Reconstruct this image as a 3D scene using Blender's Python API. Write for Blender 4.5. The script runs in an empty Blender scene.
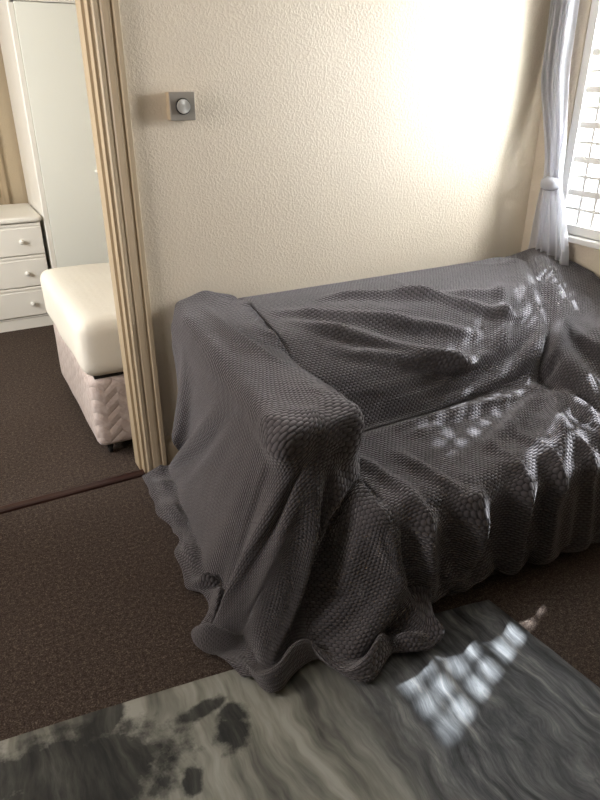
import bpy, bmesh, math, random
from mathutils import Vector, Matrix, noise
random.seed(7)
S = bpy.context.scene
COL = S.collection
R = math.radians

# ---------------------------------------------------------------- camera
cam = bpy.data.objects.new('camera', bpy.data.cameras.new('camera'))
COL.objects.link(cam)
cam.location = (0, 0, 1.55)
cam.rotation_euler = (R(90 - 26.1), 0, R(-28.5))
cam.data.sensor_fit = 'VERTICAL'
cam.data.sensor_height = 24
cam.data.lens = 647 / 800 * 24
cam.data.clip_start = .02
S.camera = cam

# ---------------------------------------------------------------- light
S.view_settings.view_transform = 'Standard'
S.view_settings.look = 'None'
S.view_settings.gamma = 1
S.view_settings.use_curve_mapping = False
S.view_settings.exposure = -0.15
S.cycles.use_denoising = True
S.cycles.max_bounces = 10
S.cycles.diffuse_bounces = 6
S.cycles.sample_clamp_indirect = 12

W = bpy.data.worlds.new('sky'); S.world = W; W.use_nodes = True
bg = W.node_tree.nodes['Background']
bg.inputs['Color'].default_value = (.80, .90, 1, 1)
bg.inputs['Strength'].default_value = 3.0

sun = bpy.data.objects.new('sun', bpy.data.lights.new('sun', 'SUN'))
COL.objects.link(sun)
sun.data.energy = 27
sun.data.angle = R(.9)
sun.data.color = (.90, .95, 1.0)
SUN_DIR = Vector((1.65, .65, 1.5)).normalized()          # towards the sun
sun.rotation_euler = SUN_DIR.to_track_quat('Z', 'Y').to_euler()


def window_light(name, loc, aim, sx, sy, power, color):
    """area light just outside a window opening"""
    l = bpy.data.lights.new(name, 'AREA'); l.shape = 'RECTANGLE'
    l.size = sx; l.size_y = sy; l.energy = power; l.color = color
    o = bpy.data.objects.new(name, l); COL.objects.link(o)
    o.location = loc
    o.rotation_euler = Vector(aim).to_track_quat('-Z', 'Z').to_euler()
    return o


window_light('daylight_window_1', (2.735, 1.875, 1.525), (-1, 0, 0), .78, 1.22, 132, (.90, .95, 1.0))
window_light('wall_boost_window_1', (3.35, 1.15, 1.95), (-.95, 1.30, -.42), .7, .7, 230, (.95, .97, 1.0))  # added lamp that brightens the back wall near the corner
window_light('daylight_window_2', (-1.46, 3.45, 1.55), (1, .25, 0), 1.3, 1.3, 84, (1.0, .965, .92))
window_light('daylight_window_3', (-1.46, 1.75, 1.60), (1, 0, 0), .8, 1.0, 58, (1.0, .92, .88))


# ---------------------------------------------------------------- materials
def mat(name, col=(.5, .5, .5), rough=.6, metal=0, spec=.3, sheen=0):
    m = bpy.data.materials.new(name); m.use_nodes = True
    b = m.node_tree.nodes['Principled BSDF']
    b.inputs['Base Color'].default_value = (*col, 1)
    b.inputs['Roughness'].default_value = rough
    b.inputs['Metallic'].default_value = metal
    b.inputs['Specular IOR Level'].default_value = spec
    if sheen:
        b.inputs['Sheen Weight'].default_value = sheen
        b.inputs['Sheen Roughness'].default_value = .45
    return m


class NT:
    """small helper around a material's node tree"""
    def __init__(s, m):
        s.m = m; s.t = m.node_tree; s.b = s.t.nodes['Principled BSDF']

    def n(s, kind, **kw):
        n = s.t.nodes.new(kind)
        for k, v in kw.items():
            if k.startswith('i_'):
                key = k[2:]
                key = int(key) if key.isdigit() else key.replace('_', ' ')
                n.inputs[key].default_value = v
            else:
                setattr(n, k, v)
        return n

    def l(s, a, b): s.t.links.new(a, b)

    def obj(s, scale=(1, 1, 1), rot=(0, 0, 0), uv=False):
        tc = s.n('ShaderNodeTexCoord'); mp = s.n('ShaderNodeMapping')
        mp.inputs['Scale'].default_value = scale; mp.inputs['Rotation'].default_value = rot
        s.l(tc.outputs['UV' if uv else 'Object'], mp.inputs['Vector'])
        return mp.outputs['Vector']

    def noise(s, vec, scale, detail=4, rough=.55, dist=0):
        n = s.n('ShaderNodeTexNoise', i_Scale=scale, i_Detail=detail, i_Roughness=rough, i_Distortion=dist)
        s.l(vec, n.inputs['Vector']); return n.outputs['Fac']

    def ramp(s, fac, stops, interp='LINEAR'):
        r = s.n('ShaderNodeValToRGB'); r.color_ramp.interpolation = interp
        e = r.color_ramp.elements
        while len(e) < len(stops): e.new(.5)
        for el, (p, c) in zip(e, stops):
            el.position = p; el.color = (*c, 1) if not isinstance(c, (int, float)) else (c, c, c, 1)
        s.l(fac, r.inputs['Fac']); return r.outputs['Color']

    def math(s, op, a, b=None, c=None):
        n = s.n('ShaderNodeMath', operation=op)
        for i, v in enumerate((a, b, c)):
            if v is None: continue
            if isinstance(v, (int, float)): n.inputs[i].default_value = v
            else: s.l(v, n.inputs[i])
        return n.outputs[0]

    def mix(s, fac, a, b, mode='MIX'):
        n = s.n('ShaderNodeMix', data_type='RGBA', blend_type=mode)
        for i, v in ((0, fac), (6, a), (7, b)):
            if isinstance(v, (int, float)): n.inputs[i].default_value = v
            elif isinstance(v, tuple): n.inputs[i].default_value = (*v, 1)
            else: s.l(v, n.inputs[i])
        return n.outputs[2]

    def bump(s, h, strength=.5, dist=.01):
        n = s.n('ShaderNodeBump', i_Strength=strength, i_Distance=dist)
        s.l(h, n.inputs['Height']); s.l(n.outputs[0], s.b.inputs['Normal'])

    def base(s, c): s.l(c, s.b.inputs['Base Color'])


def m_wall(name, col):
    m = mat(name, col, .44, spec=.55); t = NT(m); v = t.obj()
    a = t.noise(v, 98, 3, .55, .5); b = t.noise(v, 150, 2)
    h = t.math('ADD', t.ramp(a, [(.42, 0), (.66, 1)]), t.math('MULTIPLY', b, .25))
    t.bump(h, .42, .0026)
    big = t.noise(v, 1.7, 3)
    t.base(t.ramp(big, [(.3, tuple(c * .95 for c in col)), (.7, col)]))
    return m


def m_carpet(name, k=1.0):
    m = mat(name, (.06, .045, .035), 1, spec=.05); t = NT(m); v = t.obj()
    a = t.noise(v, 210, 2, .7); b = t.noise(v, 75, 3, .6); big = t.noise(v, 2.5, 3)
    mixn = t.math('ADD', t.math('MULTIPLY', a, .65), t.math('MULTIPLY', b, .35))
    c = t.ramp(mixn, [(.36, (.030 * k, .021 * k, .017 * k)), (.50, (.085 * k, .064 * k, .053 * k)),
                      (.60, (.17 * k, .135 * k, .11 * k)), (.70, (.36 * k, .31 * k, .26 * k))])
    t.base(t.mix(t.math('MULTIPLY', big, .35), c, (.055 * k, .040 * k, .032 * k)))
    t.bump(mixn, .9, .008)
    return m


def m_wood(name, c0, c1, rot=(0, 0, 0), sc=(26, 26, .5), rough=.45):
    m = mat(name, c0, rough, spec=.3); t = NT(m); v = t.obj(sc, rot)
    a = t.noise(v, 2.2, 4, .6, .15)
    t.base(t.ramp(a, [(.35, c0), (.65, c1)]))
    t.bump(a, .15, .002)
    return m


M_WALL = m_wall('cream_textured_wallpaper', (.71, .62, .49))
M_WALLB = m_wall('bedroom_wall_paint', (.46, .37, .25))
M_CEIL = mat('ceiling_white', (.66, .63, .57), .8)
M_CARPET = m_carpet('speckled_brown_carpet', .80)
M_PINE = m_wood('pine_frame', (.33, .255, .165), (.41, .325, .215))
M_PAINTWOOD = m_wood('cream_painted_wood', (.43, .345, .235), (.51, .415, .29))
M_THRESH = m_wood('dark_red_brown_threshold', (.018, .007, .006), (.035, .014, .011), sc=(1.2, 18, 18), rough=.35)
M_WHITEWOOD = mat('white_melamine', (.84, .82, .76), .35, spec=.4)
M_WDOOR = mat('pale_wardrobe_door', (.88, .90, .84), .3, spec=.45)
M_KNOB = mat('white_porcelain_knob', (.88, .86, .80), .2, spec=.5)
M_BLACK = mat('black_plastic', (.012, .012, .012), .45)
M_SOFA = mat('sofa_upholstery', (.10, .09, .085), .9)
M_WHITEPAINT = mat('white_gloss_paint', (.83, .83, .81), .35)


def m_mattress():
    m = mat('cream_mattress_cover', (.74, .70, .61), .75, sheen=.05); t = NT(m); v = t.obj()
    w = t.n('ShaderNodeTexWave', wave_type='BANDS', bands_direction='X', i_Scale=9.0, i_Distortion=.4)
    t.l(v, w.inputs['Vector'])
    n = t.noise(v, 40, 3)
    t.bump(t.math('ADD', t.math('MULTIPLY', w.outputs['Fac'], .12), n), .35, .004)
    return m


def m_divan():
    m = mat('quilted_pinkish_divan_fabric', (.50, .41, .37), .65, sheen=.3); t = NT(m); v = t.obj()
    sx = t.n('ShaderNodeSeparateXYZ'); t.l(v, sx.inputs[0])
    u = t.math('ADD', sx.outputs[0], t.math('MULTIPLY', sx.outputs[1], 1.0))
    zig = t.math('PINGPONG', u, .055)
    q = t.math('ADD', sx.outputs[2], t.math('MULTIPLY', zig, .9))
    wv = t.math('PINGPONG', q, .032)
    h = t.math('POWER', t.math('MULTIPLY', wv, 31), .45)
    n = t.noise(v, 28, 3)
    t.bump(t.math('ADD', h, t.math('MULTIPLY', n, .5)), .55, .010)
    f = t.noise(v, 22, 3, .6, 1.5)
    t.base(t.ramp(f, [(.40, (.48, .39, .35)), (.55, (.56, .475, .435))]))
    return m


def m_throw():
    """dark grey fleece with rows of small raised scallops, pattern laid out in cloth metres (UV)"""
    m = mat('dark_grey_scalloped_fleece', (.105, .098, .100), .8, spec=.12, sheen=.45); t = NT(m)
    v = t.obj(uv=True)
    sp = t.n('ShaderNodeSeparateXYZ')
    nz = t.n('ShaderNodeTexNoise', i_Scale=16.0, i_Detail=2.0); t.l(v, nz.inputs['Vector'])
    ad = t.n('ShaderNodeMixRGB', blend_type='ADD'); ad.inputs[0].default_value = .008
    t.l(v, ad.inputs[1]); t.l(nz.outputs['Color'], ad.inputs[2]); t.l(ad.outputs[0], sp.inputs[0])
    P = .0165
    a = t.math('DIVIDE', sp.outputs[0], P); b = t.math('DIVIDE', sp.outputs[1], P * .62)
    row = t.math('FLOOR', b)
    a2 = t.math('ADD', a, t.math('MULTIPLY', t.math('MODULO', t.math('ABSOLUTE', row), 2.0), .5))
    fa = t.math('SUBTRACT', t.math('FRACT', a2), .5)
    fb = t.math('SUBTRACT', t.math('FRACT', b), .5)
    d = t.math('ADD', t.math('MULTIPLY', t.math('MULTIPLY', fa, fa), 3.2), t.math('MULTIPLY', t.math('MULTIPLY', fb, fb), 2.8))
    dome = t.math('SUBTRACT', 1.0, t.math('MINIMUM', d, 1.0))
    fine = t.noise(v, 420, 3, .7)
    h = t.math('ADD', dome, t.math('MULTIPLY', fine, .30))
    t.bump(h, 1.0, .0048)
    c = t.ramp(dome, [(.15, (.016, .014, .016)), (.60, (.098, .089, .094))])  # thinner gaps between scallops coloured darker, with their shade painted in
    t.base(t.mix(.35, c, t.ramp(t.noise(v, 5, 3), [(.35, (.050, .045, .047)), (.7, (.095, .087, .088))])))
    t.b.inputs['Sheen Tint'].default_value = (.85, .82, .84, 1)
    return m


M_THROW = m_throw()
M_MATT = m_mattress(); M_DIVAN = m_divan()


def m_rug():
    m = mat('grey_marbled_rug', (.3, .3, .29), .6, spec=.2); t = NT(m)
    v0 = t.obj()
    tc = t.n('ShaderNodeTexNoise', i_Scale=2.3, i_Detail=3.0); t.l(v0, tc.inputs['Vector'])
    sub = t.n('ShaderNodeVectorMath', operation='SUBTRACT'); t.l(tc.outputs['Color'], sub.inputs[0]); sub.inputs[1].default_value = (.5, .5, .5)
    scl = t.n('ShaderNodeVectorMath', operation='SCALE'); t.l(sub.outputs[0], scl.inputs[0]); scl.inputs['Scale'].default_value = .22
    add = t.n('ShaderNodeVectorMath', operation='ADD'); t.l(v0, add.inputs[0]); t.l(scl.outputs[0], add.inputs[1])
    wv = add.outputs[0]
    mp = t.n('ShaderNodeMapping'); mp.inputs['Scale'].default_value = (9, 1.3, 1); mp.inputs['Rotation'].default_value = (0, 0, R(-14))
    t.l(wv, mp.inputs['Vector'])
    streak = t.noise(mp.outputs[0], 2.6, 8, .72, .15)
    base = t.ramp(streak, [(.34, (.022, .024, .026)), (.46, (.070, .075, .080)), (.56, (.135, .142, .148)), (.68, (.27, .275, .27))])
    # a few thin dark veins
    vein = t.noise(mp.outputs[0], .75, 4, .5, .8)
    vm = t.ramp(t.math('ABSOLUTE', t.math('SUBTRACT', vein, .5)), [(.0, 1), (.012, 0)])
    base = t.mix(t.math('MULTIPLY', vm, .6), base, (.07, .075, .08))
    # paler beige field towards the left, with black patches in it
    sx = t.n('ShaderNodeSeparateXYZ'); t.l(wv, sx.inputs[0])
    leftness = t.ramp(sx.outputs[0], [(.0, 1), (.62, 1), (.86, 0)])
    pale = t.ramp(t.noise(mp.outputs[0], 1.1, 5, .6), [(.38, (.07, .07, .063)), (.5, (.20, .20, .17)), (.6, (.32, .32, .28))])
    base = t.mix(leftness, base, pale)

    def blot(x, y, rx, ry, ed=.35):
        s = t.n('ShaderNodeMapping', vector_type='POINT')
        s.inputs['Location'].default_value = (-x / rx, -y / ry, 0); s.inputs['Scale'].default_value = (1 / rx, 1 / ry, 0)
        t.l(wv, s.inputs['Vector'])
        ln = t.n('ShaderNodeVectorMath', operation='LENGTH'); t.l(s.outputs[0], ln.inputs[0])
        br = t.noise(v0, 19, 4, .65)
        q = t.math('ADD', ln.outputs['Value'], t.math('MULTIPLY', t.math('SUBTRACT', br, .5), 1.3))
        return t.ramp(q, [(1 - ed, 1), (1.12, 0)])
    masks = [blot(*a) for a in ((-.12, 1.27, .26, .11), (.02, 1.17, .27, .19), (.13, 1.33, .055, .09), (.385, 1.10, .065, .075), (.34, 1.222, .085, .035), (.41, 1.16, .06, .05), (.235, 1.04, .035, .04), (-.15, 1.02, .3, .12))]
    mk = masks[0]
    for q in masks[1:]: mk = t.math('MAXIMUM', mk, q)
    base = t.mix(t.math('MULTIPLY', mk, t.math('ADD', .45, t.math('MULTIPLY', streak, .75))), base, (.010, .011, .012))
    t.base(base)
    t.bump(t.noise(v0, 6, 3), .25, .02)
    return m


M_RUG = m_rug()

m = mat('window_glass', (1, 1, 1), .02)
t = NT(m); tr = t.n('ShaderNodeBsdfTransparent'); gl = t.n('ShaderNodeBsdfGlossy', i_Roughness=.02)
fr = t.n('ShaderNodeLayerWeight', i_Blend=.25); mx = t.n('ShaderNodeMixShader')
t.l(t.math('ADD', t.math('MULTIPLY', t.math('POWER', fr.outputs['Facing'], 4.0), .7), .03), mx.inputs[0]); t.l(tr.outputs[0], mx.inputs[1]); t.l(gl.outputs[0], mx.inputs[2])
t.l(mx.outputs[0], t.t.nodes['Material Output'].inputs['Surface'])
M_GLASS = m

m = mat('white_curtain_cloth', (.82, .82, .84), .8, sheen=.2)
t = NT(m); tl = t.n('ShaderNodeBsdfTranslucent'); tl.inputs['Color'].default_value = (.88, .88, .90, 1)
mx = t.n('ShaderNodeMixShader', i_0=.8)
t.l(t.b.outputs[0], mx.inputs[1]); t.l(tl.outputs[0], mx.inputs[2])
t.l(mx.outputs[0], t.t.nodes['Material Output'].inputs['Surface'])
M_CURTAIN = m
M_LEAF = mat('leaf_green', (.10, .22, .05), .5)
M_BARK = mat('bark', (.12, .08, .05), .9)


# ---------------------------------------------------------------- mesh helpers
def link(name, bm, material, parent=None, smooth=False, kind=None, bevel=0, seg=2):
    me = bpy.data.meshes.new(name); bm.normal_update(); bm.to_mesh(me); bm.free()
    if smooth:
        for p in me.polygons: p.use_smooth = True
    me.materials.append(material)
    o = bpy.data.objects.new(name, me); COL.objects.link(o)
    if parent: o.parent = parent
    if kind: o['kind'] = kind
    if bevel:
        b = o.modifiers.new('bevel', 'BEVEL'); b.width = bevel; b.segments = seg; b.limit_method = 'ANGLE'
        for p in me.polygons: p.use_smooth = True
        b.harden_normals = True
    return o


def add_box(bm, x0, x1, y0, y1, z0, z1):
    vs = [bm.verts.new((x, y, z)) for x in (x0, x1) for y in (y0, y1) for z in (z0, z1)]
    for f in ((0, 1, 3, 2), (4, 6, 7, 5), (0, 4, 5, 1), (2, 3, 7, 6), (0, 2, 6, 4), (1, 5, 7, 3)):
        bm.faces.new([vs[i] for i in f])
    return vs


def box(name, x0, x1, y0, y1, z0, z1, material, parent=None, **kw):
    bm = bmesh.new(); add_box(bm, x0, x1, y0, y1, z0, z1)
    return link(name, bm, material, parent, **kw)


def add_lathe(bm, prof, origin, axis='Z', n=24):
    """prof: list of (radius, height); axis = direction of height"""
    ax = Vector(axis if not isinstance(axis, str) else {'Z': (0, 0, 1), 'X': (1, 0, 0), 'Y': (0, 1, 0)}[axis]).normalized()
    q = Vector((0, 0, 1)).rotation_difference(ax)
    rings = []
    for r, h in prof:
        rings.append([bm.verts.new(Vector(origin) + q @ Vector((r * math.cos(2 * math.pi * k / n), r * math.sin(2 * math.pi * k / n), h))) for k in range(n)])
    for a, b in zip(rings, rings[1:]):
        for k in range(n):
            bm.faces.new((a[k], a[(k + 1) % n], b[(k + 1) % n], b[k]))
    bm.faces.new(list(reversed(rings[0]))); bm.faces.new(rings[-1])


def thing(name, label, cat, loc=(0, 0, 0), group=None):
    o = bpy.data.objects.new(name, None); COL.objects.link(o)
    o.location = loc; o.empty_display_size = .05
    o['label'] = label; o['category'] = cat
    if group: o['group'] = group
    return o


def tag(o, label, cat, group=None):
    o['label'] = label; o['category'] = cat
    if group: o['group'] = group
    return o


def settle(root):
    """parts are modelled in world coordinates; keep them in place under a moved root"""
    def rec(o):
        for c in o.children:
            c.matrix_parent_inverse = Matrix.Translation(-root.location) if o is root else Matrix.Identity(4)
            rec(c)
    rec(root)


def soft_box(name, x0, x1, y0, y1, z0, z1, r, material, parent=None, n=10, wob=0, dome=0, seed=0, kind=None):
    """upholstered rounded block: a dense box with rounded edges, a domed top and slight unevenness"""
    bm = bmesh.new()
    nx = max(4, int((x1 - x0) / .035)); ny = max(4, int((y1 - y0) / .035)); nz = max(4, int((z1 - z0) / .025))
    c = Vector(((x0 + x1) / 2, (y0 + y1) / 2, (z0 + z1) / 2)); h = Vector(((x1 - x0) / 2, (y1 - y0) / 2, (z1 - z0) / 2))
    vd = {}

    def V(i, j, k):
        key = (i, j, k)
        if key not in vd:
            p = Vector((-1 + 2 * i / nx, -1 + 2 * j / ny, -1 + 2 * k / nz))
            p = Vector((p.x * h.x, p.y * h.y, p.z * h.z))
            inn = Vector([max(-(h[a] - r), min(h[a] - r, p[a])) for a in range(3)])
            d = p - inn
            if d.length > 1e-9: p = inn + d.normalized() * r
            if dome and p.z > 0:
                p.z += dome * (1 - (p.x / h.x) ** 2) * (1 - (p.y / h.y) ** 2)
            w = c + p
            if wob: w += noise.noise_vector(w * 5 + Vector((seed, 0, 0))) * wob
            vd[key] = bm.verts.new(w)
        return vd[key]
    for i in range(nx):
        for j in range(ny):
            bm.faces.new((V(i, j, 0), V(i, j + 1, 0), V(i + 1, j + 1, 0), V(i + 1, j, 0)))
            bm.faces.new((V(i, j, nz), V(i + 1, j, nz), V(i + 1, j + 1, nz), V(i, j + 1, nz)))
    for i in range(nx):
        for k in range(nz):
            bm.faces.new((V(i, 0, k), V(i + 1, 0, k), V(i + 1, 0, k + 1), V(i, 0, k + 1)))
            bm.faces.new((V(i, ny, k), V(i, ny, k + 1), V(i + 1, ny, k + 1), V(i + 1, ny, k)))
    for j in range(ny):
        for k in range(nz):
            bm.faces.new((V(0, j, k), V(0, j, k + 1), V(0, j + 1, k + 1), V(0, j + 1, k)))
            bm.faces.new((V(nx, j, k), V(nx, j + 1, k), V(nx, j + 1, k + 1), V(nx, j, k + 1)))
    return link(name, bm, material, parent, smooth=True, kind=kind)


# ---------------------------------------------------------------- the setting
XR, YB, YB2, XL, YF, ZC = 2.66, 2.45, 2.57, -1.30, -2.80, 2.40     # right wall, back wall (front and rear faces), left, near, ceiling
Y5 = 5.40                                                         # bedroom's far wall
ST = dict(kind='structure')
box('floor', XL - .15, XR + .15, YF - .1, Y5 + .1, -.10, 0, M_CARPET, **ST)
box('ceiling', XL - .15, XR + .15, YF - .1, Y5 + .1, ZC, ZC + .1, M_CEIL, **ST)


def wall_with_hole(name, fixed, lo, hi, axis, a0, a1, h0, h1, holes, material):
    """wall slab normal to `axis` between lo and hi, spanning a0..a1, with rectangular holes (a0,a1,z0,z1)"""
    bm = bmesh.new()
    cuts = sorted({a0, a1, *[h[0] for h in holes], *[h[1] for h in holes]})
    for c0, c1 in zip(cuts, cuts[1:]):
        zs = [(h0, h1)]
        for q in holes:
            if q[0] <= c0 + 1e-6 and q[1] >= c1 - 1e-6:
                zs = [(h0, q[2]), (q[3], h1)]
        for z0, z1 in zs:
            if z1 - z0 < 1e-4: continue
            if axis == 'X': add_box(bm, lo, hi, c0, c1, z0, z1)
            else: add_box(bm, c0, c1, lo, hi, z0, z1)
    bmesh.ops.remove_doubles(bm, verts=bm.verts, dist=1e-5)
    return link(name, bm, material, kind='structure')


DX0, DX1, DZ = -.32, .56, 2.02        # doorway opening in the back wall
wall_with_hole('wall_back', 0, YB, YB2, 'Y', XL, XR, 0, ZC, [(DX0, DX1, 0, DZ)], M_WALL)
WY0, WY1, WZ0, WZ1 = 1.455, 2.27, .89, 2.16
wall_with_hole('wall_right', 0, XR, XR + .15, 'X', YF, Y5, 0, ZC, [(WY0, WY1, WZ0, WZ1)], M_WALL)
wall_with_hole('wall_left', 0, XL - .12, XL, 'X', YF, Y5, 0, ZC, [(1.35, 2.15, 1.1, 2.1), (2.8, 4.1, .9, 2.2)], M_WALLB)
box('wall_front', XL, XR, YF - .1, YF, 0, ZC, M_WALLB, **ST)
box('wall_bedroom', XL, XR, Y5, Y5 + .1, 0, ZC, M_WALLB, **ST)


def window(name, x, y0, y1, z0, z1, cols, rows, out):
    """frame, glazing bars and glass in a wall normal to x; out = +1/-1 is the outdoor side"""
    bm = bmesh.new(); w = .045; d0, d1 = sorted((x, x + out * .05))
    add_box(bm, d0, d1, y0, y0 + w, z0, z1); add_box(bm, d0, d1, y1 - w, y1, z0, z1)
    add_box(bm, d0, d1, y0 + w, y1 - w, z0, z0 + w); add_box(bm, d0, d1, y0 + w, y1 - w, z1 - w, z1)
    fr = link(name, bm, M_WHITEPAINT, kind='structure', bevel=.004)
    bm = bmesh.new(); b = .0065 if rows > 3 else .011; d0, d1 = sorted((x + out * .012, x + out * .034))
    for i in range(1, cols):
        yy = y0 + w + (y1 - y0 - 2 * w) * i / cols
        add_box(bm, d0, d1, yy - b, yy + b, z0 + w, z1 - w)
    for i in range(1, rows):
        zz = z0 + w + (z1 - z0 - 2 * w) * i / rows; bb = b * 2.2 if rows > 3 and i % 2 == 0 else b
        add_box(bm, d0 + .001, d1 - .001, y0 + w, y1 - w, zz - bb, zz + bb)
    if rows > 3: add_box(bm, d0 - .004, d1 + .004, 1.745, 1.925, z0 + w, z1 - w)          # wide unseen bar added to block sun on the seat
    if cols > 1 or rows > 1: link('glazing_bar', bm, M_WHITEPAINT, fr)
    box('pane', x + out * .021, x + out * .025, y0 + w, y1 - w, z0 + w, z1 - w, M_GLASS, fr)
    return fr


window('window_1', XR + .005, WY0, WY1, WZ0, WZ1, 9, 16, 1)
window('window_2', XL - .04, 2.8, 4.1, .9, 2.2, 2, 1, -1)
window('window_3', XL - .04, 1.35, 2.15, 1.1, 2.1, 1, 2, -1)
box('trim_sun_block', XR + .15, XR + .75, WY0 - .5, WY1 + .6, 2.30, 2.34, M_WHITEPAINT, **ST)          # unseen overhang added to cut off the high sun
box('trim_1', XR - .035, XR + .02, WY0 - .06, WY1 - .06, WZ0 - .028, WZ0, M_WHITEPAINT, bevel=.006, **ST)   # window sill


def profile_bar(name, prof, a0, a1, axis, material, parent=None, **kw):
    """extrude a closed 2-D profile along an axis: 'X' -> prof is (y,z); 'Z' -> prof is (x,y); 'Y' -> (x,z)"""
    bm = bmesh.new()

    def P(p, t):
        return {'X': (t, p[0], p[1]), 'Y': (p[0], t, p[1]), 'Z': (p[0], p[1], t)}[axis]
    A = [bm.verts.new(P(p, a0)) for p in prof]; B = [bm.verts.new(P(p, a1)) for p in prof]
    for i in range(len(prof)):
        j = (i + 1) % len(prof)
        bm.faces.new((A[i], A[j], B[j], B[i]))
    bm.faces.new(A[::-1]); bm.faces.new(B)
    bmesh.ops.recalc_face_normals(bm, faces=bm.faces)
    return link(name, bm, material, parent, **kw)


# skirting boards
def skirt(y, x0, x1, name, s=-1, m=None):
    pr_ = [(y, 0), (y + s * .018, 0), (y + s * .018, .125), (y + s * .013, .135), (y + s * .013, .145), (y + s * .006, .158), (y, .165)]
    profile_bar(name, pr_, x0, x1, 'X', m or M_PAINTWOOD, **ST)


skirt(YB, .655, XR, 'baseboard_back')
skirt(YB, XL, -.41, 'baseboard_back_left')
skirt(YB2, XL, -.41, 'baseboard_bedroom_near', s=1)
profile_bar('baseboard_right', [(XR, 0), (XR - .018, 0), (XR - .018, .135), (XR - .006, .158), (XR, .165)], YF, YB - .018, 'Y', M_PAINTWOOD, **ST)

# door frame: lining plus moulded architraves
def frame_profile(xe, s):
    """architrave section: xe is the opening edge, s = +1 when the moulding runs to +x"""
    p = [(0, 0), (0, -.012), (.004, -.016), (.016, -.016), (.019, -.012), (.024, -.012), (.030, -.017), (.046, -.021),
         (.055, -.021), (.058, -.016), (.063, -.016), (.068, -.026), (.082, -.027), (.086, -.022), (.086, 0)]
    return [(xe + s * a, YB + b) for a, b in p]


frame = profile_bar('trim_2', frame_profile(DX1 + .006, 1), 0, DZ + .08, 'Z', M_PAINTWOOD, **ST)
profile_bar('trim_3', frame_profile(DX0 - .006, -1), 0, DZ + .08, 'Z', M_PAINTWOOD, **ST)
box('trim_4', DX0 - .09, DX1 + .092, YB - .022, YB, DZ + .0, DZ + .088, M_PAINTWOOD, bevel=.004, **ST)
profile_bar('trim_5', [(DX1, YB - .002), (DX1 - .006, YB - .002), (DX1 - .006, YB + .045), (DX1 - .016, YB + .047), (DX1 - .016, YB2 + .002), (DX1, YB2 + .002)], 0, DZ, 'Z', M_PINE, **ST)
profile_bar('trim_6', [(DX0, YB - .002), (DX0 + .022, YB - .002), (DX0 + .022, YB + .045), (DX0 + .034, YB + .047), (DX0 + .034, YB2 + .002), (DX0, YB2 + .002)], 0, DZ, 'Z', M_PINE, **ST)
profile_bar('trim_7', [(YB - .012, 0), (YB - .008, .008), (YB, .011), (YB + .028, .011), (YB + .036, .008), (YB + .040, 0)],
            DX0 + .024, DX1 - .007, 'X', M_THRESH, **ST)          # threshold strip
# pale timber casing on the bedroom's far wall, with a dark latch
cs = box('trim_8', .33, .475, Y5 - .03, Y5, .30, 2.1, M_PINE, bevel=.004, **ST)
bm = bmesh.new(); add_box(bm, .405, .412, Y5 - .045, Y5 - .03, .80, .87); add_box(bm, .36, .412, Y5 - .045, Y5 - .03, .865, .873)
link('latch', bm, M_BLACK, cs)

# ---------------------------------------------------------------- sofa (almost hidden by its throws)
sofa = thing('sofa', 'two-seat sofa hidden under dark grey fleece throws against the cream wall', 'sofa', (1.64, 1.85, 0))
soft_box('base', .76, 2.54, 1.462, 2.36, .07, .26, .025, M_SOFA, sofa)
soft_box('front_rail', .985, 2.28, 1.30, 1.458, .09, .255, .025, M_SOFA, sofa)
soft_box('seat_cushion', .97, 1.63, 1.27, 2.02, .262, .405, .045, M_SOFA, sofa, dome=.01)
soft_box('seat_cushion', 1.64, 2.28, 1.27, 2.02, .262, .405, .045, M_SOFA, sofa, dome=.01)


def sofa_arm(x0, x1, h=.63):
    o = soft_box('armrest', x0, x1, 1.45, 2.34, .08, h, .05, M_SOFA, sofa)
    for v in o.data.vertices:
        if v.co.z > .4: v.co.z += .06 * (v.co.y - 1.44) / .9
    return o


sofa_arm(.735, .955); sofa_arm(2.32, 2.545, .585)
bk = soft_box('backrest', .74, 2.55, 1.86, 2.10, .20, .735, .06, M_SOFA, sofa)
for v in bk.data.vertices:
    v.co.y += .26 * (v.co.z - .20) / .53 + .02; v.co.z -= .035
for x in (.82, 2.48):
    for y in (1.42, 2.28):
        bm = bmesh.new(); add_lathe(bm, [(.018, 0), (.024, .07)], (x, y, 0))
        link('foot', bm, M_BLACK, sofa, smooth=False)
settle(sofa)

# ---------------------------------------------------------------- the two fleece throws
# Each throw is a woven grid of points (cloth laid over the sofa and settled under its own weight).  The points are
# written down below as half-millimetre steps from neighbour to neighbour.
import numpy as np

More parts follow.
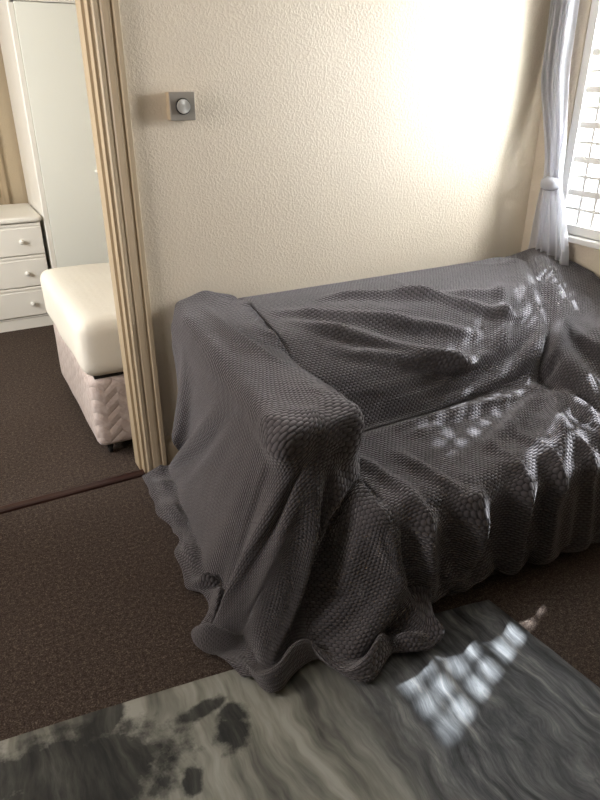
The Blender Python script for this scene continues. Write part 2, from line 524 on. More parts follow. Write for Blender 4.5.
QSTEP = 0.0005
FOLDS = {
    'arm': (64, 81, 0.525, 2.4088, 0.025, (
        0,43,24,51,46,18,31,44,22,25,27,26,-5,-23,-23,-22,-21,-15,4,19,18,16,14,13,9,8,4,3,2,1,0,-1,-2,-3,-3,16,-1,0,25,15,14,15,44,45,46,52,56,47,51,42,61,35,38,19,50,40,40,43,51,44,
        44,42,49,43,35,1,-3,-4,-5,4,4,-4,-5,-17,-1,0,1,32,31,1,0,0,-6,-21,-23,-8,-2,3,3,5,4,4,4,2,2,1,1,1,0,0,-18,6,10,-11,2,0,9,1,0,0,-4,0,0,1,1,11,16,-68,24,-4,
        22,-12,0,0,6,-32,-12,5,0,5,1,-2,-2,-10,1,10,-2,-6,-2,-24,-5,0,2,21,41,17,6,0,-4,-15,-23,-15,-10,-5,0,5,5,4,5,3,4,2,1,3,2,1,-6,-3,1,-4,-1,8,0,-1,-1,-1,-1,3,1,0,
        -6,-16,1,10,11,-22,23,8,-8,-7,11,-1,-19,12,-14,0,2,2,-13,-3,7,0,-3,5,-2,-26,-11,-1,0,11,31,21,17,10,1,-8,-16,-16,-13,-10,-9,-1,3,5,5,4,4,3,1,1,0,1,0,-1,-4,1,6,-1,0,0,
        -1,-3,5,-5,10,-2,-15,-14,-14,-1,-5,-3,-5,18,-6,26,21,6,-15,-22,-1,3,5,-7,-11,4,2,0,2,14,-5,-24,-17,-4,0,4,23,16,11,17,11,0,-10,-11,-12,-10,-9,-7,-4,0,3,6,5,4,1,1,1,1,-2,-3,
        3,3,0,1,-1,0,-3,3,-3,2,-10,12,2,4,-11,5,-10,7,-17,9,-6,1,0,-17,30,-2,6,6,-7,-7,-2,2,5,-7,5,17,-6,-20,-15,-5,0,2,16,12,1,10,16,9,-4,-6,-8,-9,-7,-6,-4,-4,-3,2,5,5,
        2,1,1,-1,-4,4,4,0,0,-1,0,-2,0,3,-2,1,17,-3,3,10,3,8,-4,4,4,-10,2,11,-14,-1,-7,8,11,1,-11,-5,2,2,7,-18,15,9,-7,-15,-11,-4,-1,2,14,8,0,1,10,15,4,-1,-6,-9,-7,-4,
        -3,-2,-3,-2,2,4,1,1,-1,-8,8,4,1,0,-1,-1,0,-3,6,-4,-6,-3,8,6,4,2,2,-3,-2,-4,14,-9,1,38,-4,-9,7,8,1,-6,-4,2,-2,8,4,-22,28,3,-12,-18,-11,-4,-1,4,17,7,0,0,2,10,
        9,6,0,-4,-11,-4,-4,1,0,-2,-1,-2,0,0,6,1,1,-1,-1,-2,0,-1,-3,4,-3,-1,0,0,-5,5,4,-5,2,5,-5,-3,5,-8,-1,13,-3,-2,-2,2,2,0,1,-1,-12,20,4,-22,34,2,-15,-20,-14,-5,0,5,
        18,8,0,0,0,2,6,9,3,4,-3,-5,-12,2,-3,-3,0,1,-3,8,5,-5,1,1,-4,-1,0,-3,1,2,-1,1,1,-2,2,-5,3,1,-5,4,2,-2,-1,2,-4,2,-9,-11,2,8,4,-1,-2,3,-12,16,8,-18,34,5,
        -16,-22,-16,-8,-2,5,18,12,0,0,-1,0,0,3,2,-1,-1,9,-9,-1,-1,1,-1,-3,9,3,-1,-1,0,-4,0,0,-2,-2,4,2,0,-7,-2,1,4,2,1,-4,8,-5,5,-5,-2,4,3,-12,-12,-1,9,4,0,-3,0,3,
        -6,10,10,-12,29,10,-11,-22,-20,-11,-3,4,15,14,2,1,-1,-1,1,1,2,3,-5,0,-1,0,0,-2,3,6,0,1,0,0,-4,-2,0,0,-4,5,7,-1,-7,0,2,-5,1,-6,7,-6,5,-6,7,1,0,-12,-3,-8,2,10,
        3,-3,-3,1,-1,0,-3,7,9,-4,24,14,-6,-19,-21,-16,-6,3,13,14,4,1,1,-1,0,1,0,0,-1,0,0,1,-1,3,4,1,-1,1,-1,-3,-2,0,-1,-3,1,-1,-1,6,1,1,3,-4,-5,6,-6,3,-2,-1,0,0,
        -15,3,-1,0,5,1,-5,0,-1,1,-3,-1,-3,4,8,1,21,17,-2,-15,-20,-18,-10,2,11,12,6,1,1,0,0,0,0,0,0,0,0,0,4,3,1,0,0,-1,-3,-2,0,0,-2,-2,-3,3,3,9,-10,2,-5,12,-6,0,
        -5,8,-6,-1,1,-8,5,3,-1,-4,-4,-4,3,0,0,1,-5,-4,-3,3,7,2,18,20,3,-11,-18,-19,-13,0,11,10,5,2,1,0,0,0,0,0,0,0,2,2,4,0,0,0,-1,-2,-3,1,0,-2,-2,5,-7,-1,3,-6,
        9,1,-3,-10,8,4,-1,1,-3,4,6,3,1,-3,-11,-6,0,2,1,-1,1,2,-5,-7,-5,1,6,4,16,20,6,-8,-15,-17,-16,-1,9,10,4,2,0,0,0,1,0,0,1,1,4,2,0,1,-1,-1,-1,-3,-1,0,0,-2,
        -1,-3,-4,-2,7,-7,11,2,5,-7,-3,-4,6,-1,-5,22,-7,-6,-4,-8,-6,3,2,-2,-1,-1,2,5,-4,-9,-7,-1,4,4,14,22,8,-6,-14,-13,-18,0,7,7,4,2,0,1,0,0,0,0,2,4,2,1,-1,0,-1,0,
        -4,0,0,-1,-4,-15,-8,28,-3,4,-3,-7,-10,22,-2,-2,-3,-1,3,4,19,-13,-5,2,0,-3,-1,-1,-1,-1,-2,-1,0,7,-1,-9,-9,-3,3,3,12,22,10,-5,-13,-9,-20,1,7,6,2,2,0,0,0,1,2,2,2,2,
        0,0,0,-2,2,-4,-1,0,0,-1,-8,12,-8,13,-7,-1,7,-5,-29,21,-1,4,-1,0,-1,6,-10,0,6,4,-1,-4,-2,-1,-1,0,-2,-1,-1,6,2,-6,-10,-6,2,2,10,22,12,-5,-13,-5,-19,1,6,5,1,1,1,0,
        0,1,2,4,1,0,0,1,-2,2,-5,1,-1,1,-6,14,-4,-6,-6,-2,4,-2,8,-10,-17,11,10,2,-12,-5,-5,-5,7,6,3,-3,-2,-4,0,1,-1,0,-1,0,-2,4,3,-4,-9,-6,0,1,8,20,14,-5,-13,-3,-16,2,
        5,3,1,1,0,0,2,3,3,1,-1,1,-1,0,2,-4,-1,1,-1,-6,1,-1,4,0,-6,0,0,14,15,-22,-13,-17,13,13,-7,-7,0,8,4,-3,-2,-3,0,1,-1,1,0,0,-1,0,-1,2,2,-2,-7,-7,-1,1,7,19,
        12,-5,-12,-1,-14,4,4,1,0,1,0,1,4,2,1,1,-1,0,0,3,-3,-1,-1,0,10,-8,-61,69,-8,-5,-3,-4,-9,12,13,2,-6,-22,-3,16,5,3,3,-4,-10,-3,3,0,0,1,0,0,0,0,-1,0,0,2,1,-2,
        -6,-5,-2,1,5,18,11,-6,-11,0,-10,3,3,1,0,1,2,2,3,0,0,1,-1,0,3,-1,-1,-2,0,1,2,1,4,25,4,-4,-1,-1,-6,5,-3,1,-32,-7,-13,12,2,-3,-8,-8,1,3,-3,1,0,0,0,0,0,1,
        0,-1,0,2,0,-1,-6,-6,-2,2,6,17,10,-7,-10,-1,-3,1,1,0,0,2,4,2,0,1,-1,0,2,2,-1,0,1,-4,-2,4,-3,4,-12,4,-1,0,-1,-4,6,6,-3,30,-13,-1,2,5,-5,-8,-2,5,4,-5,-1,1,
        0,1,0,0,0,0,1,0,0,1,0,-2,-5,-6,-3,2,7,16,10,-8,-7,-3,-1,0,1,1,2,3,1,1,0,0,1,0,3,2,0,-1,5,-9,0,-2,-3,-4,-5,4,3,-2,-3,1,3,14,0,12,-1,-14,8,-4,-7,5,
        8,3,-3,-1,0,0,0,0,1,0,0,1,1,0,1,1,0,-1,-5,-7,-4,1,6,15,10,-8,-5,-1,0,0,0,3,2,3,0,0,0,-1,2,2,3,0,-1,0,-3,-2,0,-6,-4,-1,1,-2,3,2,-1,-4,14,-3,7,3,
        -24,6,2,0,2,6,4,-1,0,0,0,-1,1,-1,0,1,0,1,1,1,2,2,0,-1,-4,-7,-5,0,4,13,7,-5,-3,0,-1,1,4,2,1,0,0,0,1,2,1,4,1,0,1,-11,-15,15,-5,-4,0,1,-5,2,4,-3,
        -5,-16,25,7,-6,-27,2,7,4,1,2,2,4,0,-1,1,0,-1,0,0,0,-1,0,1,1,2,2,3,2,0,-3,-6,-6,-2,3,10,4,-1,-1,-2,2,3,4,0,1,-1,0,0,1,2,7,-2,6,-6,-10,-1,-11,9,-5,-2,
        -1,3,0,2,0,0,-6,-15,5,18,-22,-3,3,8,5,1,-2,5,-1,1,0,0,0,0,0,-1,0,-1,0,0,-1,2,2,3,3,3,-2,-4,-4,-3,1,7,1,1,-2,2,4,2,2,-1,1,0,-1,1,3,8,4,-1,-15,-4,
        -8,-6,2,5,1,3,-1,-1,-5,7,6,-7,-7,-5,-5,-9,-9,2,6,2,-2,-2,4,1,0,0,1,1,1,0,0,-1,0,-2,0,-1,-1,1,2,3,2,4,0,-2,-3,-1,0,3,0,-1,4,3,3,0,1,0,0,0,0,1,
        9,0,-4,0,23,-48,17,-8,1,-1,-6,-3,-3,0,-6,4,9,7,-13,0,1,-9,-2,4,-3,-4,-1,3,1,1,1,0,1,0,1,1,1,0,1,-1,-1,-1,-2,-1,1,2,2,4,1,0,-1,0,1,-4,4,2,4,3,0,1,
        -1,0,1,0,-2,5,0,-8,-8,-10,0,12,3,0,-2,-6,-16,1,1,5,-4,14,2,5,-9,-1,-4,-1,1,-7,-4,3,-2,2,1,1,1,1,1,1,1,1,1,1,0,1,0,-1,-1,-2,-1,1,2,2,1,1,1,3,-7,4,
        3,4,3,0,0,1,0,0,-2,6,-1,-1,-6,-4,-27,29,-7,-43,10,2,8,13,-3,6,-3,-5,-2,-11,9,6,-13,2,2,-2,0,0,1,-6,1,1,1,1,0,1,1,1,1,2,1,1,1,1,1,-1,0,-1,-1,0,1,1,
        1,0,1,3,0,2,6,1,0,-1,1,0,1,-1,5,4,-1,-13,-9,9,-6,0,-6,-15,9,1,2,3,-3,1,4,-13,-10,-4,2,-15,4,2,-2,3,3,-2,-7,0,1,1,0,1,0,1,0,1,0,1,2,1,1,1,2,0,
        1,-1,-1,0,1,0,-1,-1,-1,2,11,2,2,-1,2,-1,0,-1,2,-23,30,-7,-6,-8,5,2,1,-6,-14,9,-5,-8,-5,-2,-5,3,5,8,2,4,-12,3,1,-2,4,5,-2,-1,-2,-1,-1,0,-1,0,0,0,0,1,0,0,
        1,0,2,1,1,1,1,1,-1,1,1,0,-3,-6,4,12,4,-2,4,0,1,2,-1,14,27,-33,-18,-5,-5,16,6,-12,2,-48,-7,11,18,0,-2,4,-4,-4,9,9,-15,0,2,-2,-3,1,1,6,-1,-1,-1,-3,-1,-1,-1,-2,
        0,0,-1,0,0,0,1,0,1,1,1,1,0,1,-1,2,7,-12,1,2,-1,46,-23,-4,0,-2,-5,-3,-29,53,-11,-10,-10,4,1,-13,12,-5,14,-23,9,-3,3,-8,0,-3,3,-21,-10,16,17,-1,-1,-4,-5,-2,1,6,1,-3,
        -1,-2,-2,-1,-1,-2,-2,-1,-1,0,0,0,0,-1,1,0,2,0,0,1,-2,-3,2,14,1,12,-37,28,1,-1,2,3,10,19,-27,-12,-7,-4,4,-1,27,9,-14,2,-38,-26,13,2,11,-15,4,-15,29,-10,-5,24,-4,3,1,-8,
        -8,-7,23,-5,-3,-1,-2,-1,-2,-1,-2,0,-2,-1,-2,-1,-1,-1,1,-1,1,0,1,2,-2,0,-2,-11,13,24,0,18,-20,-3,-1,0,1,-25,90,-59,-16,-9,1,12,-4,38,-13,-2,-48,8,-4,2,-16,-2,12,-34,22,1,7,0,
        23,-7,5,7,3,-11,0,-9,4,1,-1,0,0,-1,-1,0,-1,-1,-1,0,-2,-1,0,-2,0,0,-1,0,0,0,6,-17,-2,-5,2,59,-36,5,-1,1,-4,-2,-3,13,-13,-8,0,1,-7,-4,-28,48,-36,19,27,-66,9,17,-9,-10,
        39,-11,0,-1,-4,17,-7,2,10,8,-6,-9,-2,1,-2,0,0,0,0,0,0,-1,0,0,-1,0,-1,-1,0,-1,-2,-1,-1,-1,2,-5,-5,-1,4,31,-37,31,-8,1,-1,-5,2,-31,32,-8,2,-9,6,8,1,-25,-42,40,32,-31,
        15,-67,6,30,-5,-8,13,-6,4,11,9,-9,2,6,8,7,-5,-19,-3,4,2,2,1,1,0,0,0,0,-1,-1,-1,-1,-1,-2,-1,-2,-1,1,2,4,-4,-6,10,21,-8,2,-19,16,8,6,45,14,72,-172,14,-7,2,16,7,-2,
        21,-32,-14,1,6,36,-1,-86,-8,62,5,-29,11,-3,-6,3,-9,-4,2,-1,-8,15,5,5,5,3,2,2,2,2,2,1,2,1,1,1,1,1,1,0,0,-2,-1,-2,-13,-15,4,-16,-9,44,-4,5,-2,-2,-2,3,14,-9,-10,-28,
        4,16,6,6,45,-45,50,-41,-21,4,-12,-13,5,-23,12,11,12,-20,15,-8,-13,0,-13,0,3,5,-22,26,0,-4,-2,-1,-1,0,0,0,0,0,1,1,1,1,0,1,1,2,3,2,7,4,7,7,10,-13,10,-6,-4,-5,3,30,
        -1,-27,-15,4,-1,-2,8,3,-5,14,7,-32,55,-42,-36,19,-6,23,6,-35,15,-12,11,-15,-25,-37,4,-8,2,0,5,8,-15,7,1,2,1,1,0,1,1,2,1,1,2,1,3,3,3,3,5,4,1,-2,13,13,21,24,34,-46,
        -34,-7,4,-6,30,15,-24,-36,-3,3,-7,-3,0,-1,-21,45,2,-1,5,-15,-12,6,25,43,-19,-23,1,-16,16,-30,-52,7,-2,2,1,-2,2,-7,0,-1,-1,-1,0,0,-1,-1,0,-1,1,0,2,1,2,4,5,5,9,13,12,12,
        23,15,38,-27,-31,-12,0,-14,-9,-68,30,56,-1,-23,10,3,16,26,25,-43,-23,-14,47,30,-3,-29,19,9,-24,-47,-16,22,18,-26,55,-57,9,3,1,-1,-2,-4,3,-2,-2,-1,0,-1,1,0,3,2,6,6,8,10,10,10,9,9,
        7,3,-1,-2,-5,-12,30,-44,1,-6,23,-5,2,9,-16,-12,-13,15,10,0,18,18,6,-30,-38,-5,28,-17,37,19,-13,5,-16,-11,33,13,-7,13,-7,-60,-39,6,4,-4,-2,-3,8,-6,2,9,2,-5,3,7,10,7,9,8,4,5,
        1,0,-1,-1,-2,-2,-1,-1,-1,-1,-7,-45,26,13,7,-5,2,3,-13,2,-48,31,0,12,-2,17,52,-29,-22,3,-33,-17,37,-1,0,9,5,11,-6,-11,-3,7,-12,20,28,0,0,1,2,-3,2,1,1,-5,-3,3,7,1,-3,1,
        0,1,-3,3,-2,0,0,1,0,0,0,0,0,-4,-9,-2,12,4,1,-1,1,0,4,6,-5,-21,-22,15,11,0,-7,-12,3,25,1,3,-21,3,7,39,9,-9,2,-31,-57,-16,-40,-20,-19,34,-6,-1,2,-1,-3,1,1,1,1,-3,
        -1,6,5,5,-1,1,0,2,-1,0,0,0,0,0,0,-1,-3,-5,-5,-1,8,6,2,1,2,1,-1,-2,-12,-6,-2,-24,8,19,6,-14,-20,-2,8,24,3,12,-10,-1,2,1,-2,-3,-7,9,1,6,-16,-7,-7,-3,2,-1,-5,-1,
        0,0,0,1,5,4,1,1,1,2,1,0,0,0,1,0,0,0,-1,-2,-3,-4,-5,0,7,9,5,2,1,-3,-1,-8,-10,-6,-2,-18,-9,6,4,12,6,-27,-24,-5,27,-8,67,-7,-22,-5,32,2,-17,13,0,-12,-12,9,0,-3,
        -1,-1,0,-3,-1,1,0,2,2,2,2,2,1,1,1,1,0,1,0,-1,0,0,-2,-3,-3,-4,-3,2,8,9,6,1,-2,-2,-4,-9,-9,-9,1,-4,-1,2,-3,7,21,9,-1,-20,-55,-19,28,15,20,17,4,-7,3,-1,-1,9,
        -3,-5,0,-1,-2,-2,1,-1,-3,1,0,1,2,3,1,1,2,1,1,0,0,1,-1,0,0,-1,-3,-2,-2,-4,-1,3,8,8,5,-1,-3,-1,-3,-5,-9,-11,0,-3,0,9,-9,-1,-1,-8,-4,-14,39,18,-29,7,-43,-8,58,8,
        -7,6,-1,-10,11,0,4,-5,-2,-2,0,0,-1,-2,0,1,0,2,2,2,2,0,1,0,0,1,-1,0,-1,-1,-3,-1,-3,-2,2,3,8,6,2,-1,-3,-1,-1,-3,-7,-8,-5,2,-7,-2,1,7,-5,-10,-20,26,10,-25,23,34,
        -2,-33,-2,-8,13,14,-6,9,-3,0,2,-1,-1,-5,-5,2,-1,0,-2,0,1,1,0,3,1,0,1,0,1,0,-1,0,-1,-2,-1,-1,-2,0,0,4,6,4,2,-1,-2,0,1,-3,-8,-10,-6,3,2,0,-9,0,0,-7,-24,23,
        -5,11,46,6,-53,7,0,-2,5,7,5,2,-1,5,1,-4,1,-2,-3,2,3,0,-2,0,0,1,0,2,1,1,0,0,1,-1,0,0,-1,-2,-1,-2,-1,0,1,4,4,5,0,-1,-2,0,2,-1,-6,-10,-8,-1,4,-1,-1,0,
        -9,1,-28,26,7,-18,3,-22,31,23,-20,7,5,-8,10,5,4,-4,2,1,-3,4,-2,-4,-1,5,-1,0,-1,0,0,1,0,2,1,1,0,-1,0,-1,-1,-2,-1,-2,-1,1,1,3,4,4,-1,0,-1,2,1,-1,-6,-8,-9,-4,
        3,2,-3,-1,6,-14,3,-9,14,-14,20,-43,26,-11,50,-5,-9,-11,-1,8,7,-1,1,-3,4,-2,0,0,-2,0,5,0,-1,0,0,2,0,1,1,1,0,0,0,-1,-2,-2,-2,-1,-1,1,1,3,2,3,-1,0,1,3,1,-1,
        -6,-7,-8,-4,-1,1,0,-2,-4,-2,3,-7,15,2,13,-48,42,-39,2,-4,55,1,-28,-3,9,7,3,1,-1,4,-2,-3,-4,2,0,6,0,0,0,0,1,0,1,1,0,0,-1,0,-2,-1,-3,-1,-1,2,0,2,1,2,0,0,
        3,3,2,-2,-6,-8,-7,-4,-2,1,2,-1,-6,-1,-5,10,-19,23,3,-2,17,-46,25,-20,8,-10,49,-25,-2,9,5,1,5,-6,-2,1,2,-5,0,0,7,-1,1,-1,2,0,1,0,1,0,-1,0,-2,-2,-2,-1,-1,2,0,1,
        0,2,1,1,3,2,2,-2,-6,-8,-6,-5,-3,0,1,2,-1,-5,-4,-1,11,-4,9,1,-21,-18,36,-6,-3,0,7,-11,25,-2,-4,2,2,1,-4,0,-2,4,2,-5,-2,7,1,-1,1,0,2,0,0,1,-1,-1,-1,-1,-2,-2,
        -2,1,2,1,0,0,1,2,3,3,3,-4,-7,-8,-6,-3,-2,-2,-1,3,1,-3,-4,-3,3,5,1,9,-12,-26,37,0,-5,-2,-7,-5,12,15,-10,7,1,0,-3,1,0,-1,1,4,-3,-8,7,1,1,0,1,0,0,0,-1,0,
        0,-1,-1,-1,-2,0,-1,0,1,1,2,1,4,3,2,-4,-7,-9,-5,-2,-3,-2,-1,0,2,0,-1,1,-1,-3,2,4,11,-36,34,5,-6,-10,5,-9,-3,4,12,2,-8,-2,2,3,5,4,-1,-2,0,0,-2,8,0,1,0,1,
        1,0,-1,0,-2,-2,1,0,0,-1,-2,0,-1,1,2,3,4,3,1,-4,-8,-8,-5,-3,-1,-2,-2,-2,2,1,0,-3,-3,0,8,-4,8,4,7,5,-6,-17,1,12,-2,-1,-5,-1,2,-13,-3,10,8,4,2,3,-3,-4,2,4,
        7,2,0,1,0,0,0,0,-2,-1,-1,-2,-1,0,2,0,-1,0,1,3,4,4,0,-3,-9,-7,-6,-3,0,-2,-1,-3,0,1,2,-2,-1,3,5,0,-16,22,-4,16,-5,-22,1,11,10,5,2,-2,-5,-26,-17,10,9,11,8,0,
        2,-3,-2,0,-2,8,0,2,0,1,0,-1,-2,1,-2,-2,-3,-2,0,0,2,2,2,3,4,3,0,-4,-9,-7,-6,-2,-1,0,-1,-3,-1,1,1,0,-2,-2,2,-1,6,-1,10,-7,6,-10,-2,7,18,1,6,-8,3,-12,-6,-1,
        -25,16,10,7,-1,-1,0,1,-1,-1,6,3,1,0,0,-1,-1,-1,-2,0,-1,-2,-2,-2,0,2,4,5,4,3,-1,-5,-8,-7,-5,-3,-1,1,-1,-3,-1,1,0,2,0,-3,-2,-1,6,1,5,2,-5,0,-1,0,20,3,1,-2,
        -4,-1,7,-2,2,-20,-6,3,6,-1,1,2,0,2,-2,7,0,2,1,-1,0,-2,-1,-2,-2,-1,0,0,-1,-1,2,5,5,2,-1,-4,-6,-7,-6,-2,-1,0,0,-2,-1,-1,0,1,1,1,0,0,2,-3,-4,14,-3,-6,4,-9,
        22,8,0,-1,1,-3,-3,2,1,1,-7,-18,0,8,2,1,1,0,2,2,5,2,1,1,-1,-1,0,-2,-2,-2,-2,0,0,3,3,3,4,1,-1,-5,-7,-7,-5,-2,-2,1,1,-2,-1,-1,0,0,1,2,1,0,1,0,1,1,
        4,-3,8,-19,18,12,2,-3,-2,2,8,-12,0,0,0,3,-33,-7,14,11,3,-2,3,3,1,4,2,2,-1,0,-1,-1,0,-1,-1,-3,-3,0,3,5,6,2,-2,-5,-7,-6,-5,-3,-1,0,0,0,-2,-2,0,1,0,3,2,0,
        2,0,-1,3,3,-3,-2,3,3,17,-2,-13,7,0,2,5,5,-14,8,-6,-4,-11,-19,5,16,4,-1,3,3,2,3,2,1,0,-1,0,-1,0,0,0,-1,-3,-1,2,6,4,0,-6,-7,-6,-5,-3,-1,0,0,0,-2,-2,-1,0,
        1,3,3,2,1,0,1,2,1,-1,-3,0,2,21,-1,1,-11,0,3,-2,2,4,6,-5,1,5,-11,-19,-9,12,5,1,2,4,5,1,4,0,-1,-1,0,1,-1,1,-1,-1,-1,1,3,4,0,-6,-7,-6,-4,-2,-2,-1,1,0,
        -3,-2,-1,0,0,2,5,4,3,0,-1,1,0,0,-1,-1,-2,-4,3,-3,11,7,-1,-4,6,-1,-1,4,0,3,3,-4,-7,-26,6,12,3,4,3,1,2,2,1,0,-1,0,1,0,-2,-2,-2,1,4,4,-1,-5,-8,-6,-3,-3,
        -2,0,1,-2,-2,-1,-3,0,1,4,4,4,3,1,0,0,-1,0,-1,0,-2,-3,0,-3,15,-5,11,-14,4,-6,5,1,-2,12,3,-1,0,4,-25,-17,19,10,5,0,-5,1,2,2,-1,0,1,0,-1,-2,-3,0,3,4,1,-6,
        -8,-6,-4,-3,-1,-1,0,-1,-2,-1,-2,1,2,3,4,4,3,1,-1,-1,0,0,-1,0,-1,-2,-2,-2,15,-4,-6,-5,3,-3,14,2,-1,-1,-1,2,9,4,1,-12,-28,5,14,13,7,5,0,4,1,0,0,0,-1,0,-2,-3,
        1,3,1,-5,-7,-7,-4,-3,-1,-1,0,-1,-2,-1,-1,2,3,3,5,3,2,1,-1,-1,-1,-1,0,0,-1,-1,-2,-1,16,-3,-11,-4,0,1,15,-2,-2,-4,0,-9,-9,20,14,5,1,-21,-23,14,21,4,-11,1,4,0,0,-1,
        0,0,-1,-2,-1,0,0,-4,-7,-6,-4,-4,0,-2,1,-1,-1,0,1,3,3,4,4,2,1,0,-2,-1,-1,-1,-1,-1,-2,-1,0,2,19,-7,-16,-1,-1,2,16,-4,1,-7,-1,1,-9,-4,7,35,8,-6,-10,-27,-2,15,9,12,
        5,1,0,-2,-1,0,0,-1,-1,-1,-1,-4,-7,-7,-5,-2,-1,-1,2,-1,1,2,2,4,4,3,2,2,0,-1,-2,-1,0,-1,-1,0,0,2,2,2,11,-12,-15,0,-1,1,16,-5,3,-7,-4,-1,0,8,-2,-3,16,12,4,-5,
        -12,-12,6,12,7,6,1,-1,-2,-1,-1,1,-2,-2,-1,-4,-6,-7,-5,-2,-1,2,2,1,3,3,3,4,3,1,2,0,0,0,0,0,0,-1,0,1,1,1,2,2,1,-14,-11,-5,2,1,16,-4,0,-7,4,3,-2,-2,3,-2,
        -5,-3,10,26,6,-12,-7,2,7,-18,6,1,-1,-3,-2,0,-1,-1,-2,-2,-3,-6,-4,-2,-1,2,2,4,3,3,3,3,1,1,-1,-1,0,0,-1,0,0,-1,0,0,-1,-4,-5,-4,-6,-3,-2,-2,4,4,13,0,-2,-2,1,-1,
        3,0,0,-2,-1,-1,-6,3,20,26,5,-8,-17,0,8,5,2,-2,-3,-1,-1,-2,-3,-4,-2,-2,0,0,1,2,2,3,1,3,2,1,-1,0,-2,-1,-1,-1,-1,0,0,0,2,0,0,2,3,3,2,2,-1,-6,-6,1,1,0,
        1,1,0,0,-2,1,-1,-4,2,-8,-6,1,1,9,25,43,8,-48,-16,19,7,-1,-1,-3,-3,-2,-4,-5,-4,0,1,1,2,3,3,2,1,2,0,1,0,0,-2,-1,0,0,0,0,0,0,1,0,1,2,0,2,2,1,1,-1,
        1,-3,-4,1,2,1,0,0,0,0,0,-3,5,-9,-2,-4,-2,-2,-1,2,14,42,-7,-26,-1,6,1,-3,-2,-4,-6,-7,-4,-2,0,2,2,3,2,2,2,2,0,1,0,0,0,1,0,1,1,1,0,1,0,1,0,1,-1,1,
        0,-1,0,-1,2,-7,-4,0,0,1,1,-1,1,3,1,2,1,-1,1,-3,-1,-2,-4,-2,-3,-5,15,41,-12,-22,6,-1,-2,-2,-6,-9,-5,-3,1,2,2,2,2,1,2,0,1,2,0,0,0,0,1,1,1,1,1,2,0,2,
        0,1,0,0,-1,-1,0,-2,-5,-4,-3,-6,0,-1,-1,3,4,5,5,5,1,0,-1,-5,0,-5,-1,5,1,-8,-16,-23,34,42,-1,5,-1,-1,-2,-2,-4,-3,0,2,2,2,2,0,0,0,1,-1,-1,0,-1,0,-1,0,2,1,
        1,1,1,1,1,1,0,1,1,1,0,0,2,5,-4,0,-1,-11,-3,2,4,8,3,-3,-5,-3,0,0,2,-1,1,-6,-8,2,3,-9,-25,-19,32,24,7,-1,-2,1,1,-1,0,1,1,2,0,1,0,1,-2,-1,-1,-1,-2,-1,
        -2,0,0,0,1,0,2,0,2,0,1,1,0,1,1,1,1,0,1,6,-1,3,0,-6,-2,-1,-2,-8,-12,-12,-8,-2,1,11,9,5,7,10,1,-7,4,-12,-30,-34,-15,4,11,-6,-7,3,2,0,1,0,0,1,0,0,-1,0,
        -2,-1,-2,-1,-1,-2,-1,0,0,0,2,0,1,0,1,0,1,0,-1,0,-1,-1,-2,-2,-1,2,0,8,7,-3,-11,-12,-10,-2,5,7,6,-5,-6,-4,1,3,4,10,28,16,20,-30,-58,15,0,1,11,-12,-7,18,7,-6,-16,-30,
        -29,-22,-8,-32,-24,-18,-15,-4,4,2,0,2,3,5,5,6,6,7,7,6,7,7,7,7,7,5,9,9,9,12,10,16,10,8,6,6,6,-1,-4,-5,-6,-21,-17,13,4,-15,6,1,-5,1,24,-11,-9,-9,4,-49,11,4,-1,-3,
        -4,2,5,15,6,-1,-7,-15,24,10,0,-9,-15,-11,1,5,0,-1,-4,-2,-2,-1,-1,0,0,0,0,-1,0,-1,2,-1,-1,1,0,-1,-1,-1,0,0,-1,1,2,0,1,5,31,13,-13,5,27,-4,-19,2,1,-24,12,4,8,3,
        -56,11,-6,-2,0,-2,0,3,2,14,11,2,-7,-18,3,13,16,4,-15,-16,-7,2,3,4,0,-3,-1,-1,-2,1,-1,0,1,0,1,0,0,0,0,0,1,-3,1,0,0,0,-1,2,4,-3,1,-11,24,-3,21,-14,-2,11,-2,-9,
        13,5,-9,-9,14,-52,9,-11,-5,5,-1,-2,1,-1,0,10,14,8,-3,-16,-10,4,12,17,3,-16,-12,-5,-1,3,4,1,-1,-1,-2,0,-1,1,0,0,1,-1,1,1,-1,0,-1,0,1,-1,1,-1,3,-1,7,1,-11,6,24,-34,
        22,2,-3,5,-33,-7,-28,1,15,35,-42,6,-11,-2,4,-1,-4,0,-3,2,-1,3,12,12,1,-12,-14,-1,3,9,16,-1,-12,-8,-4,0,0,2,2,0,-1,-1,-1,0,0,0,1,0,-1,1,0,-1,0,0,0,0,-1,2,3,-1,
        4,3,-9,-3,3,-36,3,10,5,34,-4,8,-9,8,-50,-33,4,-2,-3,3,-1,-3,-2,0,-1,3,-3,0,7,10,2,-7,-13,-2,0,1,9,10,-4,-8,-6,-2,-2,0,1,1,0,-1,-2,0,-1,-1,0,1,-1,-1,0,0,0,0,
        0,-1,0,2,6,-6,11,-7,-5,9,17,-6,2,-4,5,2,10,34,-41,2,-22,1,6,0,-4,-1,-3,-3,1,0,-2,3,-4,0,5,7,1,-7,-9,-2,0,-1,1,8,5,-2,-8,-5,-3,-2,0,0,-1,0,-2,-1,0,-1,-2,-2,
        3,0,-1,0,1,-1,0,-1,3,-2,1,5,-5,5,-4,5,-1,4,1,6,-7,2,-8,27,0,-29,-3,4,1,-4,0,0,-3,0,1,1,0,2,-5,1,7,7,1,-9,-10,-1,0,0,0,1,3,5,-1,-4,-5,-2,-1,0,-1,0,
        0,-1,0,-1,0,-3,2,1,0,-1,1,0,-2,2,-1,3,-2,1,-10,-12,28,-12,4,11,-10,-6,6,-3,2,-4,-40,-7,1,2,-2,2,3,-1,4,-3,0,1,3,1,-6,1,8,8,1,-8,-10,-1,0,-1,0,0,0,3,2,2,
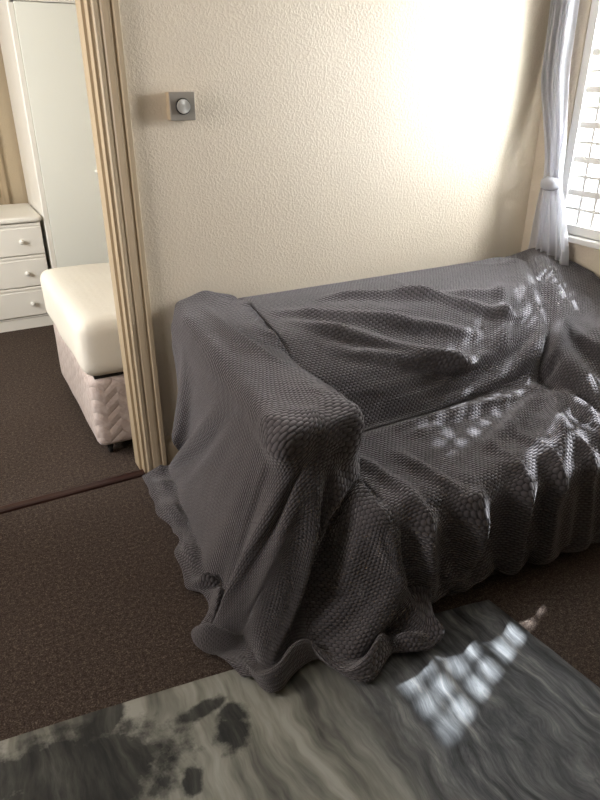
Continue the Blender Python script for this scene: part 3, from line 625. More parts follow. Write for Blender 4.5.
        -3,-2,-3,1,-1,-1,0,-1,1,-1,1,-2,1,0,0,0,0,-1,0,2,0,-2,5,-2,11,-29,20,-6,-7,-1,13,-2,-3,2,-3,-52,-6,-2,3,-1,4,4,2,-1,3,-2,1,0,6,3,-7,-2,7,9,3,-8,-10,-2,1,0,
        0,0,0,0,0,1,-1,2,-2,0,1,0,0,-1,1,-1,1,-1,1,-1,1,-1,0,-1,2,3,8,-5,-6,2,-4,-1,1,1,12,-10,14,-14,7,-3,-60,-2,-1,2,2,2,2,3,0,-1,2,-2,1,0,5,6,-6,-5,5,9,
        5,-6,-9,-2,0,0,1,0,0,0,0,2,-1,1,0,-1,1,0,0,0,1,0,0,-1,0,0,1,-1,-2,2,3,9,-4,-8,-9,-1,0,-6,7,-5,7,-16,21,-7,2,-57,1,0,1,3,-4,0,2,-2,1,0,2,-2,0,1,
        3,8,-3,-7,1,9,7,-4,-9,-3,1,0,0,1,1,0,0,0,0,1,1,-1,1,0,1,0,0,0,0,-1,1,0,-1,-1,0,9,-5,11,2,-8,1,-3,5,-15,5,2,3,-6,1,3,-55,1,2,2,1,-5,-3,0,0,0,
        1,1,2,-2,-1,1,1,9,0,-6,-3,6,9,-2,-7,-4,0,1,0,0,1,0,1,1,0,0,0,0,1,0,1,0,0,-1,0,1,-1,1,-2,-1,2,7,-8,-8,19,5,-8,-12,7,0,-1,1,0,1,-2,-53,-1,0,2,4,
        -6,-4,0,0,1,1,1,1,2,-1,-2,1,0,8,2,-5,-4,2,8,0,-5,-2,-1,1,0,0,1,0,0,0,1,1,0,0,1,-1,1,0,0,-1,0,1,-1,0,-2,7,-23,18,9,-13,13,0,0,-5,-2,-9,3,7,-4,2,
        -55,-2,-2,2,4,-2,-3,1,0,1,0,0,2,2,2,0,-2,0,-1,6,5,-5,-4,0,7,1,-5,-1,-1,1,0,0,0,0,1,0,0,0,1,1,0,0,0,-1,0,1,0,0,-1,0,-12,17,-27,10,6,-17,7,8,0,-7,
        1,-2,-3,1,-3,-60,-3,-2,1,5,2,0,1,2,0,1,0,-1,1,2,4,1,-3,-1,-1,4,6,-4,-4,0,5,0,-3,-2,0,1,0,0,0,0,0,1,0,0,1,0,0,0,-1,0,1,0,1,-1,-3,-7,13,13,-10,-2,
        -7,-2,-6,16,-2,1,-1,-4,-1,3,-59,-5,2,2,2,4,3,0,0,1,0,0,1,0,0,0,3,3,-2,-1,-2,3,6,-3,-5,-1,4,0,-2,-1,-1,0,1,0,0,0,-1,1,0,1,1,-1,0,0,-1,0,2,0,-1,-2,
        10,-18,6,23,-1,-15,2,-7,-21,19,4,4,0,2,-5,-49,-5,5,0,0,3,2,0,-2,0,0,1,0,0,-1,1,0,2,3,-1,-1,-3,2,6,-3,-5,0,2,0,-2,0,-1,0,0,0,-1,1,-1,1,0,0,0,0,-1,1,
        0,1,2,1,-5,-11,3,-5,1,9,23,-2,-4,-16,-8,-2,21,-1,3,7,-34,-4,6,-2,-4,0,1,-2,-1,0,0,0,-1,0,1,-1,0,0,2,2,-1,0,-3,0,6,-3,-5,0,1,-1,-1,0,-1,0,-1,0,0,0,0,0,
        0,0,-1,1,0,0,1,1,4,-6,1,-12,25,-18,-6,1,15,11,6,-16,-6,-31,3,50,-4,-22,-3,3,-1,-5,-1,-1,-1,-1,-1,0,-1,0,0,-1,0,-1,0,-1,1,3,-1,-1,-2,-1,5,-3,-5,0,1,-2,-1,0,-1,0,
        0,-2,0,0,0,0,0,0,0,0,0,1,1,0,12,-14,25,-27,6,-3,5,-22,7,30,3,-6,0,-2,-43,32,-21,-1,0,1,-1,-2,0,-2,1,0,-1,0,-1,-1,0,-1,-1,-1,0,-1,0,2,0,-2,-3,0,4,-3,-4,-1,
        0,-1,-2,-1,0,-1,0,-1,0,-1,0,0,0,0,0,1,1,2,-2,5,2,-4,-2,-6,5,-5,15,4,1,4,2,-6,-10,0,-26,-36,-2,3,9,1,-3,-1,0,1,0,-1,-1,0,-1,0,-1,0,-1,-1,0,-1,0,2,0,-1,
        -3,0,3,-3,-3,-1,0,-1,-1,-1,-1,0,0,-1,0,0,0,1,-1,1,0,1,0,9,-8,7,-5,3,6,-7,5,-3,-12,0,10,19,-15,27,-25,4,-43,-4,3,12,0,-3,-1,1,1,-1,0,0,0,0,-2,0,0,0,-1,0,
        0,-1,0,2,1,-1,-3,-1,3,-3,-1,-1,-1,0,-1,0,-1,0,0,0,0,0,0,1,0,1,0,2,-2,15,-6,-4,-1,2,2,-5,3,12,-14,-1,1,19,-1,-7,-5,-38,-8,0,9,1,-4,0,0,1,-1,0,0,-1,0,1,
        -1,0,-1,1,-1,0,0,0,0,1,2,-1,-2,-1,2,-3,-1,0,-1,0,-1,0,0,1,-1,1,0,0,1,0,2,0,-1,2,3,8,-7,-3,-2,5,-1,1,3,-3,-6,1,12,-4,19,-26,-31,-7,-5,4,-2,-3,-1,1,-1,1,
        0,0,0,0,0,0,0,0,-1,1,-1,1,-1,0,0,1,2,0,-2,-1,1,-2,0,0,-1,0,0,1,0,0,0,0,0,1,1,1,0,0,-1,2,13,-8,0,-5,0,4,1,1,0,-1,-12,-3,21,-1,1,-25,-2,-7,-5,-3,
        -2,-2,-2,1,-1,0,0,1,0,0,0,0,0,1,-1,0,0,0,0,1,-1,0,2,0,-1,-1,0,0,-1,0,0,1,0,0,1,-1,1,0,2,1,1,0,-1,1,2,-3,1,2,0,2,1,2,-4,3,1,-1,-5,-8,11,22,
        -33,7,-5,-10,-3,0,-3,-3,-1,1,0,1,0,0,0,1,-1,1,0,0,0,0,0,0,0,0,1,-1,1,0,0,0,-1,1,-1,0,1,0,1,0,0,0,1,1,2,1,0,1,13,-8,-4,-5,7,-6,8,-2,4,0,-6,7,
        7,-9,-9,-6,-2,-53,13,-2,-10,0,2,0,-2,-1,1,0,0,0,0,1,0,1,0,0,0,1,0,0,1,-1,0,0,1,0,0,0,0,0,0,0,-1,0,2,0,0,1,0,1,1,5,-3,1,5,4,15,-24,-3,4,0,-11,
        5,1,-2,4,-4,0,18,-6,-4,-6,-71,13,-1,-5,3,5,2,0,0,0,1,0,0,1,-1,1,0,0,0,1,0,0,1,0,1,0,0,0,0,0,0,0,1,0,-1,0,1,0,2,0,0,1,1,0,1,-3,2,0,-9,13,
        8,-5,4,-13,1,-2,25,-8,5,-3,-4,6,4,-1,-8,-72,4,0,-1,4,4,5,3,0,0,0,0,1,-1,1,-1,1,0,1,0,0,1,0,0,0,1,0,0,0,0,0,1,-1,0,1,0,0,1,0,2,-1,0,1,1,-1,
        -1,0,1,-5,-9,34,-36,20,18,-2,-7,-15,5,4,-14,-2,-2,30,-8,8,-69,-1,-1,3,3,4,4,5,-1,1,0,0,0,1,0,0,0,0,0,0,1,-1,1,0,1,0,0,0,0,1,0,-1,1,-1,1,-1,2,1,0,0,
        1,0,0,-1,0,2,1,1,2,-2,0,6,-4,15,-4,-3,-6,1,-5,10,1,-12,-6,25,-12,-64,-2,1,5,2,1,2,4,1,0,0,1,0,0,0,0,0,1,-1,1,0,0,0,0,0,0,1,0,0,-1,0,1,-1,-1,-2,
        4,-1,1,1,1,0,0,1,-2,-3,1,6,2,1,18,6,-20,-2,1,6,5,-3,0,6,3,-2,-1,-15,-17,16,-48,-2,1,4,0,-2,-1,-1,0,0,2,-1,1,0,0,1,0,0,0,0,0,0,0,0,0,0,0,0,-1,0,
        0,-1,1,-2,0,1,0,2,1,0,0,2,1,3,0,-1,-1,-2,1,-26,36,15,-32,28,12,-11,-3,-3,-8,4,4,1,-5,5,-8,-31,-3,1,2,-4,-6,-1,-2,-1,1,-1,1,0,0,0,0,0,0,1,-1,0,1,-1,1,-1,
        0,-1,0,1,-1,0,0,-2,-2,1,0,2,1,0,0,0,0,1,-7,3,7,1,2,1,-3,-2,83,-2,-74,-8,11,6,6,0,-1,7,-4,-4,-8,8,-25,-1,-2,-1,-2,-3,-7,0,1,0,0,-1,0,0,0,0,-1,0,0,0,
        0,-1,1,-1,0,0,0,0,0,0,-2,3,0,5,-4,-5,-3,2,2,0,1,1,5,-8,3,1,2,3,1,-2,-6,32,5,-3,-7,-14,5,7,-5,11,-8,17,-15,4,-4,-19,-6,2,-2,-6,0,-5,5,-2,-1,-2,0,-1,-1,-1,
        0,0,-1,-1,1,-1,0,-1,0,0,0,0,0,-1,0,0,-2,-2,2,2,4,-5,5,-2,-3,0,-1,2,18,2,-1,-2,3,2,3,34,-45,7,9,-1,3,-18,0,12,-10,18,-14,3,-2,1,-19,-9,5,-1,-5,0,5,-7,0,0,
        0,-1,-1,0,0,-2,0,-1,0,-2,0,-1,0,-1,0,-1,0,-1,1,0,-4,5,-5,4,9,-16,9,-4,-1,0,-3,-2,8,-3,4,3,5,3,4,9,6,-26,-8,14,14,6,-5,-11,4,11,-17,10,-3,0,-1,-27,-7,6,1,-4,
        5,13,-10,-1,-2,0,-1,-1,-1,-1,0,-1,0,-2,0,-1,-1,-1,0,-2,0,-1,1,-1,0,3,-38,31,-8,20,-4,-10,1,-1,-3,-4,5,17,-3,-10,2,2,0,-2,-1,-39,87,-16,-46,46,-18,7,9,-15,-3,16,-7,0,3,2,
        -43,-4,5,2,4,6,-7,7,1,-1,-1,0,0,0,-1,0,-1,-1,0,-1,-1,0,-1,-1,1,-1,0,-1,0,0,4,2,-20,-20,-15,44,-1,1,3,0,34,10,-34,25,-30,0,1,-1,-1,-2,-34,9,15,67,-80,59,-7,-26,31,-11,
        -11,1,8,-2,1,-55,0,1,3,3,2,5,0,1,1,1,1,0,1,2,0,2,1,2,1,1,1,1,1,0,0,-2,-1,0,-5,-22,55,-17,-70,7,16,28,11,-14,2,-52,63,7,-41,34,1,-4,-1,4,15,-27,-35,29,4,-21,
        7,5,9,-13,23,11,0,-11,6,-1,-54,4,-5,-5,6,2,4,-6,2,0,1,1,1,1,0,0,0,1,-1,0,1,0,0,-1,-1,1,0,0,-1,-3,-4,-42,-31,85,-19,-20,-16,91,-48,-15,30,-60,62,-1,5,-11,5,-1,-5,-29,
        57,-41,5,27,6,-41,34,34,14,-32,-22,15,1,8,14,-50,9,-8,-9,3,-2,-3,7,0,-1,-1,0,0,-1,0,1,-1,0,0,0,-1,0,0,0,1,0,1,2,2,8,10,-3,36,1,4,-18,-17,-108,43,14,-33,121,-86,31,2,
        7,0,-4,-18,9,-35,48,0,-5,32,40,-8,-9,-13,10,-7,-2,10,-10,-19,-47,13,-5,-8,-1,-2,-4,7,2,1,2,0,2,1,1,1,2,0,1,0,-2,-2,-3,-3,-4,-4,-3,-1,0,4,17,32,3,0,8,-2,-7,-23,9,-14,
        4,-130,147,-2,-10,5,-8,-16,16,17,-7,-13,0,-4,9,-1,6,24,-40,26,20,-22,-5,-3,12,-42,11,0,-4,0,0,-3,-3,4,4,0,1,0,0,-1,-2,-5,-4,-5,-4,-1,0,3,5,8,10,12,10,10,10,4,-16,6,4,-17,
        -3,10,1,-13,-3,23,1,-76,40,11,-3,3,5,-5,15,-1,-51,-5,14,6,-17,-7,-4,39,10,7,6,-4,6,-49,-31,6,8,-2,6,-2,-4,3,0,-5,-2,-4,-2,-2,-2,1,3,7,5,10,8,7,5,4,2,2,-1,-4,-6,-12,
        -12,-2,-3,4,7,-3,-5,30,-1,-5,-25,5,-11,-3,15,-2,14,-5,-22,-4,2,33,-36,-19,19,-6,-6,-11,-10,36,-9,-6,15,14,52,20,-5,-2,-1,-6,-2,1,-10,-6,3,-1,3,1,-2,1,1,0,-2,4,-4,1,-1,1,2,2,
        0,-1,-3,-5,-2,2,0,6,-1,-2,14,0,0,-1,0,10,-14,-16,-17,1,-5,-7,1,7,-18,19,-16,5,-37,-28,-51,-62,-53,-40,-88,-29,-33,-45,-50,-32,-12,2,0,4,-2,-2,-1,3,-1,0,1,-1,-1,4,0,0,2,1,-2,3,
        -1,2,1,0,-1,-4,-4,-3,0,-1,0,6,1,-1,3,2,4,-14,9,14,0,-9,-20,-13,-4,5,-17,15,-6,-2,-11,7,-1,12,-8,10,10,11,4,-14,-3,0,-4,0,-1,-15,-1,4,4,-1,2,-1,0,-1,0,1,0,1,0,2,
        1,1,1,2,0,0,-1,-2,-3,-4,-2,-3,-1,0,0,4,7,-2,0,9,-1,1,-15,-1,-1,21,-4,-16,-11,-8,3,-29,20,32,-14,10,-39,6,31,-17,-3,10,-4,7,-3,0,1,0,-3,-3,-16,1,2,4,1,0,-1,-1,-1,0,
        0,1,1,1,1,1,1,0,0,-1,-1,-2,-2,-3,-2,-3,0,0,0,5,8,-1,-2,5,4,3,4,5,-7,4,-5,-10,-15,-11,-12,7,-1,-17,7,21,-8,-10,-8,17,14,-8,-1,2,2,1,-2,2,4,0,0,-17,1,3,3,1,
        -1,0,-1,-1,0,1,1,0,1,1,0,-1,0,-2,-1,-2,-1,-3,-1,-2,0,0,2,7,6,0,-2,2,4,1,-1,1,1,-5,-15,-18,20,10,-4,10,-24,41,-65,-3,17,4,20,-30,-15,21,8,-7,2,0,2,3,0,2,2,0,
        -16,-1,2,5,0,-1,0,-1,0,0,0,1,0,0,-1,0,0,-1,-1,-2,-1,-2,-1,-2,0,1,4,7,5,2,-2,-1,1,1,-2,-1,6,-2,-5,0,-6,-17,10,23,-1,5,-46,67,-72,-14,20,-5,25,-29,16,8,-6,-5,0,0,
        3,3,1,0,2,-17,1,2,2,0,0,-1,0,-1,1,1,-1,1,-1,0,-1,-1,-1,-1,-1,-2,-1,-1,2,2,6,6,3,1,-2,-1,-1,-1,0,-1,1,3,-2,5,-2,-4,-12,12,13,-5,-38,52,-54,55,-57,-7,0,8,1,3,
        -2,12,-4,-4,-1,1,3,2,0,0,-17,1,1,2,1,0,0,-1,0,0,-1,1,-1,0,-1,-1,-1,-1,-1,0,-1,0,1,4,6,6,4,1,-5,-3,-2,-1,0,0,1,3,0,-1,3,0,-18,3,29,-6,-39,57,-55,34,-25,-16,
        -17,7,-2,2,-8,20,7,6,-4,-2,-3,2,1,-1,1,-16,0,2,1,1,-1,-1,1,0,0,1,-1,0,-1,-1,-1,-1,-1,0,-1,1,0,5,4,7,3,2,-3,-4,-6,-4,1,2,2,4,2,-2,-1,0,0,-7,26,2,-43,58,
        -50,20,-18,-17,5,-13,-7,-3,5,-5,23,0,5,-1,-3,-2,-3,0,0,2,-15,-1,1,1,0,0,1,0,1,0,-1,0,-1,-1,-1,-1,0,1,-1,1,1,4,3,3,2,2,-1,-3,-4,-5,-3,1,6,5,2,0,-2,-1,0,-2,
        0,21,2,2,-15,-12,-9,-9,-2,-3,-10,-10,7,-5,3,9,3,3,4,2,-2,-3,0,-1,3,-15,0,0,1,1,-1,0,1,1,0,0,-1,-1,0,-1,0,0,0,1,1,3,5,3,0,-2,-1,-3,-4,-5,-3,2,5,5,4,3,
        -1,-4,-3,0,-1,5,22,-8,14,-47,-3,2,-7,-1,16,-19,-7,-13,9,-1,-2,16,-1,6,5,-2,-3,2,-1,4,-13,-1,-1,1,0,1,0,1,1,0,-1,0,-1,-1,0,-1,2,2,2,1,3,2,2,0,-1,-5,-5,-6,-3,1,
        5,5,5,4,0,-2,-4,-1,-1,0,13,4,-4,-18,-17,17,-17,-2,-1,-8,-6,6,-21,-18,37,-4,20,-6,1,6,3,-1,0,1,-2,-12,-1,-1,1,0,-1,1,1,2,-1,0,-1,0,-1,0,1,2,3,4,0,-1,1,0,2,-2,
        -6,-9,-4,-1,5,6,6,4,1,1,-4,-4,0,0,0,13,2,-8,-28,11,-12,0,-3,-2,-5,-5,7,4,-3,-22,4,19,4,-4,5,8,3,-1,6,14,-10,-3,0,-1,0,1,1,1,1,0,0,0,0,1,0,2,0,2,2,2,
        0,-3,-1,-1,-4,-6,-5,-1,3,6,6,4,2,2,-3,-3,-3,0,1,0,12,2,-17,-13,-7,3,-4,-2,0,-4,-4,2,3,7,-20,1,8,11,-6,0,8,8,3,3,2,-9,-3,-1,0,0,0,1,2,1,0,0,1,2,0,3,
        1,0,-1,-2,1,0,0,-2,-3,-6,-5,-1,2,5,6,5,3,1,-1,-2,-5,-2,1,0,0,16,-3,-30,0,2,-4,-3,0,2,1,2,-4,11,-12,-2,-5,-9,16,-1,0,5,8,4,3,4,-8,-2,-2,0,0,1,1,1,1,0,
        0,1,1,2,1,2,2,-3,-3,-2,-1,0,-1,-5,-5,-2,2,4,6,6,4,1,0,-3,-4,-4,1,1,-1,2,21,-23,-18,5,-3,-6,0,2,7,2,1,4,2,-21,12,-8,-18,10,10,1,3,5,7,4,10,-6,-3,-3,0,1,
        0,2,1,1,2,-1,0,2,0,0,2,0,0,-3,-4,0,-1,-3,-5,-2,2,3,3,6,5,2,0,-1,-2,-4,-5,-1,3,0,14,0,-22,-12,2,-2,0,0,11,1,4,-3,11,-7,5,-25,15,-10,-6,14,0,0,3,9,5,-2,
        -6,-3,-1,0,0,0,1,3,0,1,0,1,0,1,-1,-3,0,-2,0,0,-2,-2,-4,-3,2,2,2,5,5,4,1,-1,-1,-3,-5,-3,1,7,9,0,-3,-25,-6,-1,0,0,9,4,2,-1,-1,-1,7,2,-6,7,-2,-13,7,2,
        2,2,6,3,3,-5,-2,-2,-1,0,1,2,0,2,0,1,0,-1,0,-1,-2,-3,-2,-1,0,0,-2,-3,1,1,2,3,5,5,2,0,0,-2,-3,-3,-1,3,1,9,7,-21,-16,-5,2,0,3,11,1,-2,1,-1,-7,9,3,3,
        0,5,-3,-4,2,2,2,2,3,-2,-3,-3,-2,-1,0,1,1,2,0,1,0,-1,-1,-2,-1,-3,-2,-2,-2,2,0,-3,1,1,1,2,4,6,4,0,0,-2,-2,-2,-2,3,4,3,0,0,-22,-9,7,-7,1,11,3,-4,-1,3,
        5,-10,3,4,11,-1,-5,8,0,1,2,0,-2,0,-1,-2,-3,-2,-1,0,1,1,1,1,-1,0,-1,-3,-3,-3,-1,-1,-2,0,0,0,1,0,0,1,3,7,5,2,0,-1,-1,-3,-3,0,4,3,1,-4,-10,-14,-2,2,0,13,
        -3,-14,10,0,3,5,5,-16,9,15,0,-17,11,8,2,1,0,-2,-1,1,-5,0,-2,0,-1,1,1,0,-1,0,-2,-3,-3,-2,-1,1,-2,-1,-1,1,1,-1,0,1,3,6,6,4,0,-1,-1,-3,-3,-2,1,2,-1,-6,-7,-5,
        -5,-1,3,12,-3,2,-9,1,3,-2,3,8,4,-5,8,1,-11,6,12,7,-2,-2,-2,1,-3,-4,-1,0,-2,0,0,0,-1,-2,-2,-2,-3,-2,0,1,-2,-2,0,3,0,-1,0,-1,3,5,7,5,1,-1,0,-3,-4,-4,-4,-3,
        -1,-4,-3,-3,-1,-2,-1,-6,2,-2,11,4,-3,-2,6,0,1,9,0,-1,4,-4,-8,12,14,0,0,0,-1,-14,2,-4,-3,-1,-1,-1,-1,-2,-2,-3,-2,-2,-1,1,0,-2,-1,2,1,0,-2,-1,3,5,8,5,2,0,-1,-4,
        -4,-5,-6,-4,-2,-3,-2,-2,0,0,-2,-4,1,-2,19,-10,8,-12,2,-4,7,2,1,14,-8,1,8,-9,-3,21,5,3,-3,-1,15,-4,0,-1,-2,-2,-2,-2,-2,-2,-3,-2,-1,2,0,-2,-1,1,1,0,-2,-1,3,6,8,5,
        3,0,-3,-3,-5,-6,-5,-4,-3,-2,-2,-1,0,-1,-1,-1,-2,-2,22,-11,-5,-3,1,-1,17,10,5,0,1,-15,-7,19,-9,-12,15,13,2,-5,4,2,-4,-1,-2,-3,-3,-1,-2,-2,-3,-1,-2,0,-1,-1,-1,1,1,0,-1,0,
        4,6,8,5,2,-1,-4,-3,-6,-4,-6,-4,-3,-2,-2,0,0,-1,-1,0,-1,0,26,-11,-12,-2,0,0,27,-3,-7,5,4,11,-12,-13,15,-2,-13,-3,21,11,3,-4,-27,-2,-5,-3,-3,-2,-2,-2,-2,-2,-2,0,-1,-2,-2,0,
        1,0,1,1,4,6,7,4,1,-1,-4,-4,-5,-4,-5,-3,-3,-1,-1,0,-2,0,-1,0,-1,1,35,-16,-17,0,0,0,26,-18,7,26,0,-3,-4,2,-26,3,17,-9,-20,18,15,4,-4,-3,-7,-2,-3,-3,-3,-2,-1,-2,-2,-2,
        -2,-1,-2,-1,2,1,1,2,4,6,5,2,-1,-3,-5,-3,-4,-3,-2,-1,0,1,1,1,0,0,-1,0,1,3,35,-28,-17,-1,0,-1,25,-18,24,21,4,-10,-3,-4,4,-12,-16,1,8,-11,4,19,8,7,15,-11,-2,-2,-3,-2,
        -1,-2,-2,-2,-2,-2,-2,0,1,1,2,2,2,4,2,0,-2,-2,-4,-2,-3,-1,0,1,2,3,4,3,3,4,7,6,6,5,3,-37,-13,-1,0,0,23,-16,37,15,-8,-5,-2,0,-14,7,-3,-17,-8,10,5,11,9,0,-1,-15,
        -15,-1,-1,-3,-2,-1,-1,-3,-3,-1,-1,0,2,2,1,1,2,1,0,-1,-2,-2,-1,0,0,0,2,1,1,3,2,1,1,1,-1,-2,-1,-4,-6,-6,-1,2,-2,2,11,-3,40,6,-3,2,-9,4,-2,-9,-11,2,-7,-9,-4,17,
        29,-5,-6,-10,-15,-18,0,-2,-2,-1,-1,-3,-3,-4,-1,2,3,2,2,1,1,1,2,0,-1,0,1,0,2,2,2,1,2,2,1,1,1,0,1,2,0,-2,-1,0,0,-6,-7,2,3,1,7,-5,-2,3,2,0,-4,0,13,-12,
        -7,-2,-3,-5,-1,5,12,10,-6,-13,-21,-1,0,-2,-1,-2,-3,-5,-2,1,3,3,3,1,1,2,1,0,1,1,1,1,1,0,1,1,1,0,1,0,1,1,0,0,0,-2,-2,0,0,-1,-1,-3,-2,1,1,3,-2,-2,-1,1,
        -3,2,4,-5,4,-1,-1,-3,-5,-21,-44,27,45,12,-10,-25,2,-1,0,-3,-4,-5,-3,0,3,3,3,1,1,2,0,2,1,1,1,1,1,0,0,0,0,0,0,0,0,0,0,1,-1,-1,0,1,0,-1,1,-2,-2,-3,-3,0,
        0,-1,1,0,1,2,2,-1,2,-3,2,1,-1,0,-8,-30,-10,17,32,19,-26,0,1,-1,-4,-4,-4,-1,2,2,2,0,1,1,1,2,1,2,1,2,1,0,1,0,0,0,-1,1,-1,0,0,0,-1,1,-1,0,0,-1,-2,-4,
        0,-3,6,-4,3,2,0,-2,1,1,4,1,-2,0,-1,-7,-4,4,4,-2,-17,-24,1,34,34,-28,1,1,-2,-2,-3,0,1,2,1,1,0,1,1,1,1,1,1,2,0,1,1,-1,1,-1,0,1,-1,0,0,-1,0,1,-1,1,
        -1,0,2,2,-1,1,-3,-10,9,0,2,1,-4,-5,-1,2,4,-2,0,2,-1,-8,-14,3,13,-8,-20,-13,17,45,-29,1,-2,-1,0,0,2,3,1,1,0,1,0,1,1,0,1,2,0,1,0,-1,1,-1,0,0,-1,-1,0,0,
        0,0,0,0,0,2,0,0,3,6,-2,0,-3,-12,-5,-2,1,2,0,1,-1,4,-3,3,2,1,-2,-2,-10,-7,0,-4,-14,-14,2,-29,0,-6,-3,0,1,4,3,1,0,1,1,1,1,1,3,1,0,1,1,2,-1,-1,0,0,
        -1,-1,1,0,-1,0,-1,-1,0,0,-2,0,-1,-2,0,-2,-1,-7,-3,3,10,14,10,2,-9,-11,-9,6,-6,-1,5,5,2,-14,-7,-12,-12,0,7,22,0,0,11,26,23,-3,-27,-10,21,29,29,35,48,30,36,39,41,47,48,45,
        46,46,46,48,47,48,48,49,48,49,48,48,49,48,49,46,48,48,41,46,38,41,13,6,9,16,13,-10,-27,-22,-36,-29,-22,-47,-37,-4,-7,34,12,0,-2,22,23,18,-11,0,0,-9,-14,-2,14,13,-6,13,6,0,-7,-15,18,5,
        1,-5,-7,-3,4,1,1,0,-3,0,-1,0,-1,0,-1,1,0,0,0,-1,3,0,-1,5,-1,0,-5,-5,-3,-1,-2,5,11,2,4,7,22,-26,35,-21,-16,3,7,9,-2,-28,-23,23,-9,-18,0,0,-1,-13,-16,1,16,11,-3,13,
        11,2,-7,-19,3,8,9,2,-8,-6,0,2,2,2,-1,-1,-1,-1,-1,0,-1,1,-1,0,1,-1,0,1,0,1,0,-7,-3,0,1,-5,-3,3,27,-7,-2,-5,35,3,37,21,6,-35,-19,2,22,11,-43,-6,10,0,1,6,3,-12,
        -15,2,12,-2,0,7,14,8,-3,-17,-10,3,7,10,0,-7,-4,0,1,2,2,-1,0,-1,-1,0,-1,0,0,-1,0,1,-1,0,0,1,-7,-2,0,0,-3,-2,-1,1,32,9,-26,13,-4,11,4,-3,0,-4,-1,5,-12,-5,4,9,
        0,0,9,14,3,-14,-14,0,-1,-1,-1,3,13,11,1,-12,-13,-2,2,5,7,0,-5,-2,0,0,2,1,1,0,-2,-1,0,0,0,0,-1,0,0,1,-2,-6,-2,0,2,-3,-2,2,-9,2,-5,20,7,-11,11,-1,1,-8,-2,-1,
        6,-2,0,-10,19,0,0,1,11,15,1,-16,-14,4,-3,1,-3,0,9,10,3,-8,-11,-3,1,1,3,4,-1,-2,-1,0,0,1,1,1,0,-1,-1,0,0,0,0,-1,3,-2,-8,0,0,2,-3,-3,2,5,-20,22,13,-26,3,7,
        -2,1,5,-1,7,-11,14,-6,-3,-12,0,-1,-6,1,11,12,-2,-14,0,4,-6,3,-4,0,7,7,2,-6,-8,-2,0,1,1,3,1,0,-2,-1,0,0,1,1,0,0,0,0,0,0,1,3,-5,-8,1,-2,4,-3,-1,-2,3,4,
        -4,20,-16,13,-11,-5,2,-7,9,-6,4,-8,15,5,-4,0,0,-8,-12,1,13,10,-3,-1,-1,6,-6,2,-4,2,9,7,0,-7,-8,-1,-1,0,1,1,1,1,0,0,-1,0,0,0,1,-1,0,0,-1,0,-3,0,-1,-1,-1,5,
        -3,-3,0,0,6,14,-9,5,-11,0,6,-5,3,-3,-2,4,1,-9,0,7,0,0,-3,-13,-11,5,14,9,3,-7,0,6,-2,1,-6,2,9,9,0,-8,-8,0,0,-1,0,0,0,1,0,1,0,-1,1,-1,1,-1,0,0,1,-3,
        -8,3,1,1,4,-4,0,-2,1,2,-5,9,-11,3,6,-3,2,3,-1,1,0,-3,0,5,0,0,0,3,-5,-12,-7,8,14,-4,5,-5,-1,4,1,3,-8,1,8,10,2,-7,-9,-2,0,0,0,1,0,-1,0,0,1,-1,1,0,
        0,0,0,0,-3,-4,0,-1,1,5,-2,-2,1,0,-1,-12,-22,28,8,-2,1,8,-3,-4,4,-4,2,0,-2,-3,0,1,5,5,-7,-12,-1,10,-4,1,2,-3,-2,3,1,6,-7,-3,6,11,5,-7,-8,-2,0,0,-1,0,1,0,
        0,-1,1,0,0,0,-1,1,-1,-3,-3,-1,1,1,5,-4,0,-1,1,3,6,-10,14,-10,-9,1,-2,1,4,0,1,-2,3,-2,8,0,0,6,10,1,-9,-9,1,0,-1,1,1,-2,-3,1,0,7,-3,-5,3,9,7,-4,-8,-3,
        0,0,0,0,0,-1,1,0,0,-1,1,0,0,0,-4,-2,-2,0,4,2,-3,-1,0,1,7,-26,16,-4,-6,21,-4,-4,-10,14,-5,-1,3,1,0,-7,0,0,3,10,8,-5,-11,-5,0,0,1,1,1,-2,-3,0,-1,6,-1,-5,
        0,8,8,-2,-7,-4,1,-1,0,0,0,0,0,0,0,0,0,-1,-1,-2,-3,0,-1,4,2,-4,0,0,0,6,-9,4,-6,12,-9,5,1,11,-17,2,-2,2,0,-10,8,0,0,0,5,10,3,-9,-9,1,0,0,1,1,2,-2,
        -3,-1,-2,6,1,-6,-2,6,8,-1,-5,-3,0,0,-1,1,0,-1,0,0,0,0,0,-1,-4,-2,-1,1,4,1,-4,0,0,-1,-2,2,-5,1,3,-1,2,-1,5,3,-10,13,-7,-3,9,-6,0,-1,-3,1,8,7,-3,-9,1,0,
        -1,0,1,2,3,-1,-3,-2,-3,4,4,-5,-3,3,9,0,-5,-2,-1,0,0,-1,1,-1,1,-1,0,0,-2,-3,-2,-1,0,5,0,-3,0,0,0,-9,18,-2,-7,-1,-1,-10,6,-6,8,13,-7,-4,-2,0,-1,0,0,-5,-4,5,
        8,3,-6,0,0,0,-1,0,0,3,3,1,-3,-2,-4,2,5,-4,-3,1,8,0,-4,-2,1,-1,0,0,0,-1,0,0,-1,-2,-3,-2,1,1,2,1,-4,-1,1,3,3,-16,2,10,-4,3,5,-8,-1,-3,-2,4,13,4,-4,-1,
        0,0,-4,-7,0,7,6,-2,0,1,0,0,-1,-1,0,2,4,2,-2,-2,-3,0,5,-3,-3,0,7,0,-3,-2,0,0,0,0,0,0,-1,0,-2,-3,-2,-1,2,3,-1,-3,-3,-1,3,-1,-2,-3,1,7,-2,2,7,-3,-9,-3,
        -4,10,-3,6,1,0,0,-4,-6,-5,6,7,3,-1,0,0,1,0,0,-2,0,1,3,3,0,-2,-4,0,5,-3,-3,0,6,0,-2,-1,0,-1,0,0,0,0,-2,-3,-3,0,0,1,2,-1,-3,-2,-5,-2,11,13,-6,-5,-7,1,
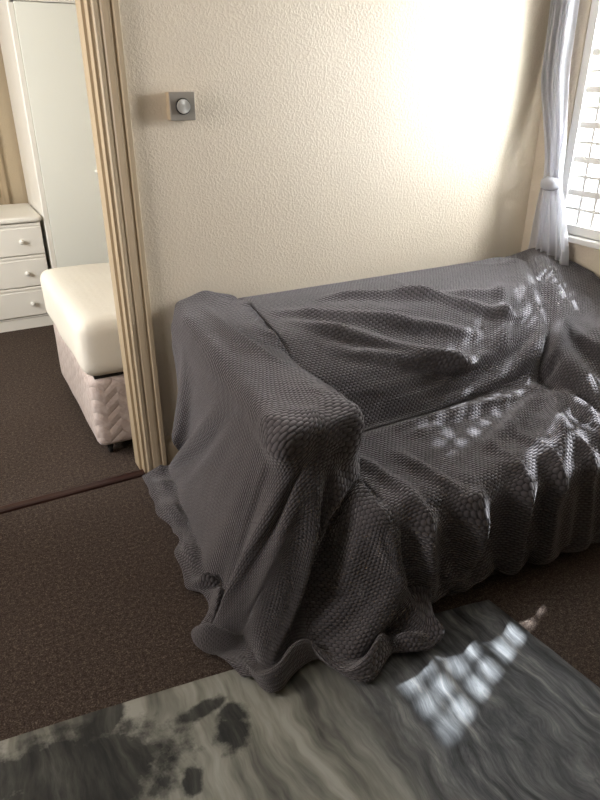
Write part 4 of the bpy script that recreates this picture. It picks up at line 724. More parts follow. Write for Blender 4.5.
        2,-3,7,14,-15,-2,-13,5,22,15,0,0,-1,-7,-6,2,7,5,0,0,0,0,0,0,1,-1,-1,1,3,2,0,0,-5,-1,5,-2,-2,0,4,-1,-1,-1,0,0,0,0,0,-1,-3,-3,-1,0,2,1,-2,-1,-4,-2,-8,10,
        35,-28,-5,5,-5,-5,0,1,7,22,-7,-19,-10,-9,-5,0,0,0,-5,-6,-2,6,7,1,-1,0,0,0,0,0,0,-1,0,0,2,3,0,0,-3,-1,4,-3,-2,1,3,-1,0,-1,0,0,0,-1,-1,-3,-2,-1,1,1,0,-2,
        -1,-3,0,-3,-15,14,-5,9,6,-5,2,-6,-6,-9,11,0,37,-17,-24,6,0,0,2,-2,-7,-4,4,8,-1,1,0,-1,0,0,0,0,0,-1,0,1,1,3,0,0,-3,-1,4,-3,-1,1,1,-1,1,-1,0,0,0,-3,-3,-2,
        0,0,2,0,-3,-1,0,-10,10,-15,-5,3,0,4,6,0,3,-2,6,1,22,-14,-12,16,-27,0,0,2,3,-5,-6,1,6,0,-1,0,0,0,0,0,0,0,0,-1,0,1,1,3,0,-1,-2,-1,3,-2,-1,1,1,-1,1,-1,
        0,-1,-1,-3,-2,-1,2,0,-2,-1,0,-2,4,-23,14,-13,3,-4,8,-3,4,1,1,-7,-12,1,10,47,-40,16,0,0,4,4,-3,-7,0,4,-3,1,0,0,0,0,-1,0,0,1,0,-1,0,0,2,2,2,-2,-2,0,2,-2,
        1,0,0,-1,1,0,-1,-3,-4,-1,1,0,1,-2,-3,1,0,-4,14,-36,6,2,6,-5,4,-6,5,5,-7,-6,0,-10,1,56,-33,0,1,3,6,3,-8,-4,0,-1,0,0,0,0,0,1,0,0,-1,0,0,-1,1,-1,2,2,
        2,-1,-2,-2,3,-2,1,0,0,0,0,0,-3,-4,-1,0,1,0,-3,-3,2,1,0,-4,-10,-13,12,2,-4,-3,5,-2,2,4,4,-14,0,9,-21,44,0,0,5,6,2,-4,-7,1,-2,-1,1,0,0,1,-1,0,0,-1,0,0,
        0,-1,1,0,0,2,2,0,-1,-2,2,-1,0,1,0,0,-2,-2,-5,-1,2,1,-1,-5,-2,2,2,1,-2,-5,-21,5,2,1,5,1,-8,11,-2,1,3,-14,-2,12,-10,0,0,1,8,6,-1,-10,-1,-1,0,0,0,0,0,0,
        0,0,1,-1,0,0,-1,0,-1,0,1,1,2,1,-1,-2,1,0,0,0,0,-2,-3,-3,-1,1,1,-2,-4,-5,5,-1,11,-12,-9,-5,5,-3,-3,3,-5,11,-6,1,3,6,7,-21,-9,5,0,0,-1,4,10,3,-10,-3,0,1,
        -1,0,0,-1,1,0,0,0,1,0,-1,0,-1,0,0,-1,1,0,2,0,0,-1,1,-1,1,0,-1,-5,-4,1,0,1,-2,-6,-7,10,7,-11,-22,-5,14,3,1,1,-5,10,-2,0,-4,2,-3,1,7,-7,-13,0,-1,-3,-1,8,
        9,-4,-6,2,-1,0,0,0,0,-1,0,1,0,0,0,1,1,-1,-1,0,0,-1,1,-1,2,0,0,0,-1,3,0,-3,-5,-2,-2,1,0,-3,-4,-11,14,-3,-9,-20,11,9,-4,4,-1,0,-9,6,-4,5,-5,-4,8,15,5,-10,
        0,0,-7,-6,3,11,4,-3,2,0,0,0,-1,0,0,0,-1,1,0,0,0,0,1,1,-1,0,0,-1,1,-1,1,0,-1,3,-1,0,-2,-4,-2,-1,0,-1,-2,-4,-5,13,-5,-8,11,-16,7,-10,-4,1,-3,6,12,-3,2,-4,
        -2,-3,-1,-5,10,0,0,-5,-11,-5,8,12,4,1,0,-1,0,0,0,0,0,0,-1,0,1,0,0,0,0,1,0,0,0,0,0,0,0,0,1,0,2,-7,-3,-1,0,-1,0,-2,0,9,-7,-3,-5,7,17,-41,40,-36,0,4,
        -5,-3,-1,9,-6,-4,7,1,-3,0,0,0,-1,-9,-12,-1,18,7,0,0,1,0,0,0,0,0,0,0,0,-1,0,1,0,0,1,0,1,0,-1,1,0,-1,-1,2,4,0,-7,-5,0,1,-2,0,3,0,-2,-2,-6,-9,-6,2,
        2,-7,4,-15,7,1,0,-3,-10,13,0,-12,20,18,-13,0,1,3,-3,-9,-5,10,4,0,0,0,1,1,0,0,0,0,0,1,0,0,-1,0,0,0,0,0,1,0,0,0,2,-1,5,3,-9,-1,-5,0,-3,2,4,-7,8,1,
        -6,-14,-9,-3,-14,-1,14,0,-8,2,-1,1,-4,8,-2,0,8,-11,-10,14,0,1,7,6,-5,-8,-2,2,-1,1,1,0,1,0,1,0,0,1,-1,0,0,0,0,1,-1,0,0,-1,1,-1,-1,-1,0,-5,11,1,-6,-5,0,-2,
        2,-3,9,-4,-3,-8,-9,-4,5,21,-7,-36,27,-8,-13,3,-3,9,-12,-2,6,-7,-1,11,-11,0,-1,7,15,5,-14,-10,0,0,0,1,0,0,1,-1,1,1,0,0,0,0,1,0,-1,0,1,-1,1,-1,1,0,-7,6,-13,14,
        -3,-3,-3,1,0,9,-5,-1,6,-14,-14,-11,2,2,-2,3,-11,18,-20,-6,5,-3,6,7,-2,-3,1,5,-18,10,0,0,-1,9,15,4,-26,2,0,0,0,0,0,0,1,0,0,0,0,1,0,0,0,1,0,0,0,1,1,0,
        2,6,11,29,-34,-22,-5,4,-3,2,-2,4,-7,5,-6,-8,-15,3,-1,-3,8,-16,-2,7,23,-31,12,-6,0,-2,3,39,-33,0,-7,0,0,6,35,50,14,-41,-74,12,0,-1,0,0,0,0,0,0,0,1,0,1,0,0,0,1,
        -1,1,-1,0,-1,0,1,-20,37,-6,-10,-2,-10,6,8,-13,2,22,-30,-13,-27,5,6,5,-5,-27,28,-13,13,9,5,-8,-1,-3,3,36,-47,5,4,1,0,-1,-19,-39,-14,29,40,3,3,-1,0,0,-1,0,0,0,0,0,0,-1,
        0,0,1,0,0,1,0,-1,0,2,-12,23,-11,21,-27,8,-19,15,2,-7,4,3,6,-13,-32,-7,8,1,-2,-3,-63,49,-17,37,4,20,-22,3,-2,20,-37,12,-7,1,5,0,0,1,-28,-40,-7,30,49,-6,1,-1,-1,1,-1,0,
        0,-1,0,0,1,0,-1,0,0,0,0,0,1,-1,-2,4,-43,44,8,1,-20,25,-11,-4,3,9,1,-12,6,-34,0,10,-3,1,4,32,-127,94,31,-38,31,-22,-17,23,-24,7,-6,-3,-8,7,-4,11,16,11,-28,-33,7,23,-5,-1,
        1,0,-1,0,0,-1,1,-1,0,0,0,1,0,0,0,1,0,0,0,2,8,10,49,-85,25,-21,14,7,-10,13,-7,-2,-26,-16,-3,12,3,7,1,-5,-66,76,-8,8,-3,-16,71,-43,-46,6,13,-2,2,2,-10,2,-3,21,42,16,
        -39,-41,-1,-5,0,-1,0,0,0,-1,0,0,0,0,-1,0,0,0,0,0,-1,-1,-2,-1,-1,-4,7,-97,113,-14,26,-28,24,2,-8,-4,-24,-5,-38,19,26,-9,1,-3,-108,161,-17,-48,10,10,14,2,4,-27,7,-15,-1,6,5,-8,
        1,-4,0,27,43,11,-44,-39,4,-1,0,0,0,-1,0,0,0,0,-1,0,-1,0,-1,0,-1,0,0,0,0,0,3,7,11,-51,11,10,21,-11,-7,-7,27,-14,-24,-6,28,-16,12,1,2,7,-8,38,-42,-43,49,12,-39,-4,23,-14,
        10,-13,-6,7,45,-2,2,-22,-17,25,41,11,-44,6,-1,-1,-1,-1,0,-1,-1,-1,-1,-1,0,-1,-1,-1,-2,0,-2,-1,0,-1,-6,-2,-6,5,-81,2,61,-1,21,13,17,-23,12,-18,4,-2,4,-1,2,-39,123,-67,-9,34,-24,-41,
        -18,-4,37,8,30,-41,58,7,-16,-62,-1,-2,-15,-43,-20,30,40,10,2,0,0,0,0,0,0,1,-1,1,0,0,0,-1,-1,-1,-2,-3,-3,-4,-4,-2,-10,-9,1,8,-26,-39,-21,35,45,-17,-12,12,-64,61,9,5,7,-54,-12,40,
        44,14,16,1,-14,-24,-3,2,15,-21,51,-50,13,-28,27,2,-3,4,-27,-40,-9,36,37,-4,1,0,-1,0,1,0,-2,-1,-4,-3,-5,-5,-6,-5,-5,-5,-3,-2,0,1,2,2,-6,-1,0,12,-12,16,-44,-34,39,-8,9,49,-10,3,
        1,-30,1,47,-16,40,-13,-15,12,30,-21,-2,8,-10,-10,-32,17,-5,29,-10,0,-1,18,14,-12,-43,-8,32,-6,-3,-1,5,0,-5,-4,-3,-5,-3,-3,-3,0,-1,-1,-1,0,-1,-1,-1,-1,-1,6,16,-7,-8,-5,7,3,-17,8,-16,
        -23,-4,45,-8,1,2,-62,69,27,26,-23,6,11,-10,-15,-5,12,-3,7,-3,20,-20,-1,9,0,-2,4,-2,0,-8,4,3,0,1,0,-1,-4,-2,2,-1,0,-1,2,-2,2,-2,0,0,-1,-1,0,0,-1,1,4,1,-8,-5,-2,3,
        -7,-2,0,0,-16,1,-6,4,2,8,3,-8,18,48,-39,8,-8,-6,20,-17,25,-32,14,-1,3,-20,7,-2,-1,11,10,-2,-3,6,-1,-6,-8,0,2,0,1,-3,-2,-3,0,-1,1,-2,1,-1,0,0,-1,1,-1,0,1,3,3,0,
        -3,-4,-1,0,-1,-4,0,5,-16,-18,8,-7,3,8,0,-35,68,-3,-11,6,0,6,3,10,-14,16,-3,19,-17,7,-3,20,-10,-8,-6,-4,5,4,6,3,-3,-8,-2,-1,-2,-3,-1,0,0,-1,-1,0,-1,1,-1,0,-1,1,0,1,
        2,3,2,0,-3,-6,-4,0,-1,-2,1,-2,-13,-5,2,-1,-3,3,1,1,6,32,-1,-26,5,10,13,3,-35,31,-1,-2,-2,-4,-3,4,-2,-11,10,5,0,2,3,6,3,-4,-6,-3,-3,-2,-1,0,-2,0,0,0,-1,1,-1,0,
        0,1,1,1,3,2,2,0,-4,-7,-4,0,0,0,-2,-9,-12,-4,-2,-1,2,0,2,2,21,1,8,6,16,0,-5,-15,-16,23,4,-9,3,1,3,5,-12,3,-2,5,-6,-2,4,3,4,6,-1,-7,-7,-1,-2,-1,-1,0,-1,0,
        -1,1,-1,1,0,2,1,1,3,2,1,-2,-5,-6,-2,-1,1,0,-6,-11,-11,-6,2,1,4,10,-13,-5,2,-1,104,-33,-21,-6,25,13,-26,-17,-1,1,0,8,-1,1,8,-5,-4,1,3,3,0,2,2,5,5,0,-6,-6,-3,-2,
        -1,-1,0,0,0,1,-1,1,0,2,0,2,2,1,0,-1,-5,-5,-2,-1,2,-1,-8,-12,-11,-6,2,0,4,-1,1,8,-9,-2,54,-55,96,-22,-22,-6,-19,13,-7,4,-1,-7,17,-3,2,-1,3,-1,1,2,-10,0,2,1,5,6,
        1,-5,-7,-4,-1,-1,0,0,0,0,0,1,0,2,0,2,1,1,-1,-2,-5,-3,-2,0,1,-3,-8,-11,-11,-6,1,1,1,-1,2,1,2,-2,53,-56,34,-33,38,8,-20,6,16,-1,-9,-5,11,-2,0,4,0,-2,1,1,1,1,
        0,1,2,5,5,1,-5,-7,-4,-1,1,0,-1,0,0,1,1,1,0,2,0,1,-1,-2,-4,-1,-2,1,0,-3,-8,-13,-12,-6,1,2,1,0,0,0,7,-3,41,-47,13,5,-2,51,-16,-5,15,-16,-2,0,0,1,7,-8,4,0,
        2,-2,-1,-1,0,0,0,2,4,5,2,-5,-6,-3,-1,-1,0,1,0,1,0,1,1,2,0,0,-1,-2,-3,-2,-2,1,-1,-4,-7,-12,-12,-7,0,3,2,0,0,0,-1,6,-3,4,-2,10,-10,44,-41,56,17,-47,18,1,-7,-3,
        0,7,-13,6,2,0,0,2,-8,-1,0,-1,1,3,6,3,-4,-6,-4,-1,0,0,0,1,1,1,1,2,-1,0,-1,-2,-1,-1,-1,-1,-3,-4,-7,-12,-11,-7,-1,3,3,0,0,1,1,1,-2,3,-6,-1,-3,23,-17,39,-10,4,
        13,-2,0,-1,0,-2,2,-4,6,0,1,-5,-3,-5,-1,0,0,-1,2,5,2,0,-6,-4,-1,0,1,0,1,1,1,1,-1,0,-1,0,-1,-2,0,-1,-2,-6,-9,-11,-11,-7,0,2,3,1,0,0,3,0,3,-7,15,-17,6,-1,
        -2,23,-13,21,-22,38,-2,-6,9,-5,-1,-3,4,5,-6,5,-5,-7,-7,-7,0,-1,-2,2,3,5,-1,-4,-3,-2,1,0,1,1,0,1,0,0,-1,0,-1,-1,-2,-1,-3,-5,-8,-11,-11,-7,-1,2,4,2,-1,0,2,1,2,0,
        -6,1,-4,1,17,12,-19,5,2,24,-11,16,5,-4,4,-4,-4,5,0,-5,3,-4,-5,-11,-1,0,-2,-1,-1,3,4,1,-2,-4,0,0,0,1,1,1,0,0,-1,-1,0,-1,-1,-2,-5,-5,-8,-10,-11,-6,-1,2,3,2,0,1,
        0,0,2,1,-1,-3,-1,-4,12,17,-19,0,4,3,10,10,-10,32,-28,11,8,-3,-3,-1,-1,-1,-5,-2,-8,-12,0,-1,-4,-2,3,4,3,-2,-2,-1,0,0,1,0,1,1,-1,-1,0,-1,-1,-2,-4,-6,-9,-11,-10,-5,-1,2,
        2,3,1,1,-2,0,2,0,0,0,-2,-2,-2,25,-16,-3,4,5,-1,7,1,0,-10,9,-4,13,7,8,-4,-3,0,-6,-3,-3,-3,0,-2,-3,-2,0,4,3,1,-2,0,0,0,0,0,0,0,0,1,-1,-2,-3,-5,-5,-9,-10,
        -10,-5,0,2,1,3,1,0,0,0,1,1,0,-1,-3,2,-3,6,-1,-1,2,6,0,-8,0,-3,2,2,-6,-1,12,18,14,-10,-6,0,-1,-1,-2,1,0,-2,-3,-5,0,5,4,0,0,-1,1,1,0,-1,0,0,0,-1,-1,-3,
        -4,-6,-10,-10,-9,-5,0,2,2,2,0,1,1,0,0,0,0,-2,-1,-1,9,-10,8,-3,1,9,-1,-6,-4,-5,0,-3,3,52,-26,-24,9,14,4,-7,-3,3,4,0,-2,0,-2,-4,-4,-1,3,4,3,-1,1,0,1,1,1,-1,
        -1,-1,-2,-3,-4,-6,-9,-10,-10,-5,0,2,3,0,1,2,0,0,-1,1,2,0,-1,-1,-3,0,1,8,-3,5,0,-2,-8,0,-1,-1,-4,2,4,25,-25,-7,9,15,-5,-3,2,6,5,1,0,-1,-4,-5,-2,2,6,2,1,-1,
        1,1,1,0,1,-1,-3,-4,-5,-5,-9,-11,-9,-4,0,2,2,1,0,1,1,0,0,0,-1,2,1,-2,-2,-1,-1,5,6,0,0,1,-9,-1,-1,0,0,0,-1,1,8,1,-16,0,20,0,-5,0,7,6,5,2,-3,-4,-5,-3,
        3,4,4,2,1,0,0,0,1,-2,-2,-4,-4,-5,-9,-12,-9,-4,0,2,2,2,-1,1,1,0,0,0,-1,1,-1,-1,0,0,3,-5,8,5,-3,4,-9,-4,0,1,-1,-1,2,-3,1,1,2,-1,-9,8,13,-2,-3,3,6,10,
        1,-2,-3,-5,-4,1,5,5,2,1,1,0,-1,-2,0,-4,-5,-5,-8,-12,-9,-5,0,3,3,1,-1,0,1,0,0,0,0,-1,0,-1,0,-1,0,-1,4,5,-5,11,-8,-4,-1,0,0,-1,1,1,-2,0,-1,3,8,-10,0,17,
        -5,-4,2,4,8,-7,5,-2,-5,-3,0,5,4,2,1,1,1,-1,-1,-5,-4,-6,-8,-10,-10,-5,0,3,2,1,1,-1,1,0,0,0,0,-2,0,-1,0,-1,1,-2,1,8,3,-2,-2,-5,-1,8,-7,0,-1,-2,0,4,-2,-1,
        4,3,-7,0,15,0,-6,0,3,6,1,-3,-2,-4,-4,0,3,5,2,1,0,0,1,-3,-4,-8,-7,-11,-10,-5,0,4,2,2,0,-1,1,-1,1,0,-1,0,-1,0,-1,0,-1,1,3,2,5,0,-4,-6,0,1,2,0,-2,0,
        -1,-3,0,1,1,4,-4,-6,0,11,12,-5,-4,1,4,0,-2,-2,-3,-4,0,3,4,3,0,0,0,-2,-4,-7,-8,-11,-8,-6,1,3,2,2,0,0,-1,1,1,0,0,-1,-2,0,0,1,0,2,1,2,2,1,3,10,-4,4,
        -18,-3,0,3,-4,-1,-1,-3,0,2,2,-2,-2,-2,2,18,-4,-4,2,2,6,-4,-3,-4,-4,-2,4,4,2,1,0,-2,-4,-7,-10,-10,-8,-5,1,2,4,2,0,0,-1,1,0,0,0,-2,0,0,0,1,2,2,1,1,1,0,
        3,7,0,6,-27,6,-6,13,-5,6,-9,-1,-1,-8,2,2,-2,-1,-5,5,17,-2,-3,1,3,0,2,-1,-4,-4,-2,2,4,2,0,0,-3,-7,-10,-11,-8,-4,0,3,5,1,1,-1,-1,0,0,0,0,-2,0,0,0,2,2,2,
        1,1,1,0,1,4,4,5,-29,8,8,5,-3,3,-20,-4,-1,1,0,0,-1,-1,4,0,0,6,11,0,-6,-2,0,1,0,-2,-4,-2,1,3,2,0,-2,-6,-10,-11,-8,-4,2,3,4,1,0,-2,0,-1,0,0,-1,-2,0,1,
        2,3,2,2,1,0,1,1,1,1,3,3,-29,6,14,5,0,-1,-25,1,3,-1,-2,4,4,6,-11,1,-2,-8,2,24,6,-7,-2,-6,5,2,-1,-4,-2,0,3,2,0,-6,-9,-12,-8,-2,1,4,4,0,-1,-1,-2,-1,0,-1,
        -1,-1,1,1,3,3,3,3,1,0,2,1,2,2,2,-7,-27,4,21,3,1,-2,-27,9,-4,-3,0,-1,4,2,5,7,-8,-11,1,0,18,6,-4,-10,1,-1,0,0,-2,-2,0,2,0,-4,-8,-11,-7,-3,1,4,2,0,-1,-2,
        -2,0,0,-1,0,0,2,1,3,3,2,1,0,1,1,-1,-2,-4,-5,-6,-8,3,24,0,0,-1,-26,12,-13,3,3,-3,-1,-1,1,3,7,3,-11,-5,0,0,18,4,3,1,0,2,-1,-1,-3,-1,0,-2,-8,-10,-8,-2,3,2,
        1,-1,-1,0,0,0,2,0,2,1,3,1,3,1,-1,-1,-1,-2,-2,-2,-3,-5,-4,-4,-4,4,19,6,-4,-1,-24,10,-12,8,-5,-3,1,1,-2,0,2,7,11,-8,-18,-1,1,12,14,-4,1,1,2,1,-3,-3,-1,-1,-4,-9,
        -9,-3,1,2,2,1,0,0,1,3,4,2,3,3,3,2,3,1,1,0,-2,-2,-2,-2,-1,-4,-2,0,4,3,4,7,-21,-8,-18,2,-8,3,-1,0,-5,2,2,-1,1,1,2,10,16,-12,-10,4,9,5,6,0,1,2,2,0,
        -3,-2,0,-3,-5,-3,-1,2,3,2,1,2,3,3,3,3,3,3,2,2,2,0,1,0,-1,-1,-1,0,-1,-1,1,1,1,-1,0,-3,-20,-1,-4,-3,-6,1,-2,-4,0,2,1,5,-30,1,4,-1,3,12,18,-2,-18,-5,17,28,
        0,1,2,4,-1,-1,-1,1,2,1,1,3,3,2,4,3,3,3,3,3,3,2,2,2,1,0,1,-1,-1,0,-1,0,-2,0,0,3,2,2,1,1,-12,-17,-17,-10,4,21,21,19,4,-19,-30,-23,-3,10,-20,-14,-4,1,5,10,
        11,9,-19,7,6,0,1,3,2,4,3,4,2,4,3,3,4,4,3,2,2,3,2,1,1,0,1,0,-1,-1,-1,-2,-1,-3,-3,-2,-3,-2,-2,0,-2,1,-2,-3,-2,-18,-13,-1,10,24,29,22,1,-25,-38,-23,13,-4,-3,2,
        -5,-17,-9,-5,2,8,12,11,0,0,0,1,3,5,6,6,4,3,2,1,2,0,0,0,-1,0,-2,-2,-1,-3,-2,-3,-2,-3,-2,-3,-2,-4,-2,-2,-2,-3,-2,-2,-4,-3,-4,-4,-2,-4,3,16,23,11,22,8,-11,-29,-32,-12,
        18,39,-23,24,21,4,-17,-31,-26,-10,-2,4,13,11,11,0,1,0,2,3,3,0,0,-2,-3,-3,-2,-4,-3,-3,-3,-4,-2,-4,-2,-3,-2,-3,-1,-2,-2,-1,0,-1,0,0,0,1,-1,-1,-1,-1,1,2,3,18,12,12,19,-11,
        -24,-31,-21,3,28,38,17,-4,10,13,15,5,-14,-31,-33,-13,-1,7,1,-13,0,-3,-6,-6,-2,-2,-2,-3,-4,-3,-3,-4,-2,-3,-3,-3,-1,-2,-1,-1,0,0,0,0,1,2,0,2,2,2,2,4,2,3,2,3,3,3,1,5,
        2,11,0,-14,-25,-24,-12,9,30,34,9,-24,18,-16,-17,-7,9,13,12,2,-6,-9,0,-4,13,0,-5,-14,-7,-5,-2,-3,-3,-2,-2,-3,-1,-2,-1,0,0,0,0,1,1,1,0,2,2,2,2,3,2,3,2,3,2,3,3,4,
        4,4,2,3,-1,7,-6,-14,-14,-11,-5,6,15,17,7,-8,-20,8,-20,-23,-18,-4,12,19,34,20,11,-16,-21,-1,)),
    'seat': (78, 87, 0.99, 2.425, 0.612, (
        0,46,46,46,46,46,46,46,46,46,46,46,46,46,46,46,46,46,46,46,46,46,46,46,46,46,46,46,46,46,46,46,46,46,46,46,46,46,46,46,46,46,46,46,46,46,46,46,46,46,46,46,46,46,46,46,46,46,46,46,
        46,46,46,46,44,18,19,18,18,19,18,44,46,46,46,26,0,0,0,0,0,0,0,0,0,0,0,0,0,0,0,0,0,0,0,0,0,0,0,0,0,0,0,0,0,0,1,0,0,0,0,0,0,0,0,0,0,0,0,0,
        0,0,0,0,0,0,0,0,0,0,0,0,0,0,0,0,0,0,0,0,0,-1,0,0,4,3,3,3,3,24,2,0,0,-15,-26,-7,2,4,0,0,0,0,0,0,0,0,0,0,0,0,0,0,0,0,0,0,0,0,0,0,
        0,0,1,0,0,-1,0,0,0,0,1,0,0,0,0,0,0,0,1,0,0,0,0,0,0,0,0,0,0,0,0,0,0,0,0,-1,0,0,0,-1,1,0,0,4,5,2,6,17,4,0,0,-10,-28,0,11,-8,1,-2,0,0,
        0,0,0,0,0,0,0,0,0,0,0,0,0,0,0,1,0,0,0,0,0,0,0,0,0,1,0,0,0,0,0,1,0,1,0,1,0,0,0,0,1,0,1,0,0,0,0,0,0,0,0,0,0,0,0,0,-1,-2,-1,0,
        -1,1,7,1,8,13,6,0,0,-1,-31,-12,4,9,12,-25,2,0,0,0,0,0,0,-1,0,0,0,0,0,0,1,0,0,0,-1,0,0,0,0,1,-1,0,0,0,-1,1,0,0,-1,0,0,0,-1,0,-1,0,0,0,0,-1,
        0,-1,0,0,0,0,0,0,0,0,0,0,0,1,1,1,3,2,0,1,-2,3,8,11,4,1,0,-1,-27,-5,8,-1,2,-12,15,1,0,0,0,0,0,0,1,0,0,0,0,0,0,-1,0,0,0,0,0,0,0,0,0,0,
        0,0,0,0,-1,0,0,0,1,-1,0,-1,0,0,0,-1,0,0,0,0,0,0,0,1,0,1,0,1,0,1,0,0,0,-1,0,-2,-2,-1,-1,4,7,9,3,1,0,-1,1,-21,-13,23,5,-25,-2,6,2,0,0,0,-1,0,
        0,0,0,0,0,0,0,0,0,0,0,0,0,0,0,0,0,0,0,0,0,0,0,0,0,0,0,-1,0,0,1,0,0,0,0,0,0,0,0,0,0,0,-1,0,-1,-1,-1,-1,-1,0,0,0,0,0,2,2,2,1,-1,3,
        0,0,1,-1,-3,2,-3,-7,-10,-6,7,-5,2,1,0,0,0,1,0,0,0,0,0,0,0,-1,0,0,0,0,0,0,0,0,0,0,0,0,0,0,0,0,0,0,0,0,0,0,0,0,0,0,0,0,0,0,0,-1,0,0,
        0,0,0,0,1,1,1,-1,0,0,0,-3,-1,-1,0,-1,0,-1,-1,0,0,-2,-1,1,-4,41,20,-12,-1,4,13,-6,1,0,0,0,0,0,0,0,0,0,0,0,0,0,0,0,0,0,0,0,0,0,0,-1,0,0,0,0,
        0,0,0,0,0,0,0,0,0,0,0,0,0,0,0,0,1,0,0,0,-1,0,0,0,-1,0,1,0,-1,0,3,0,0,0,0,-1,3,0,0,0,1,2,2,-24,-16,-4,0,0,4,2,4,1,0,0,0,0,0,0,0,0,
        0,0,0,1,0,0,0,-1,0,0,0,0,0,0,0,0,0,0,0,0,0,0,0,0,0,0,0,0,0,0,0,-1,0,0,0,0,0,0,0,1,0,-1,0,0,0,0,-1,1,0,0,1,0,0,0,1,2,-2,-5,-2,0,
        1,1,31,-25,2,-5,-1,-5,-1,-1,2,0,0,0,-1,0,0,0,0,0,0,0,0,0,0,0,1,0,-1,0,0,0,0,0,0,0,0,0,0,0,0,0,0,0,-1,0,0,0,0,0,1,0,0,0,0,-1,0,0,0,0,
        1,0,-1,0,0,1,0,-1,0,0,0,0,0,0,3,-3,1,0,-1,-3,0,0,36,0,3,-4,-3,-1,0,1,0,0,0,1,0,0,0,0,0,0,0,-1,0,0,0,0,0,1,0,0,0,0,-1,0,0,0,0,0,0,0,
        -1,0,0,1,0,0,0,0,0,0,0,-1,0,0,1,0,0,0,0,-1,0,0,0,0,0,0,1,0,0,-1,0,0,0,4,-2,-3,-5,0,1,2,-8,-14,11,6,4,1,0,1,2,0,0,0,0,0,-1,0,0,0,0,0,
        1,0,0,-1,0,0,0,0,0,0,0,1,0,0,-1,0,0,0,0,0,0,0,0,0,0,-1,0,0,0,0,1,0,0,0,0,0,-1,0,1,0,0,-1,0,0,0,0,0,0,1,0,-1,0,3,-2,-2,2,-7,1,0,6,
        -31,-3,-2,6,2,0,-1,1,0,0,0,0,0,1,0,0,0,0,0,-1,0,0,1,0,0,0,-1,0,0,0,0,0,0,1,-1,0,0,0,0,-1,0,0,0,0,1,0,0,0,0,0,-1,0,0,0,0,1,0,0,0,1,
        -1,-1,0,0,0,0,0,0,0,1,0,2,-2,-2,0,3,-1,-3,-3,20,-1,-3,-1,5,0,0,2,0,0,0,0,0,0,-1,0,0,0,0,1,0,0,-1,0,0,0,1,0,0,-1,0,0,0,0,1,0,-1,0,0,0,0,
        0,0,0,-1,0,0,0,0,0,1,0,0,0,0,0,0,0,0,0,2,-2,0,0,-1,0,0,0,0,0,0,3,-2,-2,-1,1,0,4,4,30,1,-3,-1,0,1,0,2,-1,0,0,0,0,0,1,0,0,0,0,0,-1,0,
        1,0,0,0,-1,0,0,1,-1,0,0,0,0,0,1,-1,0,-1,0,0,0,0,1,0,0,0,0,-1,0,0,0,0,0,0,0,0,0,0,0,3,-2,0,1,-1,0,0,0,-1,0,1,-1,0,-1,1,2,1,0,-8,2,6,
        -2,-2,1,0,1,1,0,0,0,0,0,0,0,0,0,0,-1,1,0,0,0,-1,0,1,-1,0,0,1,0,-1,0,0,0,0,1,-1,0,0,-1,0,0,0,0,0,0,0,1,0,0,0,0,0,0,0,0,0,0,0,-1,2,
        0,0,-2,0,0,0,0,0,0,0,0,0,0,0,1,3,-2,-4,2,0,1,0,0,2,0,0,0,0,0,0,0,0,0,0,0,1,0,0,0,-1,1,0,-4,1,1,0,0,0,1,0,-1,0,0,0,-1,0,0,1,0,0,
        0,-1,0,0,0,0,0,0,0,0,0,0,0,0,0,0,0,1,0,0,0,2,-1,-1,-1,1,-1,-6,-3,4,2,3,4,2,-8,4,2,-2,-1,-1,0,0,-1,2,0,0,-1,1,1,0,0,0,-1,0,0,0,0,1,3,-3,
        0,3,0,-2,-4,0,1,0,0,1,0,0,0,0,-1,0,0,0,0,0,1,0,0,0,0,0,0,0,0,0,0,0,0,0,0,0,0,0,0,0,0,1,0,0,-2,19,-30,6,3,3,3,2,-1,5,-14,-1,4,3,-2,-2,
        2,-3,0,3,0,3,-2,-4,2,2,0,0,0,0,0,-1,-1,-2,4,1,3,-4,0,3,0,-2,-3,0,0,0,2,0,-1,0,0,0,0,0,0,0,0,0,0,0,0,0,0,0,0,0,0,0,0,0,0,0,0,0,0,1,
        -1,0,-1,0,-8,0,3,3,3,4,0,-1,-1,-1,1,-2,1,0,-6,2,-2,-2,-2,3,3,-4,3,-3,0,-7,7,4,1,0,0,0,-1,-3,-2,-2,5,3,2,-3,1,3,0,0,0,-13,-2,7,4,0,0,0,0,0,0,0,
        0,0,0,0,0,0,0,0,0,0,0,0,1,0,0,0,0,-1,0,0,-1,1,17,-28,5,3,2,4,1,-1,-1,-1,-4,0,1,-1,-2,-3,-4,-1,0,-1,-3,-5,9,4,-1,-4,6,-16,1,6,4,2,-1,1,0,-1,-1,-2,
        -3,-1,4,2,1,2,0,1,11,-2,-17,-4,4,3,1,1,0,0,0,0,0,0,0,0,0,0,0,0,0,1,0,-1,0,0,0,0,0,-1,0,0,20,-30,4,3,2,4,2,0,-2,-1,-1,3,-1,-1,1,2,3,-3,-1,0,
        1,-1,-1,-6,-4,7,6,-8,11,-6,-10,1,5,5,1,0,0,0,1,-2,0,-2,-2,0,-1,2,3,1,5,14,-5,-20,-2,2,1,2,2,0,1,0,0,0,0,0,0,0,0,1,-1,1,0,0,0,0,-1,0,0,-1,-1,-6,
        -2,4,3,3,3,1,-2,0,-2,-1,1,1,1,-1,-1,2,-1,-1,0,0,1,0,1,-2,-8,-3,9,1,1,4,-6,-9,1,3,6,3,-1,-2,3,-1,-1,0,-1,-1,-2,-3,3,5,0,9,9,-18,-2,-1,-2,-2,2,1,2,1,
        0,0,0,0,0,2,0,0,-1,1,0,0,-1,0,0,-1,0,21,-31,4,3,2,4,1,0,-1,-2,0,0,-2,0,1,0,0,-3,4,-1,0,-1,1,4,-4,0,4,-5,-1,-2,0,2,2,5,-6,-4,-5,3,6,3,-2,0,1,
